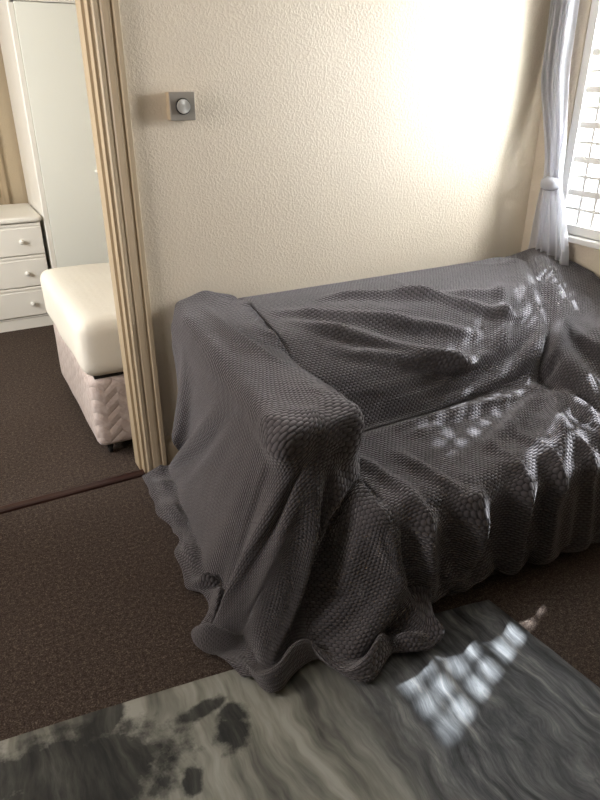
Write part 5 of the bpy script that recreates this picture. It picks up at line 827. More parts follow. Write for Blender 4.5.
        0,0,-1,0,-2,-5,-3,8,3,3,16,-15,0,-2,-1,-2,-2,-1,-1,3,1,1,-1,2,0,-3,5,-1,-1,0,0,0,-1,-1,0,0,-10,2,4,2,4,3,0,-2,-1,-1,-1,0,0,1,0,-1,1,4,-6,0,0,-1,0,-3,
        9,-4,-5,5,3,-4,-2,-3,-3,3,4,1,1,-5,-6,2,6,3,-1,0,0,0,-1,1,0,-3,-9,1,11,0,13,-10,4,1,-5,0,-1,0,-2,0,0,1,0,-3,6,-5,2,0,0,-1,0,0,-1,-1,17,-26,5,3,3,3,
        0,0,-2,-1,-1,0,-6,15,-4,-4,2,2,2,3,-1,0,1,-1,0,-4,8,7,-11,-6,7,0,-2,1,-4,-1,3,1,2,2,-4,-9,1,4,3,1,1,0,0,1,-1,1,-5,-6,7,-1,9,-5,2,5,0,-1,-1,-2,-1,-2,
        1,0,1,-5,4,0,0,0,0,-1,0,0,22,-32,4,3,1,4,2,1,-2,-1,-1,0,-1,5,-7,-2,0,1,1,1,3,-1,0,0,0,0,0,-2,-2,15,-6,-8,2,4,3,-3,-3,-4,2,3,-2,1,5,-3,-3,-10,5,3,
        3,0,0,1,1,0,-1,-5,6,0,2,-1,0,0,1,1,0,0,-1,-1,-2,2,-1,-1,-1,-1,-1,0,1,0,1,-8,-1,4,3,4,2,1,-2,-1,-1,0,0,0,-3,6,4,-5,-2,0,-1,0,0,0,0,-1,0,0,-1,-2,
        -5,14,9,-12,-4,-1,5,0,-1,-3,-5,6,5,-4,0,1,6,-12,0,1,4,1,0,-1,0,0,-1,-4,3,6,-1,0,-4,2,3,-7,0,5,-1,0,0,4,-2,0,0,1,0,0,-1,15,-30,6,2,2,4,3,-1,-2,-1,-1,
        -1,0,1,4,-10,2,5,-2,0,2,-2,-1,0,0,1,0,0,-1,1,-2,-8,-4,17,2,-4,-4,1,2,0,2,-6,-5,7,3,-4,2,6,-4,-2,-6,2,4,1,1,0,0,-1,-4,-3,5,0,6,-2,-8,8,0,-3,2,2,2,
        -2,-1,0,0,0,0,-4,-4,-6,3,4,3,3,3,0,-2,0,-2,1,0,0,0,0,1,1,-1,-7,-1,7,2,0,0,0,0,0,-1,3,-2,2,3,-4,-7,1,5,1,0,-1,-2,-2,5,1,-5,-2,6,1,-2,2,-1,1,-4,
        -8,5,3,2,0,0,1,-4,-8,4,6,-3,5,0,-1,0,3,3,-4,0,0,-2,1,-1,-4,-5,22,-24,5,2,3,4,1,-1,-1,-2,1,-1,1,0,0,-1,-3,-1,3,3,-8,-3,8,-1,0,0,0,0,1,0,2,0,0,4,
        -2,-2,-2,0,1,-1,2,0,-8,3,5,-1,-3,-1,3,1,3,-4,-1,4,-5,-6,3,3,2,-2,1,2,-6,-5,8,3,-2,1,1,2,-1,0,-1,-1,1,-1,-6,-4,29,-31,4,4,2,4,2,0,-2,-1,0,-1,1,-1,0,1,
        0,3,-4,5,5,3,-22,0,0,0,0,0,0,0,-1,0,1,3,-2,4,2,0,-5,-2,1,1,-3,5,-5,-6,6,4,-1,-2,-3,-2,8,4,-6,-2,2,-3,-3,3,3,-1,-1,2,-4,0,1,3,0,-3,-2,3,0,1,-2,0,
        -6,0,7,-8,0,4,2,4,3,1,-2,-2,0,-1,1,-1,0,0,-1,-6,-14,-19,-2,1,4,13,-19,-1,0,0,0,0,0,0,0,-1,-2,3,2,-2,0,6,1,-2,-3,4,-1,-3,3,-10,0,6,3,1,-2,-3,-1,7,1,-3,
        -3,1,-2,-3,4,2,0,2,-3,-1,-1,-1,2,-3,-2,3,-2,2,-6,3,4,18,-29,5,2,3,4,1,-1,-1,0,-2,1,-1,0,0,0,-1,-1,8,-4,-6,4,-2,6,13,-1,0,0,0,0,0,0,0,0,0,-1,-2,1,1,
        0,-3,4,3,0,-1,3,-3,3,-4,-8,4,5,2,0,-1,-2,0,4,1,-1,-3,2,-2,1,0,0,2,-2,-2,-1,0,0,-5,0,1,-2,5,0,19,-29,3,3,3,3,2,1,-1,-2,-1,0,-1,0,0,0,0,-1,0,2,1,
        -1,1,0,-2,-2,0,0,0,0,0,0,0,0,-1,0,0,0,0,-1,-2,3,-1,0,-7,1,2,3,3,2,2,-10,-2,5,4,1,1,0,-1,0,0,1,0,0,-2,0,3,-1,-3,-1,3,0,-1,0,-4,0,3,-3,-2,-3,-4,
        5,2,3,4,1,-2,-2,-1,0,0,0,0,0,0,-1,0,0,3,2,-2,0,0,0,0,0,0,0,-1,0,0,0,0,1,0,0,-1,0,0,0,0,0,-2,7,1,-7,-1,-1,0,1,7,-3,-10,2,6,4,0,1,0,0,0,
        -1,-2,2,0,3,-6,-3,7,-2,0,0,0,1,-2,-5,-1,22,-31,5,3,2,4,1,0,-2,-1,0,-1,0,0,0,0,-1,0,0,0,4,3,-3,0,0,0,0,0,-1,0,1,0,0,0,0,-1,0,0,1,0,0,1,0,-2,
        1,0,0,6,0,-1,-1,0,-12,3,6,-6,-2,5,5,0,0,0,0,-1,0,-2,6,-6,-5,11,-4,1,-1,1,-1,-4,-4,-1,1,-7,2,3,2,4,3,0,-2,-1,-1,-1,0,0,0,0,0,0,0,-1,0,4,4,-1,-2,0,
        0,0,0,1,0,-1,0,0,-1,0,1,0,0,0,0,0,0,-1,1,0,0,0,0,1,-1,0,-2,4,-2,3,4,-5,-8,2,4,4,0,-1,-4,1,5,-4,-1,9,-9,0,1,0,-4,-5,-3,3,3,19,-28,5,2,3,3,0,
        0,-2,-1,-1,0,0,0,0,0,-1,0,0,0,1,3,6,-2,-2,0,0,0,1,-1,0,1,-1,0,1,0,0,0,0,-1,0,0,0,1,0,0,-1,0,0,-1,1,0,0,5,-1,-5,-2,2,2,-8,-7,-2,6,3,6,2,-4,
        -3,2,0,4,-1,-5,-5,-4,1,4,1,20,-30,3,1,2,3,2,0,-2,-1,-1,0,0,0,0,-1,0,0,0,0,1,1,6,8,-2,-1,0,0,0,3,0,-2,-1,1,0,-1,0,0,0,0,1,-1,0,0,0,0,0,1,0,
        0,1,0,0,1,0,-2,-2,-2,-1,-2,2,3,-3,-3,3,1,-1,1,2,-1,-2,-4,-4,-1,2,5,5,-1,-1,-14,-3,4,2,3,0,1,-2,-2,-1,0,0,-1,0,0,1,-1,0,0,0,0,2,6,9,2,-3,0,0,0,3,
        0,1,-2,-1,-1,1,0,0,-1,0,0,1,0,0,-2,0,0,0,0,1,0,0,0,1,0,3,2,0,-1,-1,-1,-1,2,-3,-3,0,1,-1,-2,-3,-3,-1,3,4,4,2,-2,-2,17,-37,4,3,2,3,-2,-1,-3,-1,-1,0,
        -1,1,0,0,0,0,0,-1,0,1,1,1,13,6,-3,0,0,0,2,-1,1,3,0,-5,0,0,0,1,0,0,0,-1,0,2,0,0,0,0,-1,0,0,1,-1,0,0,0,0,0,1,0,1,-1,0,-3,-1,-2,-2,-1,0,3,
        4,2,1,0,-1,-2,-2,-19,0,3,2,3,2,3,-9,-2,0,-2,0,1,0,-1,0,0,1,0,0,-2,1,1,1,11,11,-3,0,0,0,5,-4,0,0,0,3,-4,0,0,0,0,0,0,1,1,0,0,0,0,0,0,0,0,
        -1,1,0,-1,0,1,0,-2,0,-2,-1,0,0,-1,1,1,2,3,0,0,-1,-1,0,1,-5,15,-35,5,1,3,3,1,0,-9,0,-3,1,-2,0,0,1,0,-1,0,0,1,1,-4,2,2,5,14,2,0,0,0,22,-3,-15,-2,
        -8,2,4,0,0,0,0,1,0,1,-1,0,1,0,0,0,1,0,-1,-1,-2,0,-1,0,-1,0,1,0,1,1,0,1,2,0,0,0,-2,0,0,0,1,0,-3,15,-46,16,-1,1,2,4,-2,0,-4,-7,-1,1,-1,-1,0,0,
        0,1,0,0,0,0,2,-5,3,0,17,7,0,0,0,18,-8,-3,-15,8,2,0,0,0,0,0,-1,0,-1,0,0,0,0,0,0,-1,0,1,1,1,0,1,0,0,0,0,0,0,0,-1,0,-2,-1,1,0,1,1,0,1,-1,
        -2,-6,-5,-9,1,3,1,3,0,-1,-2,8,-16,-1,-2,2,-2,0,0,0,0,-1,1,0,1,0,2,-5,3,4,22,0,-1,0,-28,-5,15,17,1,-1,0,0,0,0,0,0,0,0,0,0,0,0,0,1,0,0,0,1,-1,0,
        0,0,0,0,0,0,0,0,1,0,1,1,-1,0,0,0,0,-1,1,1,12,-30,4,-8,5,1,-1,-1,-1,-2,6,-5,-10,0,1,-1,-1,0,0,0,1,0,0,0,0,1,1,-4,1,18,8,7,-5,-19,20,4,-3,0,0,-1,
        0,0,0,-1,0,0,0,0,0,-1,0,0,-1,0,0,0,0,1,0,0,0,0,0,0,-1,0,0,0,0,0,0,1,-1,0,-1,0,1,-1,1,-5,-5,19,9,-23,1,-2,0,-1,-1,0,12,-19,1,0,0,-1,0,0,0,0,
        0,1,0,0,0,1,1,-5,7,3,15,5,5,-1,-2,1,-2,0,1,0,0,0,1,0,-1,-1,0,0,-1,0,0,-1,0,1,0,-1,0,1,0,0,0,0,1,1,0,0,0,0,0,-1,-1,0,-1,0,0,0,1,0,-2,-7,
        -8,-6,31,1,3,0,-1,1,-1,-3,-4,1,0,-1,1,0,0,0,0,0,-1,1,0,0,0,1,2,-6,1,-13,7,-1,5,-3,-4,5,0,0,0,0,0,0,0,1,1,1,1,2,0,0,1,-5,-1,-1,0,0,-1,0,0,-2,
        0,-1,0,0,0,0,0,0,1,2,2,1,-2,1,0,0,-2,-7,1,-1,16,-3,3,2,-1,1,0,-2,-2,-2,0,-1,-1,0,0,0,0,0,0,1,-1,1,0,1,0,0,-1,3,-9,-7,-2,2,1,-2,2,1,0,0,0,1,
        1,0,1,0,-1,-1,-1,-1,0,-1,-1,1,1,1,0,0,-1,0,2,-1,0,-1,0,-1,0,-1,1,1,2,0,-1,2,-1,-1,1,-4,-1,-2,18,-7,2,3,1,-1,0,0,-3,0,-3,-1,-1,0,0,0,0,0,0,0,0,1,
        -1,1,0,0,0,0,-6,1,0,-1,1,0,-1,2,1,0,0,0,-1,0,0,0,0,0,-2,-1,1,0,1,6,-1,0,-1,-1,0,-1,-3,0,1,-1,-1,1,2,2,2,-1,0,-3,-3,2,1,-3,1,3,-2,-3,17,-3,-3,4,
        2,-2,0,0,-1,-2,0,1,-8,1,1,1,0,0,-1,0,0,0,0,1,-1,0,0,1,-2,-3,0,0,0,0,1,-3,2,1,0,0,0,0,-1,0,-1,0,0,1,1,0,0,0,0,0,-1,0,1,0,-1,0,0,-1,2,4,
        1,-1,-2,-1,-1,-3,1,2,-2,0,3,2,-6,-9,22,-1,-3,2,5,0,0,-1,0,-2,-2,1,4,-11,0,1,0,0,0,1,0,0,-1,0,0,1,0,0,0,-3,-2,0,0,0,0,-1,11,-10,2,0,1,-2,0,-2,0,0,
        0,0,1,0,0,0,-1,0,0,1,0,0,0,0,1,1,3,0,-2,-2,0,-1,-3,1,3,-1,0,2,-1,1,1,-14,18,-1,2,-2,6,3,-1,0,1,-2,-2,-2,-2,9,-10,-4,2,0,0,0,0,0,0,0,0,0,0,0,
        1,-1,-3,-1,0,0,-1,0,4,1,-4,1,0,1,-2,1,-2,1,-1,0,0,0,0,0,0,1,0,0,0,-1,0,0,4,5,1,-7,-1,0,0,-5,2,3,0,-1,2,1,-1,2,3,-11,7,2,0,0,3,5,2,-1,0,0,
        -1,-2,-2,-6,6,1,-7,1,0,0,0,0,0,0,1,-1,1,-1,1,-1,1,-4,-1,0,0,1,-2,5,-2,-3,2,0,2,-3,0,-1,0,1,0,0,-1,0,0,1,0,0,0,-1,2,1,3,2,-8,-4,5,0,-2,2,6,-4,
        0,-1,4,-1,-1,1,2,-6,0,9,9,-14,2,5,4,-1,0,2,0,-1,-3,-2,0,-9,9,-6,-1,1,0,0,0,0,0,0,1,-1,1,0,1,-2,-2,-4,2,0,0,-1,8,-9,2,1,0,1,-1,-1,-3,2,0,0,0,1,
        0,0,-1,0,0,1,3,0,0,-4,-3,5,2,0,-2,4,-4,-1,3,4,6,-9,-1,-4,6,-3,-2,7,2,3,-7,2,4,3,0,1,1,1,-2,-4,-3,8,0,-15,1,0,1,1,0,0,0,0,0,0,1,0,0,-5,4,0,
        -5,-3,4,1,-1,-1,0,0,3,-2,1,0,-1,-3,2,0,0,0,0,0,0,0,0,0,3,-2,-1,-1,1,1,-2,1,-4,7,-2,1,0,3,8,-13,5,-10,15,-7,1,3,0,6,-5,-3,4,6,0,0,0,1,3,-2,-4,1,
        -22,14,-3,1,0,-1,0,0,0,0,0,-1,0,-1,1,0,6,-2,-3,35,-17,6,0,0,-1,0,2,-3,3,-2,4,-3,-5,3,2,0,-1,0,0,0,0,1,0,-2,1,0,-1,0,-1,4,1,-5,3,0,0,0,12,-18,8,-7,
        24,-10,-5,-1,5,-8,9,-4,-1,5,4,0,1,0,1,1,0,-4,-7,-2,3,-3,13,-2,-1,-1,0,-1,0,0,1,-1,1,0,0,1,0,-3,-11,22,-36,1,0,-2,1,5,-6,0,-1,11,-9,-3,1,1,0,0,0,0,0,0,
        0,0,3,-4,-2,3,0,0,6,0,-6,1,0,-1,12,-16,7,-16,29,-10,-2,12,-10,1,-2,1,-1,2,5,1,0,0,0,1,2,0,-3,-4,13,-34,40,-3,-4,0,0,0,0,0,0,0,1,0,-1,1,-4,1,-22,8,-5,13,
        0,0,-1,4,0,-5,1,-2,2,-2,4,-4,1,0,1,0,1,-1,0,-1,0,3,-1,-4,4,0,0,6,-2,-6,2,0,12,-13,-1,-5,18,0,-7,-1,5,-1,-10,4,3,0,3,4,-1,1,0,1,-1,-3,5,-6,-9,-17,46,-5,
        4,-7,0,0,0,1,0,0,-1,0,0,1,-3,1,-33,32,-18,-4,-8,1,-1,-1,4,-1,-4,2,-1,-2,1,11,-12,1,-1,0,3,-1,1,0,-1,0,8,-7,-4,3,0,0,6,1,-5,-3,8,-10,0,1,-9,18,-7,0,9,-17,
        11,-9,6,3,2,5,1,1,0,0,-1,-1,4,-11,-13,-12,48,-2,4,-7,-1,0,-1,0,0,0,0,1,0,0,-2,-1,-17,21,-14,-6,-7,-5,1,0,-1,2,0,-4,0,0,-1,2,6,-9,-1,1,1,2,1,0,-1,1,-2,9,
        -7,-4,1,1,-1,8,-1,1,-7,-2,0,3,-3,11,-11,3,2,14,-14,-15,14,0,1,3,6,0,0,1,0,0,-1,0,-29,1,43,0,0,-1,-8,2,0,0,0,0,0,0,0,0,-2,-2,-16,18,-4,-11,-5,-5,-4,2,0,-10,
        12,0,-8,3,0,-6,24,-18,15,-15,-2,1,3,-1,0,1,0,3,-16,17,-6,1,-1,1,-16,14,6,-1,-8,1,-1,25,-19,-1,0,6,-24,17,5,-3,4,2,-1,1,1,0,0,0,0,-1,0,-7,31,-8,-1,2,-7,-4,2,-1,
        1,0,-1,0,0,0,-1,-2,-14,18,-9,3,-10,-10,4,-3,4,-2,6,-9,1,0,0,-1,0,-2,-2,1,11,-3,2,-6,1,0,-1,0,2,1,-6,8,-4,0,0,10,-18,7,-2,3,1,-2,6,1,2,-8,4,-4,-10,12,-7,-2,
        3,5,0,-1,1,0,0,-1,-1,0,15,4,-5,0,0,-4,-1,0,-2,-1,0,1,0,0,-1,-1,-10,12,1,-2,-6,-25,-3,19,4,7,2,-1,3,-11,0,-2,1,0,-3,-2,2,-1,3,12,-11,1,0,1,0,0,12,-18,13,-7,
        -1,1,2,-10,8,2,0,-2,2,2,2,1,-6,-8,6,6,-2,5,-9,1,1,0,0,-1,0,0,0,-2,1,16,2,-5,2,-2,-4,1,-2,-1,0,0,-1,0,0,-1,-7,6,3,0,-2,-7,26,-3,-30,3,10,-1,-1,-1,-12,20,
        -10,-6,0,-4,9,-8,2,2,-5,7,-2,0,0,0,-3,-18,19,14,-12,1,-1,-16,12,4,2,-1,0,0,-12,19,-1,-5,-3,3,2,0,4,10,-8,-9,1,0,1,0,0,-1,0,-12,27,1,-4,1,-5,-1,1,-1,-2,-1,0,1,
        -1,-2,-2,1,4,0,-2,-10,-22,29,20,-2,0,6,2,-3,-18,13,-8,-1,5,1,-8,11,7,-2,0,-9,6,-1,0,0,-1,-7,-9,2,-1,14,0,0,-16,-1,19,-1,0,0,-1,1,-3,4,0,2,-2,4,2,20,1,-21,-12,-2,
        0,-2,1,2,3,0,6,-3,3,19,-14,-6,0,1,-2,-4,-1,-1,0,0,0,-1,2,1,0,0,-10,-22,-7,24,48,17,2,0,-1,2,-3,-9,7,1,0,3,-3,-5,7,0,11,-12,2,0,0,0,1,1,-21,15,1,1,0,-4,
        2,2,0,0,0,1,1,-21,20,1,0,-1,-1,1,10,-9,9,-24,0,-3,-1,-3,-2,-2,0,-1,1,4,-4,8,2,1,-1,-1,-5,-5,0,-1,0,1,2,0,-1,0,0,26,5,-26,3,0,25,3,0,0,-3,-1,9,-8,-1,0,
        1,0,-2,3,0,-10,10,1,0,0,0,2,-1,6,-11,2,0,0,-3,1,3,0,-1,0,1,0,3,-4,1,-1,0,0,1,0,3,-3,-12,-1,-4,-2,-1,-2,-2,-1,-2,0,1,5,0,4,1,0,-2,-2,-5,-4,0,-1,0,1,
        4,-1,-1,0,4,43,-28,-16,5,4,2,0,1,0,-1,3,-4,-1,-1,1,1,-3,3,1,-6,6,0,0,0,0,1,-2,12,-13,-1,0,1,-1,-2,4,0,1,-2,1,-1,3,-2,0,-1,0,2,0,-2,3,-6,-8,-1,-4,-1,-2,
        -1,-2,-3,-2,-1,1,8,-5,4,3,1,0,-3,-3,-6,-3,0,-1,1,0,3,0,0,0,14,32,-31,-9,5,3,0,0,2,-3,2,-3,-2,1,0,0,0,1,0,-5,5,1,0,-1,1,1,-1,3,-5,-1,0,1,1,-7,7,0,
        0,-1,2,-2,4,-4,0,1,0,0,0,-2,5,-10,-5,0,-4,-2,-2,-2,-1,-2,-2,-2,1,-1,10,-8,6,3,0,-1,-3,-3,-6,-1,0,-1,0,0,2,0,2,-2,37,1,-25,-2,2,0,1,1,-1,1,-2,-2,-1,0,1,6,
        -6,0,-4,5,2,-1,0,0,2,-3,1,-2,-1,0,1,0,5,-3,-1,0,-2,2,-2,5,-3,-1,0,1,0,0,1,0,-10,-2,-1,-4,-2,-1,-2,-2,-1,-3,-2,0,0,-2,10,-6,5,3,0,-2,-3,-3,-6,-1,0,0,0,0,
        1,-1,8,-4,59,-24,-27,2,-1,1,2,-1,0,0,-2,-2,0,1,3,-3,1,-5,5,1,1,-1,0,1,-1,-3,0,0,0,1,-2,7,-3,-1,0,-1,2,-3,7,-6,1,-1,1,1,-2,-3,4,-11,1,-2,-2,-4,0,-3,-1,-1,
        -2,-3,-1,0,-1,1,6,-2,4,3,-1,-4,-4,-2,-5,-1,0,-1,0,0,1,-2,8,-1,55,-22,2,0,0,3,0,-3,1,-2,-2,0,0,4,-3,-1,-2,2,3,0,0,0,2,-2,-2,0,-1,-1,2,-3,10,-5,-1,0,-2,3,
        -3,-1,3,-1,1,1,-2,-1,0,1,-13,4,0,4,-11,-2,0,-3,-2,0,-3,-3,1,-1,0,1,4,0,3,2,-1,-2,-6,-2,-5,0,0,-2,-1,1,2,0,3,15,36,1,0,1,2,1,-2,2,-1,0,-4,-3,5,-3,-1,0,
        2,1,1,0,-1,2,-1,-1,-2,-1,-1,3,-2,3,1,0,-1,-2,2,-2,1,1,-1,2,-4,1,-1,2,-1,-23,18,-2,1,-5,-6,0,-3,-1,-1,-1,-2,-2,-1,1,0,-1,4,1,3,2,-2,-3,-5,-3,-4,-1,0,0,-1,2,
        0,1,2,27,1,1,-1,2,4,-5,5,-3,2,-8,-3,5,0,-3,12,-6,-1,-1,0,1,2,-1,-2,2,-7,1,4,-3,5,-1,-1,1,-3,2,-3,3,-1,1,-2,0,0,-2,1,0,-14,10,-1,-1,7,-16,-2,1,-4,-1,-1,-3,
        -2,0,-1,2,1,-3,5,2,4,0,-2,-5,-4,-4,-2,1,-1,-2,0,3,-2,-1,4,1,-1,1,1,6,-5,2,0,1,-10,3,0,5,-13,24,-11,1,-4,-6,5,-10,12,1,1,-7,0,3,-2,6,-3,0,0,-2,1,-1,3,-1,
        -1,-5,3,0,0,-2,0,-10,9,-2,-1,4,-5,-10,1,-2,-3,-1,-2,-1,-3,-1,1,1,0,-2,8,0,6,2,-5,-5,-5,-4,-2,0,1,-3,0,3,1,-1,1,0,-1,1,-3,4,2,2,1,1,-3,-14,13,15,-8,-5,-2,-4,
        7,-8,-5,5,5,-1,11,-17,3,-2,8,-3,-2,0,-2,0,-1,5,-1,-7,3,0,0,-6,-1,2,-4,8,-1,-3,-3,11,-17,-3,2,-4,-3,-1,-1,-3,-1,-1,0,2,-1,-2,7,-1,4,6,-2,-3,-5,-6,-2,1,0,-5,1,5,
        1,0,0,0,0,9,-6,-4,7,1,15,-2,5,-27,17,-3,-4,-3,0,-2,-14,8,0,10,1,1,11,-19,-3,12,-9,-1,1,-2,-7,6,5,1,-9,1,-2,-10,10,0,-25,25,10,-10,-4,0,6,-3,-13,1,0,-5,-1,-1,0,-5,
        -2,0,1,3,-2,0,5,-1,3,5,-4,-4,-3,-4,-3,2,-1,-4,1,4,0,0,0,0,3,6,8,-2,-8,1,-3,-23,20,4,5,-2,-5,8,1,-48,33,-2,16,2,-1,3,-46,31,6,-8,3,-5,12,-27,11,16,-5,-18,0,-1,
        8,-1,-9,-23,74,-14,-21,0,-6,-1,9,-15,-7,3,-2,-5,0,-1,-1,-2,-2,0,0,1,-1,-4,9,-3,2,7,-3,-9,-3,-3,-1,4,0,-6,0,-1,0,0,0,-1,11,0,8,4,-25,11,9,-10,-4,-7,-3,-1,0,-33,48,-5,
        1,12,1,0,-11,0,5,-5,10,-3,-33,-20,43,-6,-1,-24,32,2,2,-1,-16,-18,34,18,6,-1,-33,-8,0,10,-1,-15,-1,2,-5,-3,0,-2,-1,0,-1,-1,1,0,4,-11,12,-3,1,4,-2,-4,-3,-5,1,2,1,-6,1,0,
        0,0,0,0,0,-1,3,29,-42,26,-1,-24,3,4,1,0,35,3,-35,1,-8,1,0,12,-1,2,-8,-4,1,27,-24,-1,-4,-7,18,-17,-1,0,3,14,15,-10,-14,19,-4,-3,-3,-17,3,8,1,-22,3,0,-6,-2,0,-2,0,-1,
        0,-1,0,1,4,-14,14,0,1,5,-7,-3,0,-5,-1,0,3,0,0,0,0,0,0,0,0,0,-22,34,-11,0,25,-24,-2,-1,0,0,16,-1,-9,-9,-2,-5,-34,59,-5,-9,-11,-9,-23,52,-5,-8,-5,-5,9,1,1,-2,-1,-5,
        15,-13,-20,34,8,-9,4,-19,14,-1,-13,-11,4,-1,-6,-1,-1,-2,-1,-1,0,0,0,6,0,-11,13,-4,3,5,-6,-4,-3,-4,0,0,2,-1,0,0,0,0,0,0,-1,23,0,-4,-15,-17,17,1,0,-2,0,-24,17,9,-8,-1,
        7,19,-7,-5,-34,0,12,30,-2,-17,-1,-10,-2,10,-2,-6,0,1,-5,-2,4,-3,4,34,-9,-9,5,-20,12,12,-31,-1,3,-2,-7,1,-1,-1,-1,-1,0,0,-1,13,-5,-17,21,-9,10,1,-13,-3,-2,-4,0,-2,1,0,0,0,
        0,-1,0,0,1,9,-20,5,11,-2,0,0,0,-4,12,-2,-15,-2,0,1,15,-7,6,-13,3,1,1,-1,2,2,-2,-3,0,1,3,1,1,-1,-16,19,2,-26,19,41,-44,-7,38,-4,-39,30,3,-2,-4,-7,-4,-8,-6,-4,-5,-5,
        -2,-1,-2,12,6,-6,16,10,0,0,-7,-3,1,3,5,-6,-1,0,0,0,0,0,-2,-3,-8,14,12,-14,2,1,-1,0,5,11,-12,6,-15,-1,-1,2,-1,-2,15,-2,-2,-2,2,-5,0,-5,5,0,-1,0,1,0,0,18,-23,7,
        -1,-12,16,23,-14,-38,17,20,-1,1,-5,-10,8,-1,2,-4,-1,0,0,-2,-1,0,-3,4,-5,6,2,-1,4,5,-1,-2,-2,-4,1,1,0,0,0,1,-2,0,-2,5,-4,-1,5,0,0,2,3,0,2,5,-11,-8,0,1,-1,0,
        0,2,3,-1,4,0,0,-3,-2,-1,1,2,1,-1,0,-1,-2,3,-3,14,-27,-2,56,-32,12,-10,2,1,0,-6,-3,4,-1,1,-3,0,-1,-1,0,-1,-2,1,0,-1,5,-2,3,4,2,1,-2,-11,0,0,0,0,0,0,0,0,
        0,0,0,0,0,0,0,0,0,0,0,0,0,0,0,0,0,0,0,0,0,0,0,0,0,0,0,0,0,0,0,0,0,0,0,0,0,0,0,0,0,0,0,0,0,0,0,0,0,0,0,0,0,0,0,0,0,0,0,0,
        0,0,0,0,0,0,0,0,0,0,0,6,0,0,0,0,0,0,0,0,0,0,0,0,0,0,0,0,0,0,0,0,0,0,0,0,0,0,0,0,0,0,0,0,0,0,0,0,0,0,0,0,0,0,0,0,0,0,0,0,
        0,0,0,0,0,0,0,0,0,0,0,0,0,-7,-2,-1,2,10,-3,-4,-3,-1,1,0,0,-1,0,2,-1,-12,-31,-1,-1,-1,-1,-1,-1,-1,0,-1,-1,-1,-1,0,-1,0,-1,0,-1,0,0,0,-1,0,0,0,0,0,0,0,
        0,0,0,0,0,0,0,0,1,0,0,1,0,1,2,2,1,3,2,3,4,3,3,3,4,3,3,4,3,0,0,0,7,2,-1,0,-23,8,0,1,3,-2,1,-3,1,4,0,-1,-1,-29,1,1,1,1,1,1,1,0,1,1,
        1,1,0,1,0,1,0,1,0,0,0,1,0,0,0,0,0,0,0,0,0,0,0,-1,0,0,-1,-1,0,0,-1,0,0,-1,-1,-1,-3,-3,-3,-4,-3,-3,-2,-2,-1,0,0,1,6,9,8,7,6,6,-17,12,-3,1,5,1,
        -4,-2,2,5,-4,-3,3,14,0,0,0,0,0,0,0,0,0,0,0,0,-1,0,0,0,-1,0,0,-1,0,0,0,-1,0,0,0,0,0,0,0,0,0,0,1,0,0,2,0,0,1,0,1,0,0,1,1,2,2,0,0,0,
        -1,-2,-3,-4,-4,-6,-4,-6,-9,-7,-1,4,6,19,4,-4,6,-2,0,0,-1,3,-3,1,-3,2,10,0,0,0,0,0,0,0,0,0,0,0,0,1,0,0,0,1,0,0,1,0,0,0,1,0,0,0,0,0,0,0,0,0,
        0,1,3,2,2,3,3,3,3,3,3,2,2,3,1,2,2,2,1,0,1,-1,1,-1,-1,-3,-3,-5,-8,-12,-15,-12,0,2,8,2,-3,-4,1,2,7,-9,-2,4,1,-2,0,0,0,0,0,0,0,0,0,0,0,0,0,0,
        0,0,0,0,0,0,0,0,0,0,0,0,1,0,0,0,0,0,-1,0,-1,-3,-2,-3,-3,-3,-3,-2,-2,-2,-1,-2,-2,0,0,3,4,5,6,5,7,5,6,5,4,3,5,7,5,2,-2,-8,-14,-17,-12,-4,-2,2,-24,-10,
        1,-10,-7,-3,-2,-5,1,0,1,0,1,0,1,0,1,0,1,0,0,0,0,1,0,0,0,0,-1,0,0,0,1,-1,0,0,0,0,0,1,0,0,-1,1,0,0,-1,-1,-1,-2,-2,-1,-2,-2,-4,-3,-6,-6,-5,-4,-2,-2,
        -1,0,1,5,2,1,-3,-1,0,-1,-2,3,5,2,0,-6,-4,22,-4,2,8,4,-1,-7,-12,0,1,0,0,0,1,0,1,-1,1,-1,1,1,0,1,0,0,0,1,0,2,0,1,0,-1,1,0,0,0,0,0,0,0,0,1,
        -1,0,0,1,0,0,0,0,-1,0,0,1,0,2,0,-1,-2,-3,-6,1,-9,-3,-8,-2,-1,4,3,4,7,4,1,2,2,2,5,-28,11,6,3,1,1,-2,0,-35,0,1,0,2,1,0,1,0,1,1,1,0,1,1,0,0,
        1,2,0,1,-1,1,0,0,1,0,0,1,0,1,0,0,0,0,0,0,0,0,0,0,0,0,0,0,0,0,-1,0,-1,0,-1,1,0,4,-4,7,0,2,-1,-2,-1,-1,2,-1,-7,-15,-8,-5,0,5,33,-30,8,1,0,2,
        0,0,-44,0,0,1,0,-1,1,0,0,1,0,0,1,0,1,1,0,1,0,0,0,1,0,0,1,0,0,1,-1,1,0,0,0,1,0,0,0,0,0,0,0,-1,0,0,0,0,0,0,0,0,0,0,-1,0,-2,0,-3,0,
        -2,-1,-1,0,3,5,5,2,12,5,0,-11,-11,9,3,-15,-2,1,0,3,0,-47,1,0,-1,0,1,0,-1,1,0,0,0,0,0,0,0,1,-1,0,0,0,0,1,0,0,0,0,0,1,-1,0,1,0,-1,0,0,0,0,0,
        0,0,1,0,0,-1,0,0,1,0,0,-1,1,-1,0,0,0,0,-1,0,-1,0,0,1,3,2,-4,-2,1,1,19,10,-23,5,0,-2,1,0,0,1,-46,0,-1,1,0,0,0,0,0,0,0,0,0,0,0,0,0,0,0,0,
        0,0,0,0,0,0,0,0,0,0,0,0,0,0,0,0,0,0,0,0,0,0,0,0,0,0,0,0,0,0,1,0,1,-2,0,0,0,0,-1,-1,-1,0,2,3,2,-3,-3,-1,2,0,6,22,1,4,-3,1,1,3,-1,-46,
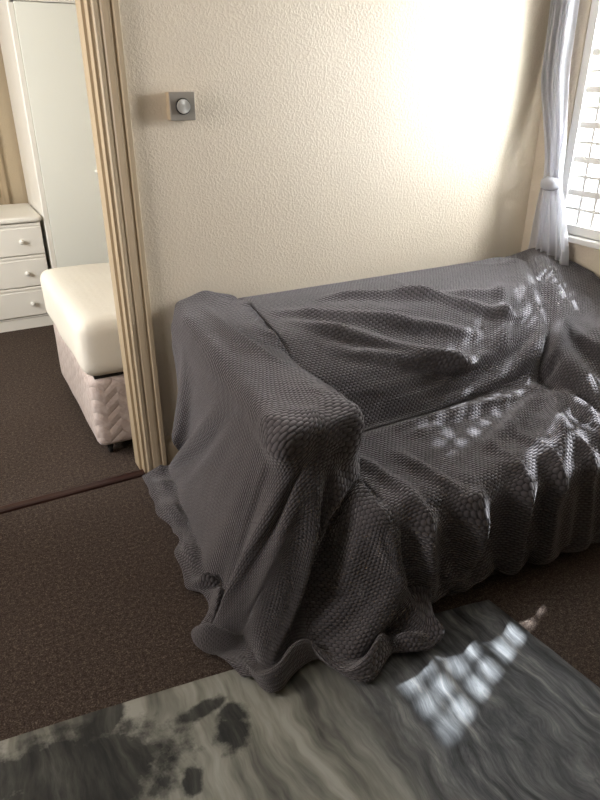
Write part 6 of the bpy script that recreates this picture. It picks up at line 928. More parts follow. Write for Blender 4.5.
        0,0,0,0,0,0,0,0,0,0,0,0,0,0,0,0,0,0,0,0,0,0,0,0,0,0,0,0,1,-1,0,0,0,0,0,0,0,0,0,0,0,0,0,1,-1,0,0,0,0,0,0,1,0,-1,0,0,0,0,-2,-1,
        1,1,3,3,-4,-3,-1,1,-2,1,3,3,-5,6,-1,2,0,0,-46,-1,1,0,0,0,0,0,0,0,0,0,1,-1,0,0,0,0,0,0,0,0,0,0,0,0,0,0,0,0,0,0,0,0,1,0,0,0,-1,0,0,0,
        0,0,0,0,0,0,0,0,0,0,0,2,0,-1,-1,0,-1,-1,0,-1,2,4,1,-2,-4,-2,-1,2,2,1,18,3,1,-1,-3,3,0,-46,0,1,0,-1,0,0,0,0,0,0,0,0,1,-1,0,0,0,0,0,0,0,-1,
        1,0,0,0,0,0,0,0,0,0,1,-1,0,0,0,1,-1,0,0,0,0,0,1,-1,0,0,0,0,0,0,0,2,-1,1,1,-2,0,-1,1,0,1,0,-1,0,-1,0,-1,1,-1,-1,2,0,1,-1,-6,5,-46,1,-1,0,
        1,-1,0,1,-1,0,0,1,-1,0,1,-1,0,1,-1,1,0,-1,1,-1,0,0,0,0,0,0,1,-2,2,-1,0,0,0,0,0,1,-1,0,0,0,0,0,1,-1,0,0,0,0,0,0,0,3,0,-1,-1,2,0,0,-1,-1,
        1,1,0,0,-1,0,-2,2,-2,3,1,0,-2,-2,-4,-52,-3,-1,1,2,3,1,0,2,-1,0,-1,-2,-3,-5,-3,-3,0,1,-4,7,9,4,2,1,0,0,0,-1,0,0,0,0,0,0,0,-1,0,0,0,1,0,0,0,0,
        0,0,1,0,-1,0,0,1,0,0,-2,1,-1,1,-3,3,4,8,3,-22,-5,5,3,6,5,3,-6,-2,0,0,0,2,-2,-1,-46,0,-4,-4,-1,2,3,4,0,0,1,-1,1,2,6,4,3,-9,-9,-2,-2,-5,-7,3,5,5,
        3,1,2,0,0,-1,1,0,-1,0,1,0,0,0,0,0,0,0,0,0,0,-1,0,1,0,0,-1,0,1,0,-1,-3,-1,3,4,5,7,-14,-16,7,5,4,4,2,-1,0,-5,-1,0,0,1,-1,0,-46,0,4,-4,-6,-6,-5,
        5,7,4,1,1,0,-2,-1,-2,0,10,13,7,-17,-10,0,-3,-6,-9,-2,5,6,7,3,1,0,0,0,0,0,0,0,0,0,0,0,0,0,0,-1,1,0,0,0,0,0,0,-1,0,-2,-2,0,4,5,8,-2,-23,2,6,4,
        5,4,-1,-3,-2,-9,7,-1,1,0,-1,0,-47,0,-2,6,7,-10,-2,-10,-5,0,10,6,1,1,-1,-1,-1,-4,-3,-2,14,11,3,-11,-6,2,-1,-5,-5,-19,10,15,1,1,2,-1,0,0,0,0,0,0,0,0,0,0,1,0,
        0,-1,0,0,1,0,-1,-1,-2,-1,3,4,6,7,-21,-10,7,4,4,5,2,-1,-2,-2,0,-1,1,-1,0,0,0,-46,0,0,-3,-5,12,6,-8,-12,0,-17,8,11,7,2,0,0,-1,-1,-2,-3,-3,-1,10,8,2,-1,-7,-7,
        10,-17,-20,8,11,6,5,2,1,0,0,0,0,0,0,0,0,0,0,-1,1,-1,1,-1,0,0,-2,-2,1,4,5,9,-10,-18,4,5,3,5,3,-1,-1,-3,-1,-1,1,-1,1,0,-1,0,-45,-1,0,0,0,-7,-5,11,13,-11,
        6,-17,-16,5,11,9,2,0,0,-1,0,0,-2,-3,-2,-1,2,9,7,-6,-2,12,-17,-21,1,4,5,6,4,3,1,0,1,0,0,0,0,-1,1,-2,1,0,1,-1,-2,-2,0,4,4,8,2,-22,-4,7,2,5,4,1,-1,-3,
        -1,-2,0,1,0,0,0,0,0,-46,1,0,-1,-2,5,-3,-9,-6,9,3,2,5,-14,-16,3,11,12,0,0,4,-4,1,1,-2,-1,-3,-5,-1,15,10,-17,8,9,-19,-2,-4,-6,-3,3,6,5,3,2,0,0,1,0,-3,-2,4,
        1,-1,0,-2,-1,1,4,6,7,-15,-14,6,4,4,5,3,-1,-3,-2,-1,0,1,-4,1,1,0,0,1,-46,0,0,3,5,-10,-2,8,-5,-4,-3,2,2,3,3,-11,-12,-5,13,13,0,0,0,-1,1,1,0,0,-4,-7,-1,23,
        -2,-12,13,-9,0,-2,3,-4,-6,-3,-2,4,5,3,-1,-1,-3,6,-1,0,0,-2,-1,0,4,4,8,-3,-21,1,6,2,5,3,0,-2,-2,-1,0,-1,-1,3,0,-2,0,1,-1,-45,0,0,-1,-2,14,-9,-12,5,8,-4,-1,-4,
        -7,15,0,-6,-6,-13,-6,12,14,5,-3,0,0,1,-1,3,-3,-5,-9,6,18,-9,4,-3,7,-3,-8,2,0,2,-3,-2,0,-1,-3,5,3,5,-6,-1,-1,-2,3,4,7,5,-19,-9,8,3,5,5,3,-1,-2,-1,-1,-1,-4,7,
        -6,1,0,-1,-1,0,-43,0,0,-1,-1,-4,17,9,-24,-17,6,9,5,10,-14,3,7,-3,-7,-5,-13,-9,12,21,2,-1,-5,4,-1,-1,3,-5,-8,2,14,-8,5,-6,4,14,0,-1,-5,-8,-4,-2,-2,-1,5,8,-6,2,-3,-4,
        2,3,6,8,-10,-18,6,4,4,6,3,0,-3,-2,-2,-2,-1,4,-3,-1,-1,0,1,0,0,-42,0,0,1,0,-1,-4,2,27,-15,-21,-11,7,8,5,0,-2,7,11,-10,-9,0,-13,-10,6,12,10,-1,0,2,-1,2,1,-9,-2,
        15,-8,-2,-2,0,3,-1,3,6,2,-9,-8,6,6,-2,-3,-3,-3,1,3,5,7,1,-20,-3,6,3,5,4,1,-3,-2,-2,-1,1,0,-2,2,1,-2,0,0,1,-1,-41,0,1,0,0,0,-5,1,-5,26,6,-35,-28,-4,15,16,
        10,-3,-14,17,5,-24,-19,-11,0,4,17,18,10,4,-2,3,0,2,-9,-5,4,-5,-18,-8,9,19,5,-9,8,-14,-5,16,11,-11,4,4,2,1,3,5,5,-21,-12,6,3,3,4,2,-1,-3,-2,-1,0,0,1,4,-10,7,2,0,
        0,1,1,-40,0,-1,1,0,0,0,-3,-3,2,10,34,-4,-34,-30,-6,12,17,14,-15,7,24,11,-18,-20,-13,-15,-5,8,17,10,-1,1,0,4,-7,2,8,15,-17,-21,-9,9,23,-20,5,23,5,-17,1,-4,-4,-2,5,6,5,-7,
        -17,1,5,2,5,4,-1,-2,-2,-2,0,1,1,1,0,0,-6,5,1,1,4,-4,-40,0,1,-1,0,0,5,-8,0,-4,3,4,19,17,-14,-30,-24,0,15,23,-9,1,5,26,11,-19,-18,-20,-10,-8,7,20,6,2,0,0,-1,-6,
        11,19,1,-31,-18,-11,9,27,15,-11,-6,1,-4,-3,7,3,3,5,-17,-7,5,2,5,4,1,-1,-3,-1,0,0,0,0,1,0,0,-1,-5,6,0,1,4,-40,0,0,0,0,0,1,6,-6,-8,-9,0,7,14,22,6,-20,-30,-15,
        2,25,5,-3,0,3,22,15,5,-31,-25,-6,-9,10,13,5,5,-8,11,-12,6,7,9,-22,-28,4,28,6,-5,1,-7,-3,10,-1,2,8,-9,-18,7,3,4,4,3,-1,-3,-2,-1,1,0,0,0,0,0,-2,0,-6,0,14,3,-6,
        -40,0,0,0,0,1,-1,1,10,5,-10,-16,-7,-3,6,17,22,3,-29,-19,-13,9,21,3,0,-9,4,7,30,13,-31,-22,-8,-5,8,9,13,-12,10,-7,-1,10,-2,-5,1,-8,-4,3,-2,-1,14,-7,1,9,2,-22,0,6,4,4,
        4,1,-2,-2,-2,0,-1,0,0,0,-1,-3,14,0,3,-7,-15,-2,11,-40,0,0,0,0,0,0,0,0,3,16,10,-15,-14,-10,-4,2,13,23,-10,-25,-14,-10,15,16,10,-10,0,-5,6,28,9,-23,-16,-7,-1,7,13,-7,1,0,
        -8,7,27,9,-24,-21,-2,8,13,-15,2,8,9,-18,-10,8,4,4,5,2,-1,-3,-2,0,-1,0,0,0,-1,-1,0,1,0,2,0,0,-2,-3,-40,0,0,0,1,-1,0,0,0,0,-3,4,17,10,-1,-21,-10,-3,-1,12,7,-14,
        -15,-16,-3,20,19,-2,-2,-4,-2,4,20,7,-6,-15,-8,4,1,0,-8,-6,18,22,5,-2,2,-7,-15,-17,4,7,11,-8,-17,4,5,3,5,4,0,-3,-2,-1,-1,0,0,0,-1,0,-1,0,0,-1,0,0,1,0,0,-38,1,-1,
        1,-1,1,0,0,0,0,3,-5,-3,0,10,20,6,-1,-26,-14,3,3,0,-13,-15,-19,8,24,17,4,-3,-3,-4,4,4,10,-3,-10,-5,-3,-6,9,19,2,-17,-2,-5,-2,1,3,7,8,2,-17,-5,7,3,4,5,1,-2,-3,-1,
        -1,0,0,-1,-1,0,0,0,0,0,0,0,1,-1,1,-1,-33,0,0,0,1,-1,0,1,0,0,-1,5,2,1,-12,-1,1,7,29,5,-18,-6,-6,-6,-11,-14,-25,-16,15,25,16,7,1,-3,-2,-1,-2,-3,5,-9,-1,20,9,-23,
        -1,-1,-2,-1,7,3,5,8,-13,-14,7,4,3,5,3,-2,-2,-2,-1,0,-1,0,0,0,0,-1,0,0,0,0,0,0,0,0,0,-28,0,0,0,0,0,1,-1,0,1,0,0,0,1,6,0,0,-7,-4,9,24,8,6,3,-1,
        -32,-20,-27,-29,0,19,17,10,1,2,-2,-2,14,-12,0,16,13,-30,6,6,5,-2,-7,-7,5,10,-2,-18,0,6,2,5,3,0,-2,-2,-1,-1,-1,1,-1,0,0,-1,1,-1,0,0,0,0,0,0,0,0,-28,4,1,-6,-2,-1,
        -2,-1,-2,-2,-1,-1,-1,0,0,0,0,0,2,-1,0,5,5,9,25,12,-6,-23,-40,-42,-18,11,25,20,8,6,19,-20,-4,5,13,-7,20,1,-6,-17,-11,0,5,14,7,-19,-5,8,2,3,5,2,-2,-2,-2,-2,-1,0,-1,0,
        -1,0,0,0,1,0,0,1,0,0,1,1,0,-28,2,2,6,-3,7,2,2,2,0,-1,-8,-3,-2,1,0,2,4,6,1,-4,8,4,5,-11,28,27,32,22,-11,-38,-43,-13,10,-8,-16,-16,15,27,14,-7,-18,-19,-14,-11,-3,2,
        4,9,13,-4,-18,6,8,4,5,3,1,-3,-2,-1,0,0,0,0,0,0,0,0,0,0,0,1,-1,0,0,0,-1,0,-21,-15,9,4,5,-5,0,0,1,2,3,9,4,2,0,0,-3,-3,-6,-1,4,-8,-3,-4,-3,-2,-7,18,
        22,27,23,8,-24,-46,4,13,2,-3,-12,-10,-13,-9,-6,-2,-1,-1,4,11,23,9,-36,-2,8,5,7,2,1,-1,-3,-1,-1,1,0,0,0,-1,1,-1,1,-1,1,1,-1,0,0,0,0,0,0,-23,4,-19,8,7,-5,5,0,0,
        0,0,-1,1,0,-6,-9,-1,-2,-1,0,-1,-1,0,0,1,2,8,-7,-1,1,2,8,10,17,-8,-5,-6,-8,-7,-6,-2,0,-1,-2,1,9,15,20,1,-22,-17,8,2,6,8,2,-3,-1,-1,-2,0,0,0,0,0,1,0,0,0,
        0,0,0,1,-1,0,0,0,0,0,-28,-6,8,-12,-1,20,-5,0,0,0,0,1,-1,-6,3,14,6,4,4,3,3,3,2,1,1,0,-1,-4,-5,-5,-5,-8,-12,-7,-3,-2,-4,-2,-1,0,0,1,3,7,10,10,4,0,9,-38,
        4,5,2,6,7,3,-7,-3,1,-1,-1,0,1,0,0,0,0,1,0,1,-1,0,0,1,-1,0,0,0,0,-32,34,4,1,-13,-31,14,0,0,0,0,0,-1,8,4,-4,-3,-1,-2,0,0,-1,-1,1,-1,-1,-2,-3,-3,-3,-3,
        -4,-2,0,-1,0,1,1,2,6,8,10,8,6,7,6,8,2,-48,-9,8,2,3,5,4,2,-4,-6,3,0,-1,0,-1,1,0,1,0,0,0,0,1,-1,0,0,0,0,0,0,-1,-37,2,-10,0,12,17,-13,2,1,2,1,2,
        2,0,0,0,0,-1,-1,-3,-3,-3,-3,-7,-3,-2,-1,0,0,0,0,1,2,1,4,4,7,9,10,8,6,2,-2,-1,-2,-2,-2,-15,-23,8,3,3,3,2,1,3,-1,-6,-1,2,0,-1,1,-1,1,0,0,0,1,0,0,1,
        -1,-1,1,-1,0,0,0,20,-60,42,-37,-10,-1,1,0,1,0,1,0,0,-1,0,-1,-1,1,-1,1,0,2,2,5,4,3,3,4,4,3,5,4,4,4,3,5,7,2,0,-3,-7,-10,-7,-4,-3,-2,5,-17,-3,4,4,3,2,
        -1,-1,1,4,-4,-5,4,0,-1,-1,1,0,0,0,1,-1,0,1,0,1,-2,0,1,0,0,-1,-16,43,-38,39,7,1,-2,-1,-1,-1,-1,0,0,0,0,1,1,0,1,1,2,1,1,1,0,0,-1,-2,-2,-2,-3,-3,-3,-3,
        -3,-6,-9,-6,-7,-7,-6,-4,0,4,7,11,-18,-10,8,0,3,4,1,-4,-2,1,6,1,-6,-1,2,0,-1,0,0,0,1,-1,1,0,-1,1,0,1,-2,-2,-1,3,0,-68,-3,4,-10,-4,-3,1,1,2,3,3,3,4,4,2,
        1,-1,-1,-2,-3,-3,-3,-2,-1,-2,-2,-1,-1,0,1,1,2,2,1,2,1,1,0,1,0,-1,0,4,5,9,5,-13,-7,15,13,14,2,0,-3,-3,0,3,3,-4,-2,1,0,1,0,0,1,0,1,0,0,-1,-1,-1,-1,-1,
        -36,-6,-1,10,-39,-12,-5,10,9,5,0,-1,-1,-2,-2,-2,-1,-5,-3,-2,1,1,4,3,3,-1,-2,-4,-5,-5,-5,-6,-9,-9,-8,-6,-5,-3,-2,1,8,9,7,7,4,4,2,6,7,4,-1,1,3,4,-2,2,1,4,1,-2,
        -4,0,-2,0,-1,0,0,0,0,-1,1,0,-1,1,0,1,0,0,0,36,7,-8,-8,-46,3,-3,2,-2,0,1,0,-1,0,0,0,0,2,0,-2,-4,1,0,0,-12,2,1,1,4,4,5,8,20,9,7,3,1,0,-3,-5,-11,
        -10,-9,-9,-4,-4,4,0,-2,3,1,0,0,1,-1,1,4,3,0,-3,-3,-1,0,-2,-1,0,0,1,0,0,-1,1,0,0,0,0,0,1,0,-1,-1,3,0,-47,2,0,-1,0,0,0,0,0,0,-1,-2,-3,-1,2,5,6,-2,
        -3,0,13,-1,-1,1,-1,-1,-3,-3,-14,-2,-3,2,0,1,4,4,4,0,-1,2,1,0,-1,-5,1,0,2,1,5,-4,0,2,4,1,-2,-3,-2,0,0,-2,0,0,0,-1,1,0,0,-1,1,-1,1,0,0,0,0,0,-1,2,
        -1,-46,0,0,-1,1,0,-1,1,0,-1,0,1,0,0,-3,-6,-1,-2,-3,-4,-5,0,2,2,2,3,4,1,3,2,2,1,2,0,-3,-2,1,1,3,1,-3,4,2,1,-5,-6,5,8,-3,-1,2,3,2,-1,-3,-2,-1,0,0,
        -3,-1,0,1,0,-1,1,0,0,0,0,0,0,0,0,0,-1,1,0,0,-47,1,0,-1,1,0,0,0,0,0,-1,-3,-3,-2,-1,2,-4,1,3,1,2,2,1,0,1,1,-1,1,0,0,1,-5,-4,3,5,1,-1,2,-6,-1,
        7,4,-3,-1,-3,0,4,0,-1,2,3,2,0,-2,-2,-2,-1,1,0,-3,0,0,-1,0,1,-1,1,0,0,0,0,0,0,0,0,0,0,0,0,-46,0,1,3,-4,0,0,-1,1,0,0,-1,1,-1,1,-1,1,0,-1,1,0,
        0,0,0,0,0,0,0,-1,-5,-4,7,6,-1,-2,2,-4,-5,6,3,1,-1,1,-3,4,-7,4,1,1,2,3,3,-1,-2,-3,-2,-1,-1,4,-5,-1,0,1,0,0,0,-1,1,0,0,0,0,1,-1,1,-1,0,0,0,-47,1,
        1,0,-1,0,0,-1,0,1,-1,1,0,0,0,0,0,0,0,0,0,0,0,0,0,-1,0,-8,-4,12,4,-3,-2,7,-6,-5,2,4,0,0,1,1,-3,4,-4,8,-8,2,2,3,3,1,-2,-2,-2,-1,0,-2,1,1,-4,1,
        -1,1,-1,1,0,0,0,0,1,0,-1,1,-1,0,0,0,0,-47,1,2,-2,0,-1,1,0,-1,0,1,0,0,0,0,0,0,0,0,0,0,0,0,0,-4,-7,-5,14,7,-5,2,4,-4,-10,4,6,-3,-2,1,2,1,-2,3,
        -1,1,-3,0,2,2,4,3,-1,-1,-2,-1,-2,-1,1,-3,2,-2,-1,1,0,0,0,0,0,0,1,-1,0,1,0,0,-1,0,0,0,-46,0,5,-4,-2,1,-1,1,-1,0,0,1,0,0,0,0,0,0,1,-1,1,-2,-4,-4,
        4,10,5,-10,-1,-2,2,-5,3,3,2,-6,-4,5,3,6,-8,4,0,-2,4,-6,1,2,4,4,1,-1,-2,-1,-2,-1,-1,3,-1,-4,-2,0,1,0,1,0,0,-1,1,0,1,0,0,-1,0,1,0,0,0,-47,0,0,1,0,
        1,-1,1,-2,0,0,1,0,0,0,0,0,0,0,0,-1,-2,3,3,0,-5,-4,7,0,4,-6,1,2,0,-5,-9,11,1,11,-18,8,0,-2,4,0,-6,1,4,3,4,0,-2,0,-1,-2,-1,1,-3,2,-1,0,-2,1,1,-1,
        0,-1,1,-1,0,0,0,1,14,-5,20,30,28,-4,-46,0,0,1,0,1,-2,0,1,-2,-1,2,0,0,0,0,0,0,0,0,-1,2,-1,0,0,2,2,-2,-3,1,0,0,2,-3,-10,9,0,13,-19,7,2,-1,0,7,-6,-4,
        2,3,5,2,0,-2,-1,-1,-1,-2,-2,0,-1,1,10,-1,2,1,2,0,1,-1,0,1,1,3,2,-9,23,3,7,12,27,-47,0,0,1,2,-2,0,-1,3,-3,0,0,1,0,0,0,0,0,0,0,0,1,-1,3,-3,-3,3,
        -1,0,1,3,0,-3,-10,7,-1,23,-24,3,9,-6,-1,3,1,-4,-1,0,4,3,1,-2,-1,0,-1,0,-2,-1,-2,-4,22,-8,27,-4,-3,-2,-1,1,1,1,1,1,3,0,16,-4,23,-8,-1,14,-46,0,0,0,1,0,0,-2,
        1,0,0,0,0,0,-1,1,0,0,0,0,1,0,-1,1,-2,2,-1,0,-2,2,6,-2,-14,6,3,14,-6,-9,5,-3,-3,2,8,-4,-3,0,1,2,2,-1,-1,0,0,-3,2,-3,-1,-2,27,-18,20,10,3,2,1,0,1,-1,
        -1,0,0,-4,15,-2,20,-20,10,0,-4,-46,0,-1,1,-1,1,0,0,-1,1,1,-2,1,-2,1,1,0,0,0,1,-2,0,0,2,0,-1,0,-1,0,1,1,-11,7,3,5,13,-18,3,0,-5,4,1,6,-9,0,0,1,3,0,
        -1,0,-1,-1,6,-9,2,2,25,-19,10,16,1,1,2,1,2,-1,1,0,-1,-3,13,0,22,-27,13,0,-2,-3,-47,1,0,0,0,1,-1,0,0,0,1,-2,-1,0,1,1,0,0,0,0,3,-5,0,3,0,0,0,-2,0,1,
        -4,3,1,0,19,-19,2,2,-4,-3,3,15,-13,-1,-1,0,3,1,0,-2,0,0,-1,0,1,-1,25,-13,-1,16,7,-2,3,1,1,0,0,0,-1,-2,12,5,21,-44,25,3,0,-1,-4,-42,0,-8,-16,-2,15,7,1,-9,9,-29,
        7,6,-5,6,11,6,1,1,-1,3,-31,-12,27,12,2,1,-28,-21,24,-3,-2,14,11,-19,-24,26,18,-3,-26,6,11,-18,-7,25,13,3,-1,-2,0,-1,-1,-5,-6,-6,18,11,-4,10,11,3,-2,4,1,0,1,0,-2,-1,11,7,
        17,-26,11,-2,1,-2,1,-4,-37,-6,18,-12,-5,2,-4,0,15,-5,-2,-8,-4,4,1,10,-7,0,1,3,-2,-2,0,0,4,-2,1,3,-6,-4,7,14,-3,-7,-8,1,2,1,-10,8,22,-21,-6,24,-9,-15,-1,-1,1,0,0,-1,
        1,1,3,7,2,1,8,5,0,1,4,2,1,-1,-1,-1,9,5,15,-14,-3,1,4,-7,0,-4,5,-29,6,-4,6,-20,0,18,-1,-8,-1,-1,-5,-9,1,5,10,0,2,-1,0,-5,7,-8,-4,8,-1,-4,-3,1,3,1,1,-2,
        -3,-3,4,0,3,-7,18,-4,-5,-3,8,-3,-3,-1,-1,-4,-2,-1,-2,-1,2,5,7,0,4,9,2,-1,1,4,2,1,-3,0,9,5,13,-8,-6,1,3,5,14,-3,-25,3,-13,0,-11,-1,-9,-9,7,19,-4,-10,1,-16,-4,-2,
        13,3,12,0,-2,-4,-11,0,3,-3,3,3,-4,-4,6,0,0,-3,-2,-2,1,3,0,4,6,4,-8,-4,0,-2,-2,18,-1,-4,-3,-1,-2,-4,4,-12,12,2,0,6,7,2,0,0,4,3,-5,4,7,5,8,-2,-7,0,5,16,
        10,-23,9,20,-8,-3,-4,-24,-37,-9,24,26,5,9,-13,-2,-21,-38,-7,50,22,8,1,-1,-8,-30,-56,33,35,5,14,-3,-51,-5,38,9,4,9,-4,-43,23,26,1,-2,2,-22,-14,-17,-38,59,40,4,0,0,-5,-4,-7,-19,0,-3,
        -22,4,33,7,-1,-1,2,4,4,6,4,3,0,0,-4,1,2,5,7,-10,14,-27,8,21,0,1,1,3,-5,5,-6,1,2,9,1,-10,-10,6,4,7,-7,-3,-1,1,-2,2,32,-18,-7,-6,2,-5,14,-4,-5,4,-10,5,-2,29,
        -25,-3,11,-11,-8,5,22,-20,-8,11,-9,-6,1,3,-8,13,7,-5,-11,2,-2,-10,0,-1,0,1,5,7,4,0,1,-1,-5,0,-1,1,-1,-6,-5,8,15,-20,-4,-1,0,2,1,-3,-12,9,4,1,7,4,-4,-12,2,15,-5,-5,
        -2,-1,-1,-2,1,1,9,-5,-3,0,-3,14,-5,-4,-13,8,2,-2,-2,8,-2,-6,-5,2,4,-2,3,1,3,-1,-9,6,-4,5,-16,10,12,-3,-9,-7,-7,-5,1,0,1,2,6,11,1,0,0,-3,-7,1,-1,-1,-3,1,-9,14,
        9,-20,-2,1,3,2,-2,-11,4,4,2,4,6,-1,-11,2,8,-3,-4,-1,-2,0,-2,1,-4,11,-3,-2,-1,-3,16,-9,-10,-1,5,1,-3,-1,4,-4,-2,0,2,1,-3,3,4,0,0,-5,-5,11,-1,2,-18,7,16,-2,-26,8,
        -11,-2,0,0,1,3,8,10,0,1,0,-4,-4,-2,-1,-1,-5,-4,-4,18,1,-1,0,2,4,-3,-8,1,4,1,4,6,2,-7,0,3,-4,-1,-1,-1,-1,-4,3,5,-1,-1,-3,-2,0,18,-19,-3,0,4,-1,-2,-1,2,-3,-1,
        1,3,-2,-5,7,5,0,0,-3,-7,3,8,0,0,-18,2,18,-3,-26,5,-6,-2,1,1,1,3,10,6,-1,0,2,-4,-1,-2,-4,1,-7,-10,5,19,-2,0,3,5,-1,-11,0,5,3,1,5,7,-6,0,-2,-4,0,0,-3,-1,
        -3,4,6,-2,-3,-3,-1,-1,0,0,-4,2,3,-2,-3,1,1,-3,0,2,2,-3,4,1,4,0,-1,-1,-8,-2,6,7,1,-3,-15,-5,21,0,-19,-7,-3,-2,0,2,2,3,9,6,-2,0,2,-2,-1,-2,-8,2,2,-16,7,-1,
        0,3,4,0,-10,-1,3,7,-2,3,7,-1,1,-6,-5,2,-1,-2,-2,-3,4,8,-5,-3,-4,-1,0,0,1,-3,1,3,-3,-2,-3,4,-2,0,3,0,-3,-5,12,3,-1,1,-1,-5,-8,4,7,5,1,-6,-11,-7,10,2,-12,-8,
        -2,-1,1,2,3,3,8,5,-1,1,1,-1,0,0,-6,-4,-3,-11,-2,-1,4,5,1,-9,-3,3,4,-1,2,7,4,3,-10,-9,3,1,-1,-3,-3,6,6,-4,-4,-4,0,0,-1,1,-2,1,3,-5,-1,9,-8,-2,1,7,-5,-3,
        2,8,0,1,0,8,-11,-8,-3,7,6,3,1,-8,-10,-3,6,3,-17,-5,-1,-1,1,2,4,3,9,3,1,2,2,-3,-3,-2,-7,-4,-3,-2,-1,3,6,3,-8,-5,1,-1,-20,20,11,7,7,-13,-19,7,5,-1,-2,-3,5,6,
        -3,-13,3,1,1,8,-8,-2,1,3,-5,0,4,-4,-1,5,-16,9,-2,7,8,-3,0,1,8,-2,-13,-7,3,7,6,2,0,-9,-6,0,1,5,-22,-3,-2,-1,1,3,5,4,9,3,1,2,1,-5,-3,-3,-4,-7,-3,0,2,7,
        8,-7,-9,0,-3,-11,4,16,10,8,-16,-27,8,12,-1,-1,-2,6,4,-5,-14,5,3,3,3,-5,-1,1,3,-7,1,4,-5,-1,-7,0,5,-2,12,8,-5,-1,-5,9,10,-13,-12,-3,7,6,5,1,-1,-7,-6,-2,2,5,-25,-2,
        -2,0,0,4,5,5,5,1,1,4,2,-4,-1,-2,-4,-2,-1,2,6,9,-5,-9,-2,-4,-8,-4,20,14,19,-45,-4,-5,11,-10,11,-10,19,2,-5,-8,-2,5,3,2,-2,-2,0,3,-8,2,3,-4,-6,-8,10,2,-1,22,-2,-6,
        -2,-1,-6,18,0,-16,-10,2,9,4,5,-1,-4,-1,-7,-6,1,2,-22,0,-3,0,2,4,4,6,4,1,1,4,1,-5,-2,-1,-4,-1,1,9,1,4,-6,-4,-7,1,-34,23,33,-7,-34,12,-3,7,23,-22,-4,15,-1,-3,20,-31,
        6,4,-2,3,-3,0,2,-8,4,0,-3,-14,4,11,-1,45,-14,-14,-3,-5,10,-10,5,9,-8,-16,-7,7,9,4,2,-4,-6,-2,-2,-7,2,1,-19,1,-2,-3,0,2,3,5,4,-1,3,11,-9,-5,-1,-6,0,-1,6,15,-3,0,
        -11,-5,28,10,-70,58,-39,-3,8,-2,-1,18,-15,2,17,-5,-6,21,20,-42,6,-12,10,-1,-2,3,-16,11,1,-8,-9,35,14,15,-15,10,-47,13,-6,15,-6,-2,9,1,-14,-12,-3,9,7,4,2,-10,-6,-2,1,-5,2,-2,-16,1,
        -1,-3,1,4,4,5,3,-2,3,17,-10,-9,-9,1,-1,-1,20,7,-29,0,-23,1,39,-24,-26,2,23,9,4,-16,-1,-1,35,-3,-15,-5,6,18,-30,20,-6,6,31,10,-48,-21,29,-18,4,52,1,-1,-8,5,-34,-11,-16,7,16,19,
        -26,18,3,-4,-17,-9,3,11,6,1,4,-5,-6,-4,0,-9,3,2,-20,2,-2,-3,0,10,2,6,3,-7,2,19,-3,-13,2,2,0,-2,28,1,-30,17,33,-32,1,-25,52,13,-4,-6,-6,-10,6,1,4,-39,-11,3,27,3,19,-14,
        -33,5,28,-36,44,3,-6,9,-33,-8,-2,4,22,-21,21,-33,-6,-8,39,-3,-2,9,1,-10,-16,-5,6,11,5,0,3,-3,-3,-3,0,-18,-2,14,-28,5,-1,-3,0,5,3,5,2,-5,0,17,45,0,1,0,1,0,0,-2,1,-25,
        -36,38,8,11,5,-6,-6,-5,-2,-3,12,4,-1,-7,-3,-16,3,20,2,-3,2,-19,-3,15,11,-1,-23,26,-4,-10,-15,-32,55,-1,6,-86,13,-1,56,-37,25,3,8,-26,-13,-2,8,12,2,-1,1,-4,-4,-1,5,-22,-2,19,-28,-1,
        1,-5,3,4,2,5,1,-3,-2,44,-1,-1,-1,1,1,1,2,0,-24,19,-8,11,-30,22,-13,-9,-8,-6,40,4,-6,1,-1,-24,-9,39,5,-3,-17,-41,23,36,-1,0,-7,4,2,0,0,0,-8,-21,26,-79,71,-66,3,6,52,-44,
        32,0,2,-28,-8,1,10,11,0,-3,-3,-4,-5,0,7,-25,9,1,-19,5,-3,-2,2,4,1,7,3,-3,37,-1,-2,0,0,-1,-2,-5,-7,19,0,2,-19,19,-15,16,5,-1,0,-43,20,23,-20,1,19,-35,28,7,-52,9,35,-23,
        13,19,-2,1,-1,-20,-19,-29,-15,-5,-1,-2,80,-3,14,-77,3,14,48,-46,25,9,-7,-26,-4,1,14,9,-2,1,-2,-3,-5,-1,2,-31,12,3,-25,11,-6,0,8,4,1,4,3,-29,-1,0,0,0,2,0,-2,-2,-3,11,-1,28,
        -24,-8,7,4,-4,12,28,-14,9,6,-5,-8,20,-15,-2,16,6,-4,-13,-4,-9,5,-30,-4,-1,-2,9,-2,3,7,35,-37,-15,19,49,-52,-26,2,59,-37,8,2,8,-1,3,3,-4,-3,0,5,0,-2,-3,-2,-1,-14,5,10,-5,-16,
        -1,0,7,5,-1,-1,-20,-8,0,0,-1,1,-1,0,4,-8,-6,8,-5,6,-2,-2,0,13,-14,12,33,-9,-29,1,1,4,-7,4,37,-15,-24,4,-7,-8,0,14,-9,0,2,-1,2,2,1,-20,25,-10,-5,-5,24,-17,-7,27,40,-27,
        -1,2,7,4,-7,-4,6,-8,5,2,1,0,0,0,5,-10,-1,-8,-15,2,-3,-3,1,3,4,-21,-8,-1,0,1,-1,0,5,-1,-3,0,34,-14,-23,-2,0,1,-1,1,9,0,0,8,-14,-4,1,2,2,-1,12,-2,-14,-4,5,7,
        -7,-1,1,1,-1,-1,-2,5,7,-4,-1,-3,-5,-4,20,-6,-2,27,0,0,3,5,1,-7,-3,6,-4,-1,4,4,1,1,1,-6,-4,-3,-12,-7,-1,-2,-2,0,2,11,0,0,0,0,0,0,0,0,0,0,0,0,0,0,0,0,
        0,0,0,0,0,0,0,0,0,0,0,0,0,0,0,0,0,0,0,0,0,0,0,0,0,0,0,0,0,0,0,0,0,0,0,0,0,0,0,0,0,0,0,0,0,0,0,0,4,42,42,42,42,42,42,4,0,0,0,-20,
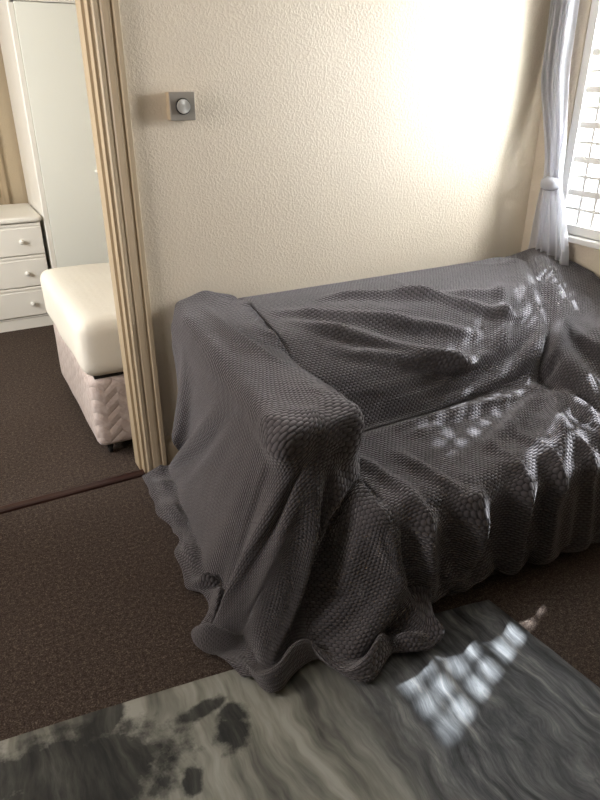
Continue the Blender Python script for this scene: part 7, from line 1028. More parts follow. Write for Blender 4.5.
        -46,-46,-46,46,0,0,0,0,0,0,0,0,0,0,0,0,0,0,0,0,0,0,0,0,0,0,0,0,0,0,-1,0,0,0,0,0,0,0,0,0,0,0,0,0,0,0,0,0,0,0,0,0,0,0,0,0,0,0,0,0,
        0,0,0,0,0,1,0,-1,-1,-2,-2,0,-2,-36,-5,2,1,-16,-25,0,-1,2,33,-1,-1,-1,-1,-1,-1,-1,-2,-1,-2,-1,-1,-2,-1,-2,-1,-2,-1,-1,-1,-2,-1,-1,-1,0,-1,0,-1,0,-1,0,-1,0,0,1,0,1,
        2,1,3,2,3,3,4,3,4,3,3,3,3,2,1,2,1,1,1,0,0,0,0,0,-1,0,0,-3,-5,1,-5,-26,-10,1,-1,-7,-29,-1,1,1,-1,-36,0,-1,-1,0,-1,-1,0,0,-1,0,-1,-1,1,-1,0,0,0,0,
        -1,0,1,0,0,0,-1,0,0,1,-1,1,-1,1,0,0,-1,1,0,0,1,-1,1,0,1,-1,1,1,1,3,3,3,4,5,4,5,5,5,6,6,8,12,10,4,1,1,-10,1,-7,-22,-8,7,-7,2,-38,0,0,0,0,2,
        46,0,0,0,0,0,0,-1,1,0,0,0,0,0,0,0,0,0,0,0,0,0,0,0,0,0,0,0,-1,1,-1,1,0,0,0,0,0,0,0,0,0,0,0,-1,1,0,-1,1,-1,-1,0,1,0,1,0,-1,0,-1,-2,-4,
        -8,-7,0,4,7,1,-7,-18,-7,-3,1,2,-31,-2,0,0,1,0,-1,46,0,0,0,0,0,0,0,0,0,0,0,0,-1,1,0,-1,1,-1,1,0,0,0,0,0,0,0,0,0,0,0,0,0,-1,0,0,0,-1,-1,-1,-1,
        -2,-2,-2,-2,-3,-2,-3,-4,-3,-4,-4,-2,-2,-1,1,1,2,4,5,7,12,6,3,-5,-12,-20,-6,-9,2,6,-3,-16,-1,1,0,-2,1,0,46,0,0,0,0,0,0,0,-1,1,0,0,0,0,0,0,0,0,0,0,0,0,
        0,0,0,0,0,0,0,0,0,0,-1,1,0,0,-1,0,-1,-1,-1,-1,-1,-1,-1,-1,-1,-1,1,1,4,2,1,1,0,0,-2,-1,-3,-2,-3,-8,-6,-4,0,-9,0,-21,3,4,8,15,46,44,40,47,45,49,45,46,-1,1,
        0,0,0,0,0,1,-1,0,0,0,0,0,0,0,0,0,0,0,0,0,0,0,0,0,0,0,0,0,0,0,0,0,0,0,0,0,0,0,0,0,0,-1,1,-1,-1,-1,-3,-5,-5,-4,-4,-3,-3,-1,0,10,3,-1,-2,1,
        0,-3,-4,-4,16,3,-1,-10,-5,9,-1,4,-2,-4,-8,-2,32,1,-1,1,-1,0,1,0,-1,0,1,0,0,1,-1,0,1,-1,1,0,-1,0,0,0,1,0,0,0,0,0,0,0,0,0,0,0,0,0,0,0,0,0,0,0,
        0,0,0,0,0,0,0,0,0,-1,-1,0,-4,-4,-13,-9,-7,-6,-6,-7,-5,-3,0,1,1,-1,1,15,15,7,4,3,7,4,2,30,0,2,0,1,1,0,1,0,1,0,1,1,-1,1,1,0,1,0,0,1,0,0,1,-1,
        0,0,1,0,0,0,0,1,0,0,-1,0,0,0,0,0,1,0,0,0,-1,0,0,0,0,-1,0,0,1,1,-2,3,1,1,2,1,0,-4,-6,-4,3,-7,-8,-8,-9,-8,-26,-5,-2,-4,-2,5,2,-1,13,1,0,0,1,1,
        0,1,1,1,0,1,1,2,0,1,0,1,1,0,0,1,1,-1,1,0,1,0,1,0,0,0,0,0,0,1,0,0,0,0,0,-1,0,0,0,0,0,0,-1,1,0,0,-1,-2,-2,0,-3,-2,-1,2,2,1,1,-3,-1,11,
        14,5,1,-4,-11,10,-37,-10,-1,0,-3,0,1,0,0,0,1,0,0,1,0,1,0,1,0,0,0,1,0,1,0,0,1,1,0,0,2,0,1,0,0,0,0,1,0,0,0,0,0,0,0,0,-1,0,0,0,0,0,0,0,
        0,1,-1,1,3,-5,0,1,-1,0,0,1,1,2,1,-4,-6,-6,-1,1,25,6,17,2,-18,-1,-2,1,0,0,2,-1,0,0,0,0,0,0,0,0,0,0,0,0,0,0,0,0,0,0,0,0,0,0,0,-1,0,0,0,0,
        0,0,0,6,-6,0,0,0,0,0,0,1,0,0,0,0,0,0,0,0,-1,0,-1,-3,15,-10,-1,0,0,1,1,1,2,-2,-2,-6,-2,5,8,-5,24,-2,9,15,-7,-4,-3,0,-1,1,0,0,0,0,0,0,0,0,0,0,
        0,0,0,0,0,0,0,0,0,0,0,0,0,0,0,0,0,0,0,0,0,0,2,-2,0,0,0,0,0,0,0,0,0,0,0,0,0,0,0,0,0,0,0,-10,22,-9,-3,0,0,1,2,1,1,-2,-6,-4,6,5,-2,-8,
        3,12,9,-2,5,-5,-1,-3,1,2,-2,0,0,0,0,1,0,0,1,0,0,0,0,0,0,0,0,0,0,0,0,0,0,0,0,0,0,0,0,0,0,2,-2,0,0,0,0,0,0,0,0,0,0,0,0,0,0,0,0,0,
        0,0,0,-12,22,1,-7,-4,2,1,3,3,0,-4,-8,5,5,1,-3,-3,-8,-7,33,0,1,-3,-1,-3,3,-4,1,0,0,0,0,0,0,0,0,0,1,0,0,0,0,0,1,0,4,-4,0,0,0,-1,0,0,1,0,0,0,
        1,-1,0,0,0,0,0,0,0,0,0,0,0,0,0,0,0,0,0,0,0,0,0,-13,14,12,5,-10,2,0,-2,2,2,-1,-1,0,-3,-3,-4,-6,1,10,1,2,-3,0,0,-2,-4,-1,1,0,0,-1,0,1,0,0,0,-1,
        0,1,0,0,0,0,0,-4,5,3,-4,2,-1,1,0,-2,0,2,-1,2,-2,0,0,0,0,0,0,0,0,0,0,0,0,0,0,0,0,0,0,0,0,0,3,-15,-2,5,24,3,1,0,-2,0,0,2,1,-1,-2,-4,-9,-14,
        -16,16,6,4,0,4,-3,-8,0,-1,1,1,0,1,-1,0,1,-1,1,6,10,11,11,9,5,-3,-19,-12,-15,-2,-3,3,-1,0,1,1,-2,1,1,-1,0,-1,0,0,1,0,0,0,-1,0,1,0,0,0,0,0,0,0,0,0,
        0,-3,7,-3,-3,-4,7,4,0,-6,-1,33,1,-16,-9,-13,-11,-5,22,-6,-1,3,4,-4,-5,5,-8,0,11,3,-10,-2,3,-5,0,7,-7,-1,-5,-11,-10,-4,0,15,20,31,11,0,-18,-13,-12,-3,0,1,-1,0,0,2,-2,0,
        1,0,0,-1,0,0,0,1,0,-1,0,0,0,0,0,0,0,0,0,0,0,-3,6,7,0,-6,-9,-8,-9,31,29,-5,-2,-5,-8,-8,-3,-19,34,-13,-2,-2,1,-5,-6,-7,0,-11,13,19,5,-23,2,-7,7,-5,0,-1,6,-7,
        -7,-9,-20,-9,3,22,25,30,13,0,-16,-9,-12,-11,0,1,1,0,0,0,0,0,0,0,0,0,0,0,0,0,0,0,0,0,0,0,0,0,0,0,3,2,4,2,-5,-8,-11,5,24,-3,-12,-6,-7,-6,1,6,4,2,5,-3,
        1,2,-2,1,-8,0,0,-18,-7,27,35,9,-2,-50,7,-1,0,1,0,6,-6,11,-20,-15,-22,-5,7,22,26,29,16,15,7,-36,-29,-24,16,1,0,0,0,0,0,0,0,0,0,0,0,0,0,0,0,0,0,0,0,0,2,3,
        5,3,-5,-7,-9,-12,33,11,-12,-4,-7,-8,-4,2,4,2,2,-1,1,-1,-4,5,-1,-8,0,0,1,-4,-29,2,25,31,28,-33,-16,-6,-5,6,3,-2,0,-1,1,11,-20,-13,-20,-6,4,11,24,34,49,4,-39,-33,-8,0,1,0,
        0,1,0,0,0,0,0,0,0,0,0,-1,0,0,0,1,1,3,3,4,-2,-5,-7,-14,20,15,-6,-6,-6,-8,-5,1,4,3,3,-2,2,0,0,1,-1,1,-7,0,0,9,8,-15,-21,-25,0,43,46,6,-23,-22,-8,-8,8,1,
        1,9,-6,-3,-1,5,-15,-14,-15,-18,-3,32,61,41,-3,-39,-19,-6,-5,-3,0,1,0,0,0,0,0,0,0,0,1,0,0,0,-1,1,4,5,1,-4,-7,-11,1,21,7,-11,-4,-7,-7,-2,4,4,4,2,-1,0,0,1,-1,0,
        0,-8,0,0,0,4,21,-12,-20,-24,-19,15,37,37,12,-19,-20,-13,-12,12,5,-16,15,10,-18,6,0,-4,-10,-27,-34,3,56,46,17,-21,3,4,-3,-14,-7,-6,-5,1,0,0,0,0,0,0,9,7,-16,1,1,2,4,0,-6,-8,
        -12,22,18,-12,-6,-7,-8,-3,3,4,5,1,2,2,-1,0,-1,-1,1,0,-8,0,0,-9,-9,16,27,8,-23,-28,-22,-10,13,34,37,16,-4,-30,-16,-14,11,16,-7,0,-6,0,1,0,8,-20,-38,-32,28,56,29,-38,-2,19,22,10,
        4,-6,-21,-10,-7,-3,0,3,20,3,-19,-6,1,2,4,1,-5,-6,-12,6,21,-1,-7,-3,-6,-5,0,4,3,2,2,1,-1,2,-1,0,1,-3,0,-12,0,0,-1,-1,-21,16,26,28,-6,-30,-29,-18,-3,-2,27,36,31,-1,-31,-16,
        -15,0,25,2,-4,-10,7,-15,12,3,-28,-32,1,42,36,-33,-24,-1,18,17,17,18,1,-5,-7,-5,17,-4,-31,-20,28,-2,-2,1,-3,-6,-9,-5,19,12,-11,-5,-8,-9,-4,1,2,3,0,2,18,-28,13,3,1,7,-2,-2,-16,-1,
        0,1,-1,-2,-27,3,28,34,20,-22,-31,-28,-6,-13,3,26,38,35,1,-36,-19,-19,5,5,16,-15,7,1,-8,12,-2,-35,-11,41,43,-16,-33,-28,-9,5,14,21,17,14,21,1,-32,-30,14,-4,6,11,2,-7,-8,-13,13,24,-10,-7,
        -7,-9,-6,1,4,5,4,6,6,-13,10,-6,4,1,0,5,-5,-21,1,-1,-1,0,0,-1,-20,-16,23,37,33,3,-24,-26,-18,-18,-16,0,28,39,43,4,-19,-40,-6,-9,8,0,-4,2,-3,-4,10,-21,-22,29,50,16,-25,-30,-12,-11,
        -3,6,23,22,-16,-26,13,12,7,10,5,-7,-10,-15,-3,22,6,-10,-5,-7,-6,-1,4,5,4,2,-1,-2,8,-7,-2,0,2,2,1,8,-24,0,0,1,0,-1,7,-12,-17,-38,-4,29,39,23,4,-18,-18,-14,-10,-32,-7,21,34,34,
        26,-27,-11,-11,1,2,4,-2,0,-3,7,-21,-29,3,39,33,-5,-24,-1,13,-24,4,-15,-26,11,35,6,-2,0,-4,-6,-9,-9,37,16,-11,-3,-6,-7,-3,3,5,6,3,2,1,-2,-11,23,-7,-10,-4,-5,4,0,-23,0,0,0,0,
        0,1,5,14,-22,-25,-22,13,31,28,10,-11,-17,-15,7,-24,-22,-1,19,34,43,6,-10,-31,-15,0,3,1,0,-6,13,-14,-23,-10,31,40,12,-36,-23,32,-5,-33,-10,23,4,7,5,3,-9,-8,-6,19,15,-1,-6,-5,-6,-5,1,5,
        5,1,-1,-2,-2,-2,-1,0,0,2,-2,-1,-5,4,-23,0,0,0,0,0,-8,15,-6,26,-18,-15,-28,-11,18,36,25,-3,-23,-17,15,-15,-19,-23,0,16,30,32,29,-11,-36,-13,3,1,0,0,3,9,-32,-22,12,42,40,-3,-8,-40,
        -26,16,14,-1,4,11,-16,-5,0,2,14,8,-8,-4,-6,-6,-2,3,4,2,0,0,0,-1,0,-2,1,0,0,-1,0,-1,-4,-23,0,0,0,0,0,0,-9,5,6,27,-8,-7,-23,-26,-5,24,38,18,-23,-25,8,6,-11,-19,-24,-5,
        13,26,38,33,-15,-37,-8,2,-5,17,-20,19,-20,-21,-2,43,53,-12,-49,-10,9,-2,11,12,-23,2,6,-8,1,26,-10,-6,-4,-6,-5,2,4,3,1,1,-1,0,0,-1,-1,0,-14,13,-3,-1,-3,3,-23,0,1,-1,0,0,0,-3,
        -11,-3,10,34,18,2,-23,-29,-25,-1,33,41,0,-33,-16,6,-1,6,-23,-21,-14,11,22,35,28,-13,-25,-6,-11,20,-17,9,-1,-19,5,11,-2,14,6,-1,11,-4,-24,10,8,-12,-15,35,0,-8,-4,-7,-6,0,3,4,2,1,0,1,
        0,0,2,9,-75,-27,-58,-39,-44,-43,-50,-23,0,0,0,0,0,0,0,-1,-10,-17,-5,11,23,31,8,-12,-29,-23,7,38,34,-23,-24,-9,-6,13,-8,-9,-23,-15,9,22,27,19,-6,-21,-12,11,1,-1,14,-14,-50,-11,43,33,1,-13,
        -10,18,7,-14,-23,35,12,-11,-4,-6,-7,-3,2,5,3,2,0,0,0,1,2,4,4,0,1,1,-1,2,0,-1,-23,0,0,0,0,1,-1,0,0,0,2,-15,-21,-10,3,21,26,22,-5,-28,-9,21,43,8,-27,-25,-13,7,4,-2,
        -9,-14,-14,3,13,16,14,-12,1,0,16,11,-30,-38,-6,9,14,9,8,26,0,-17,-17,21,20,-4,-7,-5,-8,-4,0,5,3,2,1,1,1,1,0,2,2,5,1,-1,-1,1,-1,0,0,-27,0,0,0,0,-1,1,0,-1,0,-2,
        7,0,-5,-19,-16,-6,2,20,29,1,-8,4,31,33,-9,-27,-24,-12,0,4,1,-1,-10,-6,-3,7,15,9,9,8,-18,-31,-1,20,0,3,12,15,-11,-14,-7,1,21,9,-10,-4,-7,-5,-2,3,4,3,2,0,1,1,0,2,1,2,
        5,0,0,0,0,-1,0,0,-32,0,-1,1,-1,1,-1,0,1,0,-1,-4,-1,-1,11,0,-8,-14,-14,-8,1,3,7,11,31,47,26,-15,-24,-25,-14,-7,0,3,0,1,4,11,-10,12,1,-29,-12,32,8,3,0,0,-15,-2,0,-10,
        21,19,-11,-4,-5,-7,-4,1,5,4,2,0,2,0,0,2,1,1,1,1,5,-1,0,0,0,0,0,-37,0,1,-1,1,-1,1,0,-1,0,0,0,0,-1,-3,-1,1,4,-1,-9,-12,-8,-10,-9,-4,13,42,62,27,-8,-24,-21,-18,
        -1,-2,2,6,-22,18,-3,-21,-14,33,-4,-7,-3,4,4,11,0,-11,4,22,0,-7,-4,-6,-6,0,4,4,1,2,1,0,2,1,1,0,2,0,0,7,-2,1,-1,1,0,0,-38,-3,0,4,1,1,0,2,2,2,2,1,1,0,
        0,1,0,0,-1,0,-2,-9,-12,-17,-22,-25,-26,-10,17,36,34,33,29,3,-7,-13,-24,16,-15,-21,-9,24,-1,1,3,14,15,10,-4,-14,-15,31,7,-10,-2,-4,-7,-2,2,4,3,2,0,1,1,0,2,1,0,0,1,-2,9,0,
        0,1,0,0,1,-37,-1,-2,-3,2,-3,0,-1,-1,0,1,2,1,2,-1,0,-1,-1,-2,0,1,-2,0,0,-2,0,-3,-3,2,14,12,-19,-10,4,4,5,9,-10,-2,0,-2,3,3,11,19,17,5,-9,-17,-19,13,27,-4,-7,-4,
        -2,-6,0,5,3,1,1,0,0,0,1,1,0,1,-2,-1,-2,19,0,1,-1,1,0,0,-41,12,-8,-2,-3,3,0,-1,0,-1,-2,-2,0,-1,1,-1,0,1,1,0,-1,3,1,3,2,2,5,-18,-15,-10,3,27,6,-9,-2,0,
        2,0,-3,2,10,10,18,14,8,-5,-19,-24,-17,-4,54,6,-8,-5,-7,0,-2,1,7,3,0,-1,1,0,0,0,-1,3,0,-1,-2,-3,22,2,-1,1,-1,1,-1,-39,-2,16,-9,-6,3,-3,1,0,0,0,0,-1,1,4,8,4,
        2,3,1,2,1,0,-1,-2,-4,-10,9,1,-5,-11,-15,-6,5,8,2,3,5,7,10,12,9,2,-4,-10,-16,-17,-16,-1,36,29,-9,-3,-6,-10,2,9,-2,2,7,-1,0,-1,-1,0,0,1,-2,6,-2,-3,-2,4,22,-1,0,1,
        -1,1,-37,5,-6,12,5,-21,3,-1,0,0,0,0,1,3,-1,-7,-2,0,0,1,0,0,1,0,1,-1,0,-1,0,0,0,1,2,3,5,7,7,7,7,4,-3,-7,-9,-7,-7,-9,-8,0,2,52,-3,-6,-1,-9,-8,-5,21,1,
        -4,6,3,-2,0,0,-1,-1,-1,1,-3,11,-5,-5,-1,28,1,0,-1,1,0,-33,-13,1,0,-1,19,-13,1,0,-1,0,1,0,-4,-1,2,1,0,0,0,1,0,1,0,-1,1,2,2,3,4,6,7,5,1,-1,1,0,-2,-7,
        -10,-8,-4,1,1,-6,-8,-10,1,48,16,-11,-2,-3,-7,-6,-2,11,19,-12,-2,10,0,-2,-1,0,-1,-1,-1,0,-4,14,-8,-6,14,19,0,0,0,0,-16,-8,32,-15,-25,-11,8,-2,-2,0,-1,-1,-1,1,-1,0,0,0,2,1,
        1,3,3,10,7,6,4,2,2,-1,-2,-5,-6,-6,-4,-5,-7,-5,-3,0,2,3,2,-3,-7,-9,-8,34,41,-19,-3,-2,-5,-2,-1,-4,5,17,2,-10,5,6,-2,0,-1,-1,-2,-1,-1,0,-3,16,-12,-2,33,0,0,0,0,-38,
        19,-26,16,21,9,6,3,3,2,1,0,-2,-1,-2,-3,-2,-3,-4,-4,-4,-5,-5,-9,-4,-3,-3,-1,-3,-1,-2,-1,0,1,-1,1,3,0,0,0,1,2,0,-5,-6,-6,10,35,7,-6,-6,-5,-2,2,2,-2,-8,16,16,-11,-5,
        10,3,-2,-1,-1,-1,-2,-1,-2,-1,-3,18,-14,10,24,1,-1,0,33,-48,-21,0,6,1,-2,-1,-1,-1,0,-1,1,-1,1,1,0,1,0,1,1,2,2,2,1,-2,-1,-2,-2,-3,-2,-2,-2,-3,-1,-2,-2,0,2,3,5,4,
        -2,-7,-10,-15,42,18,-11,2,-7,-5,1,7,5,-2,-10,2,23,-1,-9,3,8,0,0,-1,-2,-2,-3,-1,-1,-1,-3,17,-9,31,2,0,0,-28,48,12,-14,2,-2,6,2,1,0,1,1,3,2,0,0,0,0,0,0,-2,-2,-2,
        -5,-5,-3,-4,-3,-3,-1,-1,-2,-2,0,-2,-2,-3,-3,-3,-4,-1,-5,-9,-11,-15,-3,-4,-31,-46,-40,160,-2,2,4,2,0,-5,-6,16,6,-2,1,4,2,0,0,0,-3,-1,-2,-1,-1,-1,-1,15,-486,46,44,46,-3,13,19,-3,
        -24,-3,-5,-1,0,0,-1,0,-7,7,6,7,6,7,6,5,6,3,2,3,3,3,4,3,1,-1,-2,-1,-1,-2,-1,-3,-12,-12,-11,-5,3,9,3,1,0,4,18,41,37,37,-169,-2,-5,-7,-2,4,8,2,-1,3,5,3,-2,0,
        0,0,0,0,0,0,0,-2,0,-2,-3,485,-33,-44,-47,-6,-10,8,-8,9,1,-2,0,-1,1,0,-5,-3,-9,-6,-6,-4,-4,-3,-2,14,-1,1,2,2,1,-1,-3,-10,-1,-1,-2,-3,-4,-4,-2,6,10,14,12,-1,8,-3,2,7,
        11,8,-4,-1,-17,2,-3,-8,-7,1,6,5,1,0,5,4,2,-1,-1,0,0,0,0,0,0,-1,0,-2,-1,-1,5,-4,1,1,-5,-4,4,-3,2,0,1,-1,1,-1,-2,-2,14,12,10,9,6,-9,-10,-12,-42,-1,-4,-5,-6,-4,
        -2,0,10,2,4,1,5,4,5,8,19,22,14,3,-20,-38,5,8,1,11,-2,-1,-23,8,-2,-6,-7,-2,3,5,4,1,-2,9,2,0,-2,1,0,0,0,1,-1,0,-1,0,-1,0,-1,3,-4,0,0,-4,-3,4,-3,0,2,0,
        0,1,0,-1,4,-6,-7,-4,2,-16,-2,1,7,24,-1,0,0,1,0,14,-14,0,0,8,-8,-1,3,15,20,12,-12,-27,-31,-3,28,25,-7,-14,4,2,-32,7,2,-5,-7,-5,2,5,5,3,-1,0,17,-5,-2,-1,0,0,0,0,
        0,0,0,0,-1,0,-1,0,2,-4,0,-1,-4,-2,5,-1,-4,2,1,1,4,-2,-3,2,0,-4,-6,-12,8,8,6,2,-2,0,0,0,0,0,1,0,7,-8,-9,15,17,25,7,-17,-39,-34,-11,11,42,41,-27,-38,29,16,-42,2,
        3,-2,-7,-6,-1,3,5,4,2,-1,0,8,5,-3,-1,0,0,0,0,0,0,-1,0,-1,0,0,0,0,-3,0,1,-3,-2,5,21,-24,1,0,2,8,-3,-7,1,0,0,0,0,0,0,0,0,1,0,0,0,0,0,-1,0,-7,
        18,19,23,1,-24,-39,-35,-8,14,20,39,29,-37,-48,29,43,-26,-22,3,1,-6,-8,-5,2,5,4,2,2,1,-3,5,9,-3,-1,0,0,0,0,0,0,-1,-1,0,-1,0,0,-2,1,0,0,-3,-2,-2,13,-5,-2,0,1,7,0,
        -8,0,0,0,0,0,0,0,0,0,0,0,0,0,0,0,-11,23,29,20,-11,-31,-36,-34,-2,20,21,13,29,25,-41,-62,14,54,-2,-45,19,2,-2,-8,-9,-1,4,5,3,3,1,3,-3,0,10,-3,0,0,0,0,0,0,-1,0,
        -2,0,-1,-1,0,0,0,0,1,-2,0,-10,14,0,-1,-2,1,6,2,-8,0,0,0,0,-1,0,0,0,0,0,2,-2,0,1,14,18,25,-2,-45,-41,-25,2,27,33,9,-12,25,26,-40,-63,5,50,25,-48,-5,17,-1,-5,-9,-6,
        1,4,4,3,2,0,0,5,-4,5,3,-1,0,0,0,0,-1,-1,-1,0,-2,-1,-1,2,0,-1,1,0,-1,1,-19,19,4,-3,-2,-1,5,6,-7,-3,0,0,0,1,0,0,0,0,0,-2,9,12,22,16,-15,-35,-27,-23,-5,25,
        27,5,-22,11,33,25,-43,-67,8,39,40,-19,-48,19,12,-3,-8,-10,-3,3,5,3,4,1,1,-4,1,7,0,2,0,0,0,0,0,0,-2,-1,-1,-1,-1,10,-8,-5,3,0,0,-1,0,-3,3,5,4,-8,-3,5,7,-5,-5,0,
        0,0,0,0,0,0,0,0,13,25,1,-19,-34,-22,-12,19,1,25,4,-12,0,14,29,32,-51,-69,18,26,27,18,-46,-17,25,4,-5,-10,-8,0,4,3,2,3,2,-2,7,-8,0,0,-1,1,1,2,3,3,3,3,1,-1,-3,-4,
        -27,5,-16,26,17,1,-1,0,-2,3,5,-17,10,-1,0,11,-3,-6,0,0,0,0,0,0,0,1,4,16,-3,-28,-32,-11,10,25,21,-7,7,0,11,-14,27,46,-53,-75,21,45,-11,28,-13,-46,15,16,0,-9,-10,-6,2,3,3,4,
        4,1,3,-2,0,0,-22,1,-3,0,-1,-2,0,1,0,-1,-2,-1,-2,8,-13,-4,-1,6,16,-1,1,-3,2,16,-17,2,-1,-13,17,1,-4,0,0,0,0,0,0,0,-1,0,-11,0,-19,9,16,6,-2,13,-14,20,-1,-27,24,51,
        -38,-80,14,31,-13,31,20,-44,-12,19,6,-2,-7,-9,-1,2,2,0,7,2,2,-1,-4,12,-37,7,-21,1,1,1,2,-1,-1,0,-1,1,-1,0,-3,0,-6,-3,1,5,0,-1,-2,-1,9,-6,0,1,-10,8,8,-8,1,0,0,0,
        0,0,0,0,-4,-2,6,-9,10,0,-1,4,8,-14,-18,1,23,52,-32,-68,-3,44,19,-16,24,-15,-42,16,16,-2,-2,-9,-4,2,2,0,-1,13,-5,3,1,4,-40,13,-15,-7,0,-1,1,-1,1,-1,1,0,-1,0,-1,0,-4,-4,
        0,-1,2,-1,0,-1,-1,6,-4,0,0,-7,2,18,-13,0,0,2,-2,0,0,0,7,-7,-1,9,-12,12,-2,-5,5,4,-12,2,1,53,-39,-58,-3,32,32,-32,15,30,-53,-12,28,7,-3,-6,-8,-1,3,1,-1,1,-10,18,4,0,
        -41,13,-7,-11,-1,0,0,-1,1,-1,1,-1,0,1,-1,-2,5,-10,-1,-1,0,0,-4,2,0,-1,3,0,0,0,-8,-1,15,-4,-1,7,-1,-8,-1,1,0,-8,25,-14,4,-12,-4,1,15,-2,1,-6,0,38,-34,-51,-3,54,-7,-16,
        27,8,-7,-53,27,29,-10,-2,-13,-3,2,2,-1,1,1,-6,14,1,-38,8,1,-12,-6,2,-1,0,0,-1,1,0,0,0,-2,0,5,-3,-9,-1,0,1,0,-11,-2,24,-21,-6,1,2,-1,16,-49,34,26,-33,4,12,-2,-7,0,1,
        5,-21,44,-23,-6,-1,0,-9,26,-26,16,2,-20,-46,8,27,22,-3,3,-12,48,-66,1,41,-3,7,-9,-8,0,3,0,0,-1,-2,2,1,-13,-15,7,-7,-8,-1,1,-1,1,0,0,0,0,0,-1,-1,4,-3,-6,0,-2,1,-1,0,
        -29,11,-19,9,8,-1,8,-1,-22,3,5,10,27,-35,9,-15,10,-1,-2,-5,4,2,2,0,-8,3,-1,-1,9,6,-15,-29,3,20,15,-3,-1,-6,16,-12,-29,22,18,-26,6,18,2,3,-1,0,1,2,-3,-5,1,-10,-7,0,-7,-3,
        0,-1,-1,-1,0,0,0,0,-1,0,3,-3,0,-2,0,7,1,-7,-1,-36,-2,2,-4,19,2,-21,1,6,0,2,7,4,43,-40,-16,-1,-2,1,1,5,-4,7,6,-12,1,5,4,2,-11,-11,-1,12,9,6,-6,-1,-6,15,-36,-2,
        20,7,-10,1,1,2,1,6,5,4,3,9,-14,-4,-8,-4,-4,-5,-2,0,0,-2,-1,0,1,0,-1,-1,1,-1,0,0,-2,0,11,-2,-8,-1,-44,-1,5,2,8,21,-19,-15,2,7,-2,27,24,-9,-31,-3,-12,1,2,3,14,21,
        -27,9,-9,-5,5,19,-22,-4,0,9,5,4,22,-28,0,-7,-9,-15,16,12,-1,38,-23,-30,-1,5,3,0,1,6,-6,33,-29,-1,-4,-5,-6,-1,1,0,-2,0,1,-1,-2,0,1,-1,0,0,0,3,15,-19,6,14,-8,-30,-6,-15,
        -33,-36,24,38,18,-2,-11,-42,-35,-30,-12,65,61,14,3,0,-1,-19,-68,-20,75,33,1,-9,-72,-35,88,27,1,2,-13,-67,-33,79,18,-19,10,25,-11,-70,-5,51,36,5,0,0,2,-3,-7,3,-26,-23,11,38,-11,3,-1,-2,-2,-2,
        -2,-1,1,6,5,3,0,-5,-11,-13,-3,10,11,-20,3,15,-46,-1,1,1,-1,0,-1,0,1,1,0,-1,-2,2,2,-2,0,0,0,0,0,1,14,-13,-2,0,0,1,1,-1,-1,0,0,-1,2,15,-16,0,0,0,0,-1,7,-6,
        1,0,2,7,3,3,9,-1,3,3,8,-9,8,3,3,4,0,-2,-3,-3,-2,-1,-3,1,1,3,2,4,2,-6,-3,14,15,-18,-1,-47,0,1,0,0,1,-2,1,0,1,0,0,-2,0,3,-1,-1,0,0,0,0,1,0,-1,0,
        0,-1,1,1,-1,0,2,-2,0,0,0,0,-1,1,1,0,-1,0,1,-1,0,3,4,3,4,3,11,-3,2,2,2,1,8,2,4,1,0,-2,-4,-2,-1,-2,-2,1,0,5,3,3,0,-6,1,18,10,-20,-46,0,0,0,0,1,
        -2,0,1,0,2,-1,-1,-1,3,-2,0,0,0,0,0,0,2,-2,0,0,0,1,1,-2,0,0,0,0,1,-1,0,0,1,-1,0,0,1,0,-2,2,2,3,4,2,2,3,12,-2,0,2,2,3,8,3,4,0,-1,-2,-5,-2,
        -1,-2,-1,1,0,5,2,6,-6,-4,3,24,3,-47,0,0,1,0,-1,1,0,0,0,1,0,-1,1,-1,0,0,0,0,0,-1,1,0,1,-1,0,0,0,3,-3,1,0,0,-2,1,1,-1,1,-1,1,-1,0,1,-1,0,0,2,
        4,3,2,2,2,2,11,1,-6,3,5,11,1,4,2,0,-1,-2,-5,-1,-3,-2,0,1,1,3,6,3,-11,0,6,27,-46,0,0,1,-1,0,-1,0,0,1,0,3,-2,0,0,-1,0,0,0,0,0,1,-1,0,0,-1,0,2,
        -1,0,0,0,0,0,1,0,-1,0,1,-1,0,1,-1,0,0,0,2,2,4,2,1,2,2,3,9,5,-8,2,0,18,2,4,0,-1,-2,-2,-5,0,-3,-2,1,-1,3,2,6,1,-8,0,10,-47,0,1,0,1,-1,0,0,1,
        -1,1,0,0,0,-1,0,1,-1,0,0,0,0,0,0,0,1,-1,0,0,0,1,-1,0,0,1,0,0,0,0,-1,0,0,2,-2,0,1,1,2,2,3,2,1,2,1,4,6,6,-6,-1,9,11,4,3,-1,-1,-2,-1,-6,-1,
        -2,-3,2,2,2,6,14,-3,-2,-17,-46,0,0,1,0,-1,0,0,0,0,0,1,1,1,-2,-2,1,0,0,-1,1,1,-1,0,0,0,0,1,0,0,-1,1,-1,0,1,-1,0,1,-1,0,1,0,0,-1,2,-2,2,0,3,4,
        1,1,1,2,1,4,4,6,-6,-2,19,5,3,3,0,-1,-3,-1,-4,-1,-1,0,1,0,4,4,8,-4,10,-46,0,-1,1,1,0,-1,0,0,7,-7,1,1,2,-4,1,-1,0,0,0,0,0,0,0,1,-1,0,0,-1,1,1,
        -1,0,0,1,-1,1,0,-1,4,-3,1,-2,0,6,-6,1,2,1,3,3,1,0,1,2,2,3,3,1,-2,-1,25,2,3,1,0,-1,-4,-1,-4,-1,-2,1,2,-6,5,10,5,-2,-46,0,0,1,0,-1,0,0,1,2,-1,-2,
        1,2,-2,3,-3,-1,0,0,0,0,0,0,3,-2,-1,1,-1,1,-1,0,0,0,1,0,0,0,2,1,-3,1,-2,1,2,-3,2,0,2,1,4,1,1,0,2,2,1,2,2,-2,-1,2,28,2,3,-1,-2,-1,-4,-2,-4,-1,
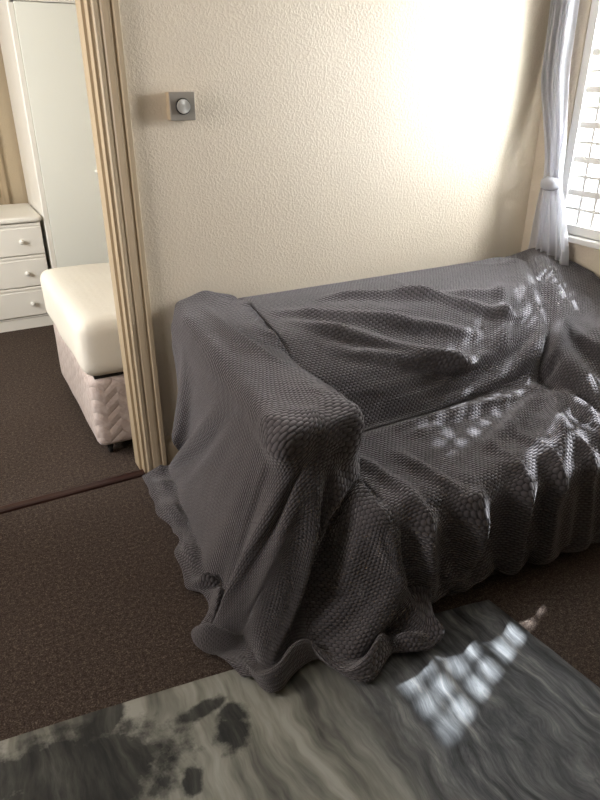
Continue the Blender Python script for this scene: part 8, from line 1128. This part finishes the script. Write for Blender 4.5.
        -1,1,2,-8,5,8,8,-46,0,0,0,2,-2,1,-1,1,1,1,-3,3,8,-9,0,2,-3,3,-3,3,-4,0,1,0,1,-2,0,0,0,0,0,0,0,1,-1,0,2,5,-6,1,0,0,-2,2,-2,1,1,1,2,2,3,0,
        1,0,2,2,3,2,1,0,-2,7,21,2,6,-1,-3,-1,-3,-4,-4,-3,-1,2,1,-9,1,7,-46,0,0,0,-1,0,1,1,0,0,22,-17,-3,-3,6,-3,0,-2,1,-2,1,0,-1,0,6,-5,-1,0,0,1,-1,1,-1,1,
        0,-1,1,5,-2,-3,0,17,-11,-6,1,-2,1,1,1,1,1,3,3,0,0,1,1,3,3,1,0,1,-1,12,14,1,6,3,-3,2,-2,-4,-5,-2,-6,2,2,-4,0,-46,0,1,-2,3,-2,0,0,1,12,7,13,-28,-2,1,
        -2,1,0,-2,2,-2,-1,0,1,4,22,-27,0,2,-2,0,0,0,3,-3,1,2,4,-5,7,22,-23,10,-4,-14,0,3,-1,0,1,2,2,2,2,0,0,1,1,4,5,1,0,-3,-1,17,8,4,4,3,-6,1,-3,-3,-5,3,
        -6,0,-2,0,-45,0,-1,1,-1,2,2,0,13,-1,-14,7,49,-34,-20,-2,-1,7,2,18,-27,0,2,1,-2,2,13,-16,0,0,12,14,-25,11,-12,3,-2,27,2,-1,-16,6,-17,22,2,-18,-9,4,-1,1,0,2,2,1,2,1,
        -1,1,3,1,1,1,1,2,-3,25,0,5,2,4,-5,0,-6,-3,-5,5,-4,0,-1,-44,-1,0,-1,0,2,1,3,-1,16,-19,1,1,10,36,-22,-9,-7,38,-42,1,1,-8,5,-1,-4,1,8,-8,1,-2,14,22,-29,2,-4,35,
        -42,1,0,0,4,5,-9,7,9,8,-23,1,0,0,1,3,2,1,0,2,0,1,1,1,1,1,-1,7,-6,30,-5,8,0,2,-3,2,-4,-3,-7,7,-2,-8,9,2,-3,0,1,3,-2,3,-13,-26,-15,5,3,54,-14,18,6,4,
        -44,18,-38,2,5,-10,-2,-6,-1,10,6,0,3,-10,-8,6,9,4,-21,38,-17,-12,-10,1,24,-13,11,14,-27,1,-5,-6,1,0,4,0,1,1,0,1,2,1,0,0,0,1,-1,8,-6,31,-9,13,0,0,-2,2,2,-2,-11,9,
        1,17,-1,4,1,0,-1,-3,-7,-4,-39,49,19,-11,-62,10,-13,-3,-1,0,37,9,30,-6,1,17,-52,12,3,1,25,8,-39,0,-1,18,6,-27,-9,14,-1,-7,-22,-16,17,2,14,-21,0,-7,6,-8,0,1,2,1,1,0,1,0,
        1,3,0,2,1,0,-2,6,-5,37,-15,10,0,1,-2,-1,2,0,-16,9,-28,-3,-1,0,0,-2,-2,-2,-5,34,-3,0,-31,24,-20,20,16,12,-10,-39,82,-26,23,-1,-31,32,-22,-11,33,0,-15,16,-8,-26,-27,15,2,-35,-7,9,
        15,13,12,-6,-30,3,36,-27,-12,-9,12,-10,-3,5,0,1,1,0,1,0,0,2,-1,1,1,0,0,8,-2,36,-11,3,5,-2,-10,-1,0,2,-14,-6,10,-4,0,-1,-3,3,6,-5,-3,-11,7,-4,-1,11,-13,-4,1,-12,41,-30,
        15,-19,-9,-2,13,10,5,8,-10,-12,-11,-1,18,3,3,-6,4,9,25,10,4,-3,-24,-8,0,-42,16,21,-10,4,-16,-5,-7,-1,0,-1,-3,-3,-2,-5,-4,-4,-4,-4,-2,0,-1,2,4,16,12,13,-2,-1,-10,-3,5,8,20,-28,
        12,-7,3,3,0,-11,27,-3,-26,-24,33,12,-22,6,4,-25,24,-12,-20,-2,17,-2,-1,-4,13,-1,-18,-4,10,-4,10,13,8,-21,19,4,5,-32,-11,-2,-2,32,22,-21,2,-4,-35,25,1,-17,-4,-6,-1,0,0,1,-1,-1,1,-1,
        1,0,0,0,-1,1,1,-2,6,0,7,-1,1,3,-1,-2,-3,-20,26,-9,3,-2,2,-3,20,-33,7,14,21,0,-20,0,-4,-13,15,2,-25,20,17,-47,11,9,0,5,6,-21,-14,1,13,20,1,12,-15,0,1,-8,8,0,1,7,
        3,-16,-11,27,10,-21,-15,-21,5,-14,0,0,0,-1,1,-1,0,0,0,0,0,1,0,1,0,-1,0,5,2,4,1,2,2,1,-3,-7,)),
}


def throw_points(key):
    nu, nv, x0, y0, z0, steps = FOLDS[key]
    d = np.array(steps).reshape(3, nv + 1, nu + 1)
    q = d.cumsum(1).cumsum(2).astype(float) * QSTEP
    return nu, nv, q + np.array((x0, y0, z0)).reshape(3, 1, 1)


def make_throw(key, label):
    nu, nv, q = throw_points(key)
    me = bpy.data.meshes.new('fleece_throw'); k = nu + 1
    vs = q.reshape(3, -1).T.tolist()
    fs = [(j * k + i, j * k + i + 1, (j + 1) * k + i + 1, (j + 1) * k + i) for j in range(nv) for i in range(nu)]
    me.from_pydata(vs, [], fs)
    uv = me.uv_layers.new(name='UVMap')
    us = np.concatenate(([0], np.median(np.linalg.norm(np.diff(q, axis=2), axis=0), axis=0).cumsum()))
    vr = np.concatenate(([0], np.median(np.linalg.norm(np.diff(q, axis=1), axis=0), axis=1).cumsum()))
    for p in me.polygons:
        p.use_smooth = True
        for li in p.loop_indices:
            v = me.loops[li].vertex_index
            uv.data[li].uv = (us[v % k], vr[v // k])
    me.materials.append(M_THROW)
    o = bpy.data.objects.new('fleece_throw', me); COL.objects.link(o)
    m = o.modifiers.new('fleece_thickness', 'SOLIDIFY'); m.thickness = .007; m.offset = 0
    m = o.modifiers.new('soft_surface', 'SUBSURF'); m.levels = m.render_levels = 2
    return tag(o, label, 'throw blanket', 'dark grey fleece throws on the sofa')


make_throw('arm', 'dark grey fleece throw draped over the left sofa arm and pooling on the floor')
make_throw('seat', 'dark grey fleece throw spread over the sofa backrest, seat and right arm')


# ---------------------------------------------------------------- rug
def build_rug():
    bm = bmesh.new()
    # corners (near-left, near-right, far-right, far-left); far edge as it lies on the floor
    c = [Vector((-.72, -.55, 0)), Vector((1.47, -.75, 0)), Vector((1.335, 1.145, 0)), Vector((-.60, 1.41, 0))]
    n = 60; g = []
    for i in range(n + 1):
        row = []
        for j in range(n + 1):
            u, v = i / n, j / n
            p = (c[0] * (1 - u) + c[1] * u) * (1 - v) + (c[3] * (1 - u) + c[2] * u) * v
            p.y += .022 * math.sin(u * math.pi) * v
            e = min(u, 1 - u, v, 1 - v)
            h = .006 + .0015 * max(0, noise.noise(p * 3)) * min(1, e * 12)
            if i in (0, n) or j in (0, n):
                p += Vector((noise.noise(p * 14), noise.noise(p * 14 + Vector((9, 0, 0))), 0)) * .003
            cx, cy = 0, 0
            row.append(bm.verts.new((p.x, p.y, h)))
        g.append(row)
    for i in range(n):
        for j in range(n):
            bm.faces.new((g[i][j], g[i + 1][j], g[i + 1][j + 1], g[i][j + 1]))
    edge = [g[i][0] for i in range(n)] + [g[n][j] for j in range(n)] + [g[i][n] for i in range(n, 0, -1)] + [g[0][j] for j in range(n, 0, -1)]
    low = [bm.verts.new((v.co.x, v.co.y, .0005)) for v in edge]
    for k in range(len(edge)):
        q = (k + 1) % len(edge)
        bm.faces.new((edge[k], low[k], low[q], edge[q]))
    bm.faces.new(low[::-1])
    o = link('rug', bm, M_RUG, smooth=True)
    return tag(o, 'flat grey marbled rug with black blotches lying on the brown carpet', 'rug')


build_rug()

# ---------------------------------------------------------------- bed in the next room
bed = thing('bed', 'single divan bed with bare cream mattress seen through the doorway', 'bed', (1.36, 3.17, 0))
base = soft_box('divan_base', .415, 2.32, 2.665, 3.62, .055, .395, .035, M_DIVAN, bed, wob=.004, seed=3)
soft_box('mattress', .392, 2.34, 2.64, 3.64, .402, .668, .06, M_MATT, bed, wob=.006, dome=.02, seed=5)
box('gap_shade', .44, 2.30, 2.685, 3.60, .39, .415, M_BLACK, bed)  # black slab standing in for the shade between base and mattress
for x, y in ((.47, 2.72), (.50, 3.55), (2.25, 2.72), (2.25, 3.55)):
    bm = bmesh.new()
    add_lathe(bm, [(.020, -.009), (.024, -.006), (.024, .006), (.020, .009)], (x, y, .024), 'X', 20)
    add_box(bm, x - .014, x + .014, y - .012, y + .012, .03, .062)
    link('castor', bm, M_BLACK, bed)
settle(bed)

# ---------------------------------------------------------------- wardrobe
wd = thing('wardrobe', 'tall white wardrobe with pale greenish doors beside the chest of drawers', 'wardrobe', (1.03, 5.0, 0))
FY = 4.70
bm = bmesh.new()
add_box(bm, .600, .622, FY, 5.36, 0, 2.20); add_box(bm, 1.44, 1.462, FY, 5.36, 0, 2.20)
add_box(bm, .622, 1.44, FY + .02, 5.36, 0, .06); add_box(bm, .622, 1.44, 5.34, 5.36, .06, 2.2)
add_box(bm, .622, 1.44, FY + .02, 5.34, 2.18, 2.20)
link('carcass', bm, M_WHITEWOOD, wd, bevel=.003)
profile_bar('stile', [(.600, FY), (.600, FY - .008), (.606, FY - .014), (.632, FY - .014), (.636, FY - .008), (.636, FY)], 0, 1.975, 'Z', M_WHITEWOOD, wd)
profile_bar('stile', [(1.428, FY), (1.428, FY - .008), (1.432, FY - .014), (1.456, FY - .014), (1.462, FY - .008), (1.462, FY)], 0, 1.975, 'Z', M_WHITEWOOD, wd)
box('fascia', .600, 1.462, FY - .016, FY, 1.985, 2.20, M_WHITEWOOD, wd, bevel=.004)
for x0, x1, kx in ((.6365, 1.031, .988), (1.034, 1.4275, 1.075)):
    d = box('door', x0, x1, FY - .018, FY, .065, 1.981, M_WDOOR, wd, bevel=.003)
    bm = bmesh.new()
    add_lathe(bm, [(.006, 0), (.006, .008), (.013, .013), (.015, .020), (.011, .026), (.004, .028)], (kx, FY - .018, 1.02), (0, -1, 0), 20)
    link('knob', bm, M_KNOB, d, smooth=True)
settle(wd)

# ---------------------------------------------------------------- chest of drawers
ch = thing('chest_of_drawers', 'white three-drawer chest with round knobs left of the wardrobe', 'chest of drawers', (.12, 4.95, 0))
bm = bmesh.new()
add_box(bm, -.345, -.325, FY, 5.30, .0, .722); add_box(bm, .555, .575, FY, 5.30, .0, .722)
add_box(bm, -.325, .555, FY + .02, 5.29, .06, .722)
link('carcass', bm, M_WHITEWOOD, ch)
profile_bar('plinth', [(FY - .004, 0), (FY + .02, 0), (FY + .02, .085), (FY - .010, .085), (FY - .010, .078), (FY - .004, .072)], -.345, .575, 'X', M_WHITEWOOD, ch)
soft_box('top', -.365, .590, FY - .03, 5.31, .722, .758, .014, M_WHITEWOOD, ch)
for z0, z1 in ((.092, .292), (.298, .505), (.511, .716)):
    pr_ = [(FY, z0), (FY - .014, z0), (FY - .018, z0 + .004), (FY - .018, z1 - .030), (FY - .013, z1 - .026), (FY - .013, z1 - .018), (FY - .018, z1 - .014), (FY - .018, z1 - .004), (FY - .014, z1), (FY, z1)]
    d = profile_bar('drawer', pr_, -.340, .570, 'X', M_WHITEWOOD, ch)
    for kx in (-.205, .435):
        bm = bmesh.new()
        add_lathe(bm, [(.008, 0), (.007, .008), (.014, .014), (.0165, .021), (.013, .029), (.005, .032)], (kx, FY - .018, (z0 + z1) / 2 - .01), (0, -1, 0), 20)
        link('knob', bm, M_KNOB, d, smooth=True)
settle(ch)

# ---------------------------------------------------------------- wall dial
th = thing('thermostat', 'small square grey wall thermostat with round metallic dial', 'thermostat', (.83, YB, 1.475))
tx, tz, hw = .834, 1.476, .046
M_TH = mat('grey_plastic_face', (.27, .245, .21), .4); M_THS = mat('beige_plastic_back', (.42, .33, .22), .5)
M_DIAL = mat('brushed_metal_dial', (.66, .65, .61), .38, metal=.6)
t = NT(M_DIAL); tcn = t.n('ShaderNodeTexCoord'); an = t.n('ShaderNodeTangent', direction_type='RADIAL', axis='Y'); t.b.inputs['Anisotropic'].default_value = .85
t.l(an.outputs[0], t.b.inputs['Tangent'])
box('back_box', tx - hw, tx + hw, YB - .036, YB, tz - hw, tz + hw, M_THS, th, bevel=.003)
box('face_plate', tx - hw, tx + hw, YB - .046, YB - .036, tz - hw, tz + hw, M_TH, th, bevel=.0025)
bm = bmesh.new(); add_lathe(bm, [(.0270, 0), (.0270, .004), (.025, .006)], (tx, YB - .046, tz), (0, -1, 0), 40)
link('dial_ring', bm, M_BLACK, th)
bm = bmesh.new(); add_lathe(bm, [(.0235, 0), (.0235, .006), (.022, .0085), (.003, .0090)], (tx, YB - .050, tz), (0, -1, 0), 40)
dl = link('dial', bm, M_DIAL, th, bevel=0)
settle(th)

# ---------------------------------------------------------------- curtain tied back in the corner
cu = thing('curtain', 'white curtain tied back in the corner beside the bright window', 'curtain', (XR - .07, 2.24, .3))


def curtain_mesh():
    bm = bmesh.new(); nu, nv = 90, 46; g = []
    for j in range(nv + 1):
        v = j / nv; z = .32 + v * 1.92
        k = abs(z - 1.12)
        if z < 1.12:
            w = .045 + .11 * min(1, k / .6) ** .75; cy = 2.262 - .05 * min(1, k / .3)
        else:
            q_ = min(1, k / .55); q_ = q_ * q_ * (3 - 2 * q_); w = .045 + .025 * q_; cy = 2.262 + .10 * q_
        row = []
        for i in range(nu + 1):
            u = i / nu * 2 - 1
            ph = u * 17 + .6 * math.sin(z * 3)
            amp = .010 + .018 * min(1, k / .4)
            x = XR - .065 + (amp if z < 1.12 else amp * .6) * math.sin(ph) + .008 * math.sin(u * 6 + z * 5)
            y = cy + u * w + .006 * math.cos(ph * 2)
            row.append(bm.verts.new((min(x, XR - .03), min(y, YB - .025), z)))
        g.append(row)
    for j in range(nv):
        for i in range(nu):
            bm.faces.new((g[j][i], g[j][i + 1], g[j + 1][i + 1], g[j + 1][i]))
    return bm


pan = link('panel', curtain_mesh(), M_CURTAIN, cu, smooth=True)
md = pan.modifiers.new('thickness', 'SOLIDIFY'); md.thickness = .0015
bm = bmesh.new()
add_lathe(bm, [(.030, -.03), (.047, -.018), (.050, 0), (.047, .018), (.030, .03)], (XR - .068, 2.262, 1.12), 'Z', 24)
link('tieback', bm, mat('grey_tieback', (.42, .42, .45), .8), cu, smooth=True)
settle(cu)
rod = thing('curtain_rail', 'white rail above the window carrying the curtain', 'curtain rail', (XR - .065, 1.7, 2.25))
bm = bmesh.new(); add_lathe(bm, [(.011, 0), (.011, 1.35)], (XR - .065, 1.06, 2.255), 'Y', 16); link('rail', bm, M_WHITEPAINT, rod, smooth=False)
for y in (1.12, 2.35):
    bm = bmesh.new(); add_box(bm, XR - .065, XR, y - .008, y + .008, 2.24, 2.27); link('bracket', bm, M_WHITEPAINT, rod)
settle(rod)

# ---------------------------------------------------------------- unseen leafy climber added outside to break up the sun
sun_screen = thing('sun_screen_climber', 'added leafy green climber screening the sun outside the window', 'plant', (3.12, 2.24, 2.30))
bm = bmesh.new(); bs = bmesh.new()
for k in range(9):
    sx, sy = 3.06 + .12 * random.random(), 2.06 + .042 * k
    p = Vector((sx, sy, 2.302)); ln = .85 + .35 * random.random(); n = 24
    pts = [p + Vector((.03 * math.sin(i * .7 + k), .025 * math.cos(i * .9 + k * 2), -ln * i / n)) for i in range(n + 1)]
    for a, b in zip(pts, pts[1:]):
        d = .0025
        va = [bs.verts.new(a + Vector(o)) for o in ((d, 0, 0), (0, d, 0), (-d, 0, 0), (0, -d, 0))]
        vb = [bs.verts.new(b + Vector(o)) for o in ((d, 0, 0), (0, d, 0), (-d, 0, 0), (0, -d, 0))]
        for q in range(4): bs.faces.new((va[q], va[(q + 1) % 4], vb[(q + 1) % 4], vb[q]))
        for rep_ in range(2):
            c = a.lerp(b, random.random()); L_ = .030 + .020 * random.random()
            ang = random.random() * 6.28; out = Vector((math.cos(ang), math.sin(ang), -.5 - random.random() * .6)).normalized()
            sd = out.cross(Vector((0, 0, 1))).normalized() * L_ * .48; up = sd.cross(out).normalized() * L_ * .12
            st = [c, c + out * L_ * .35 + sd - up, c + out * L_ * 1.25, c + out * L_ * .35 - sd - up, c + out * L_ * .45 + up]
            v = [bm.verts.new(x) for x in st]
            for t3 in ((0, 1, 4), (1, 2, 4), (2, 3, 4), (3, 0, 4)): bm.faces.new([v[i] for i in t3])
link('foliage', bm, M_LEAF, sun_screen); link('stem', bs, M_BARK, sun_screen)
settle(sun_screen)
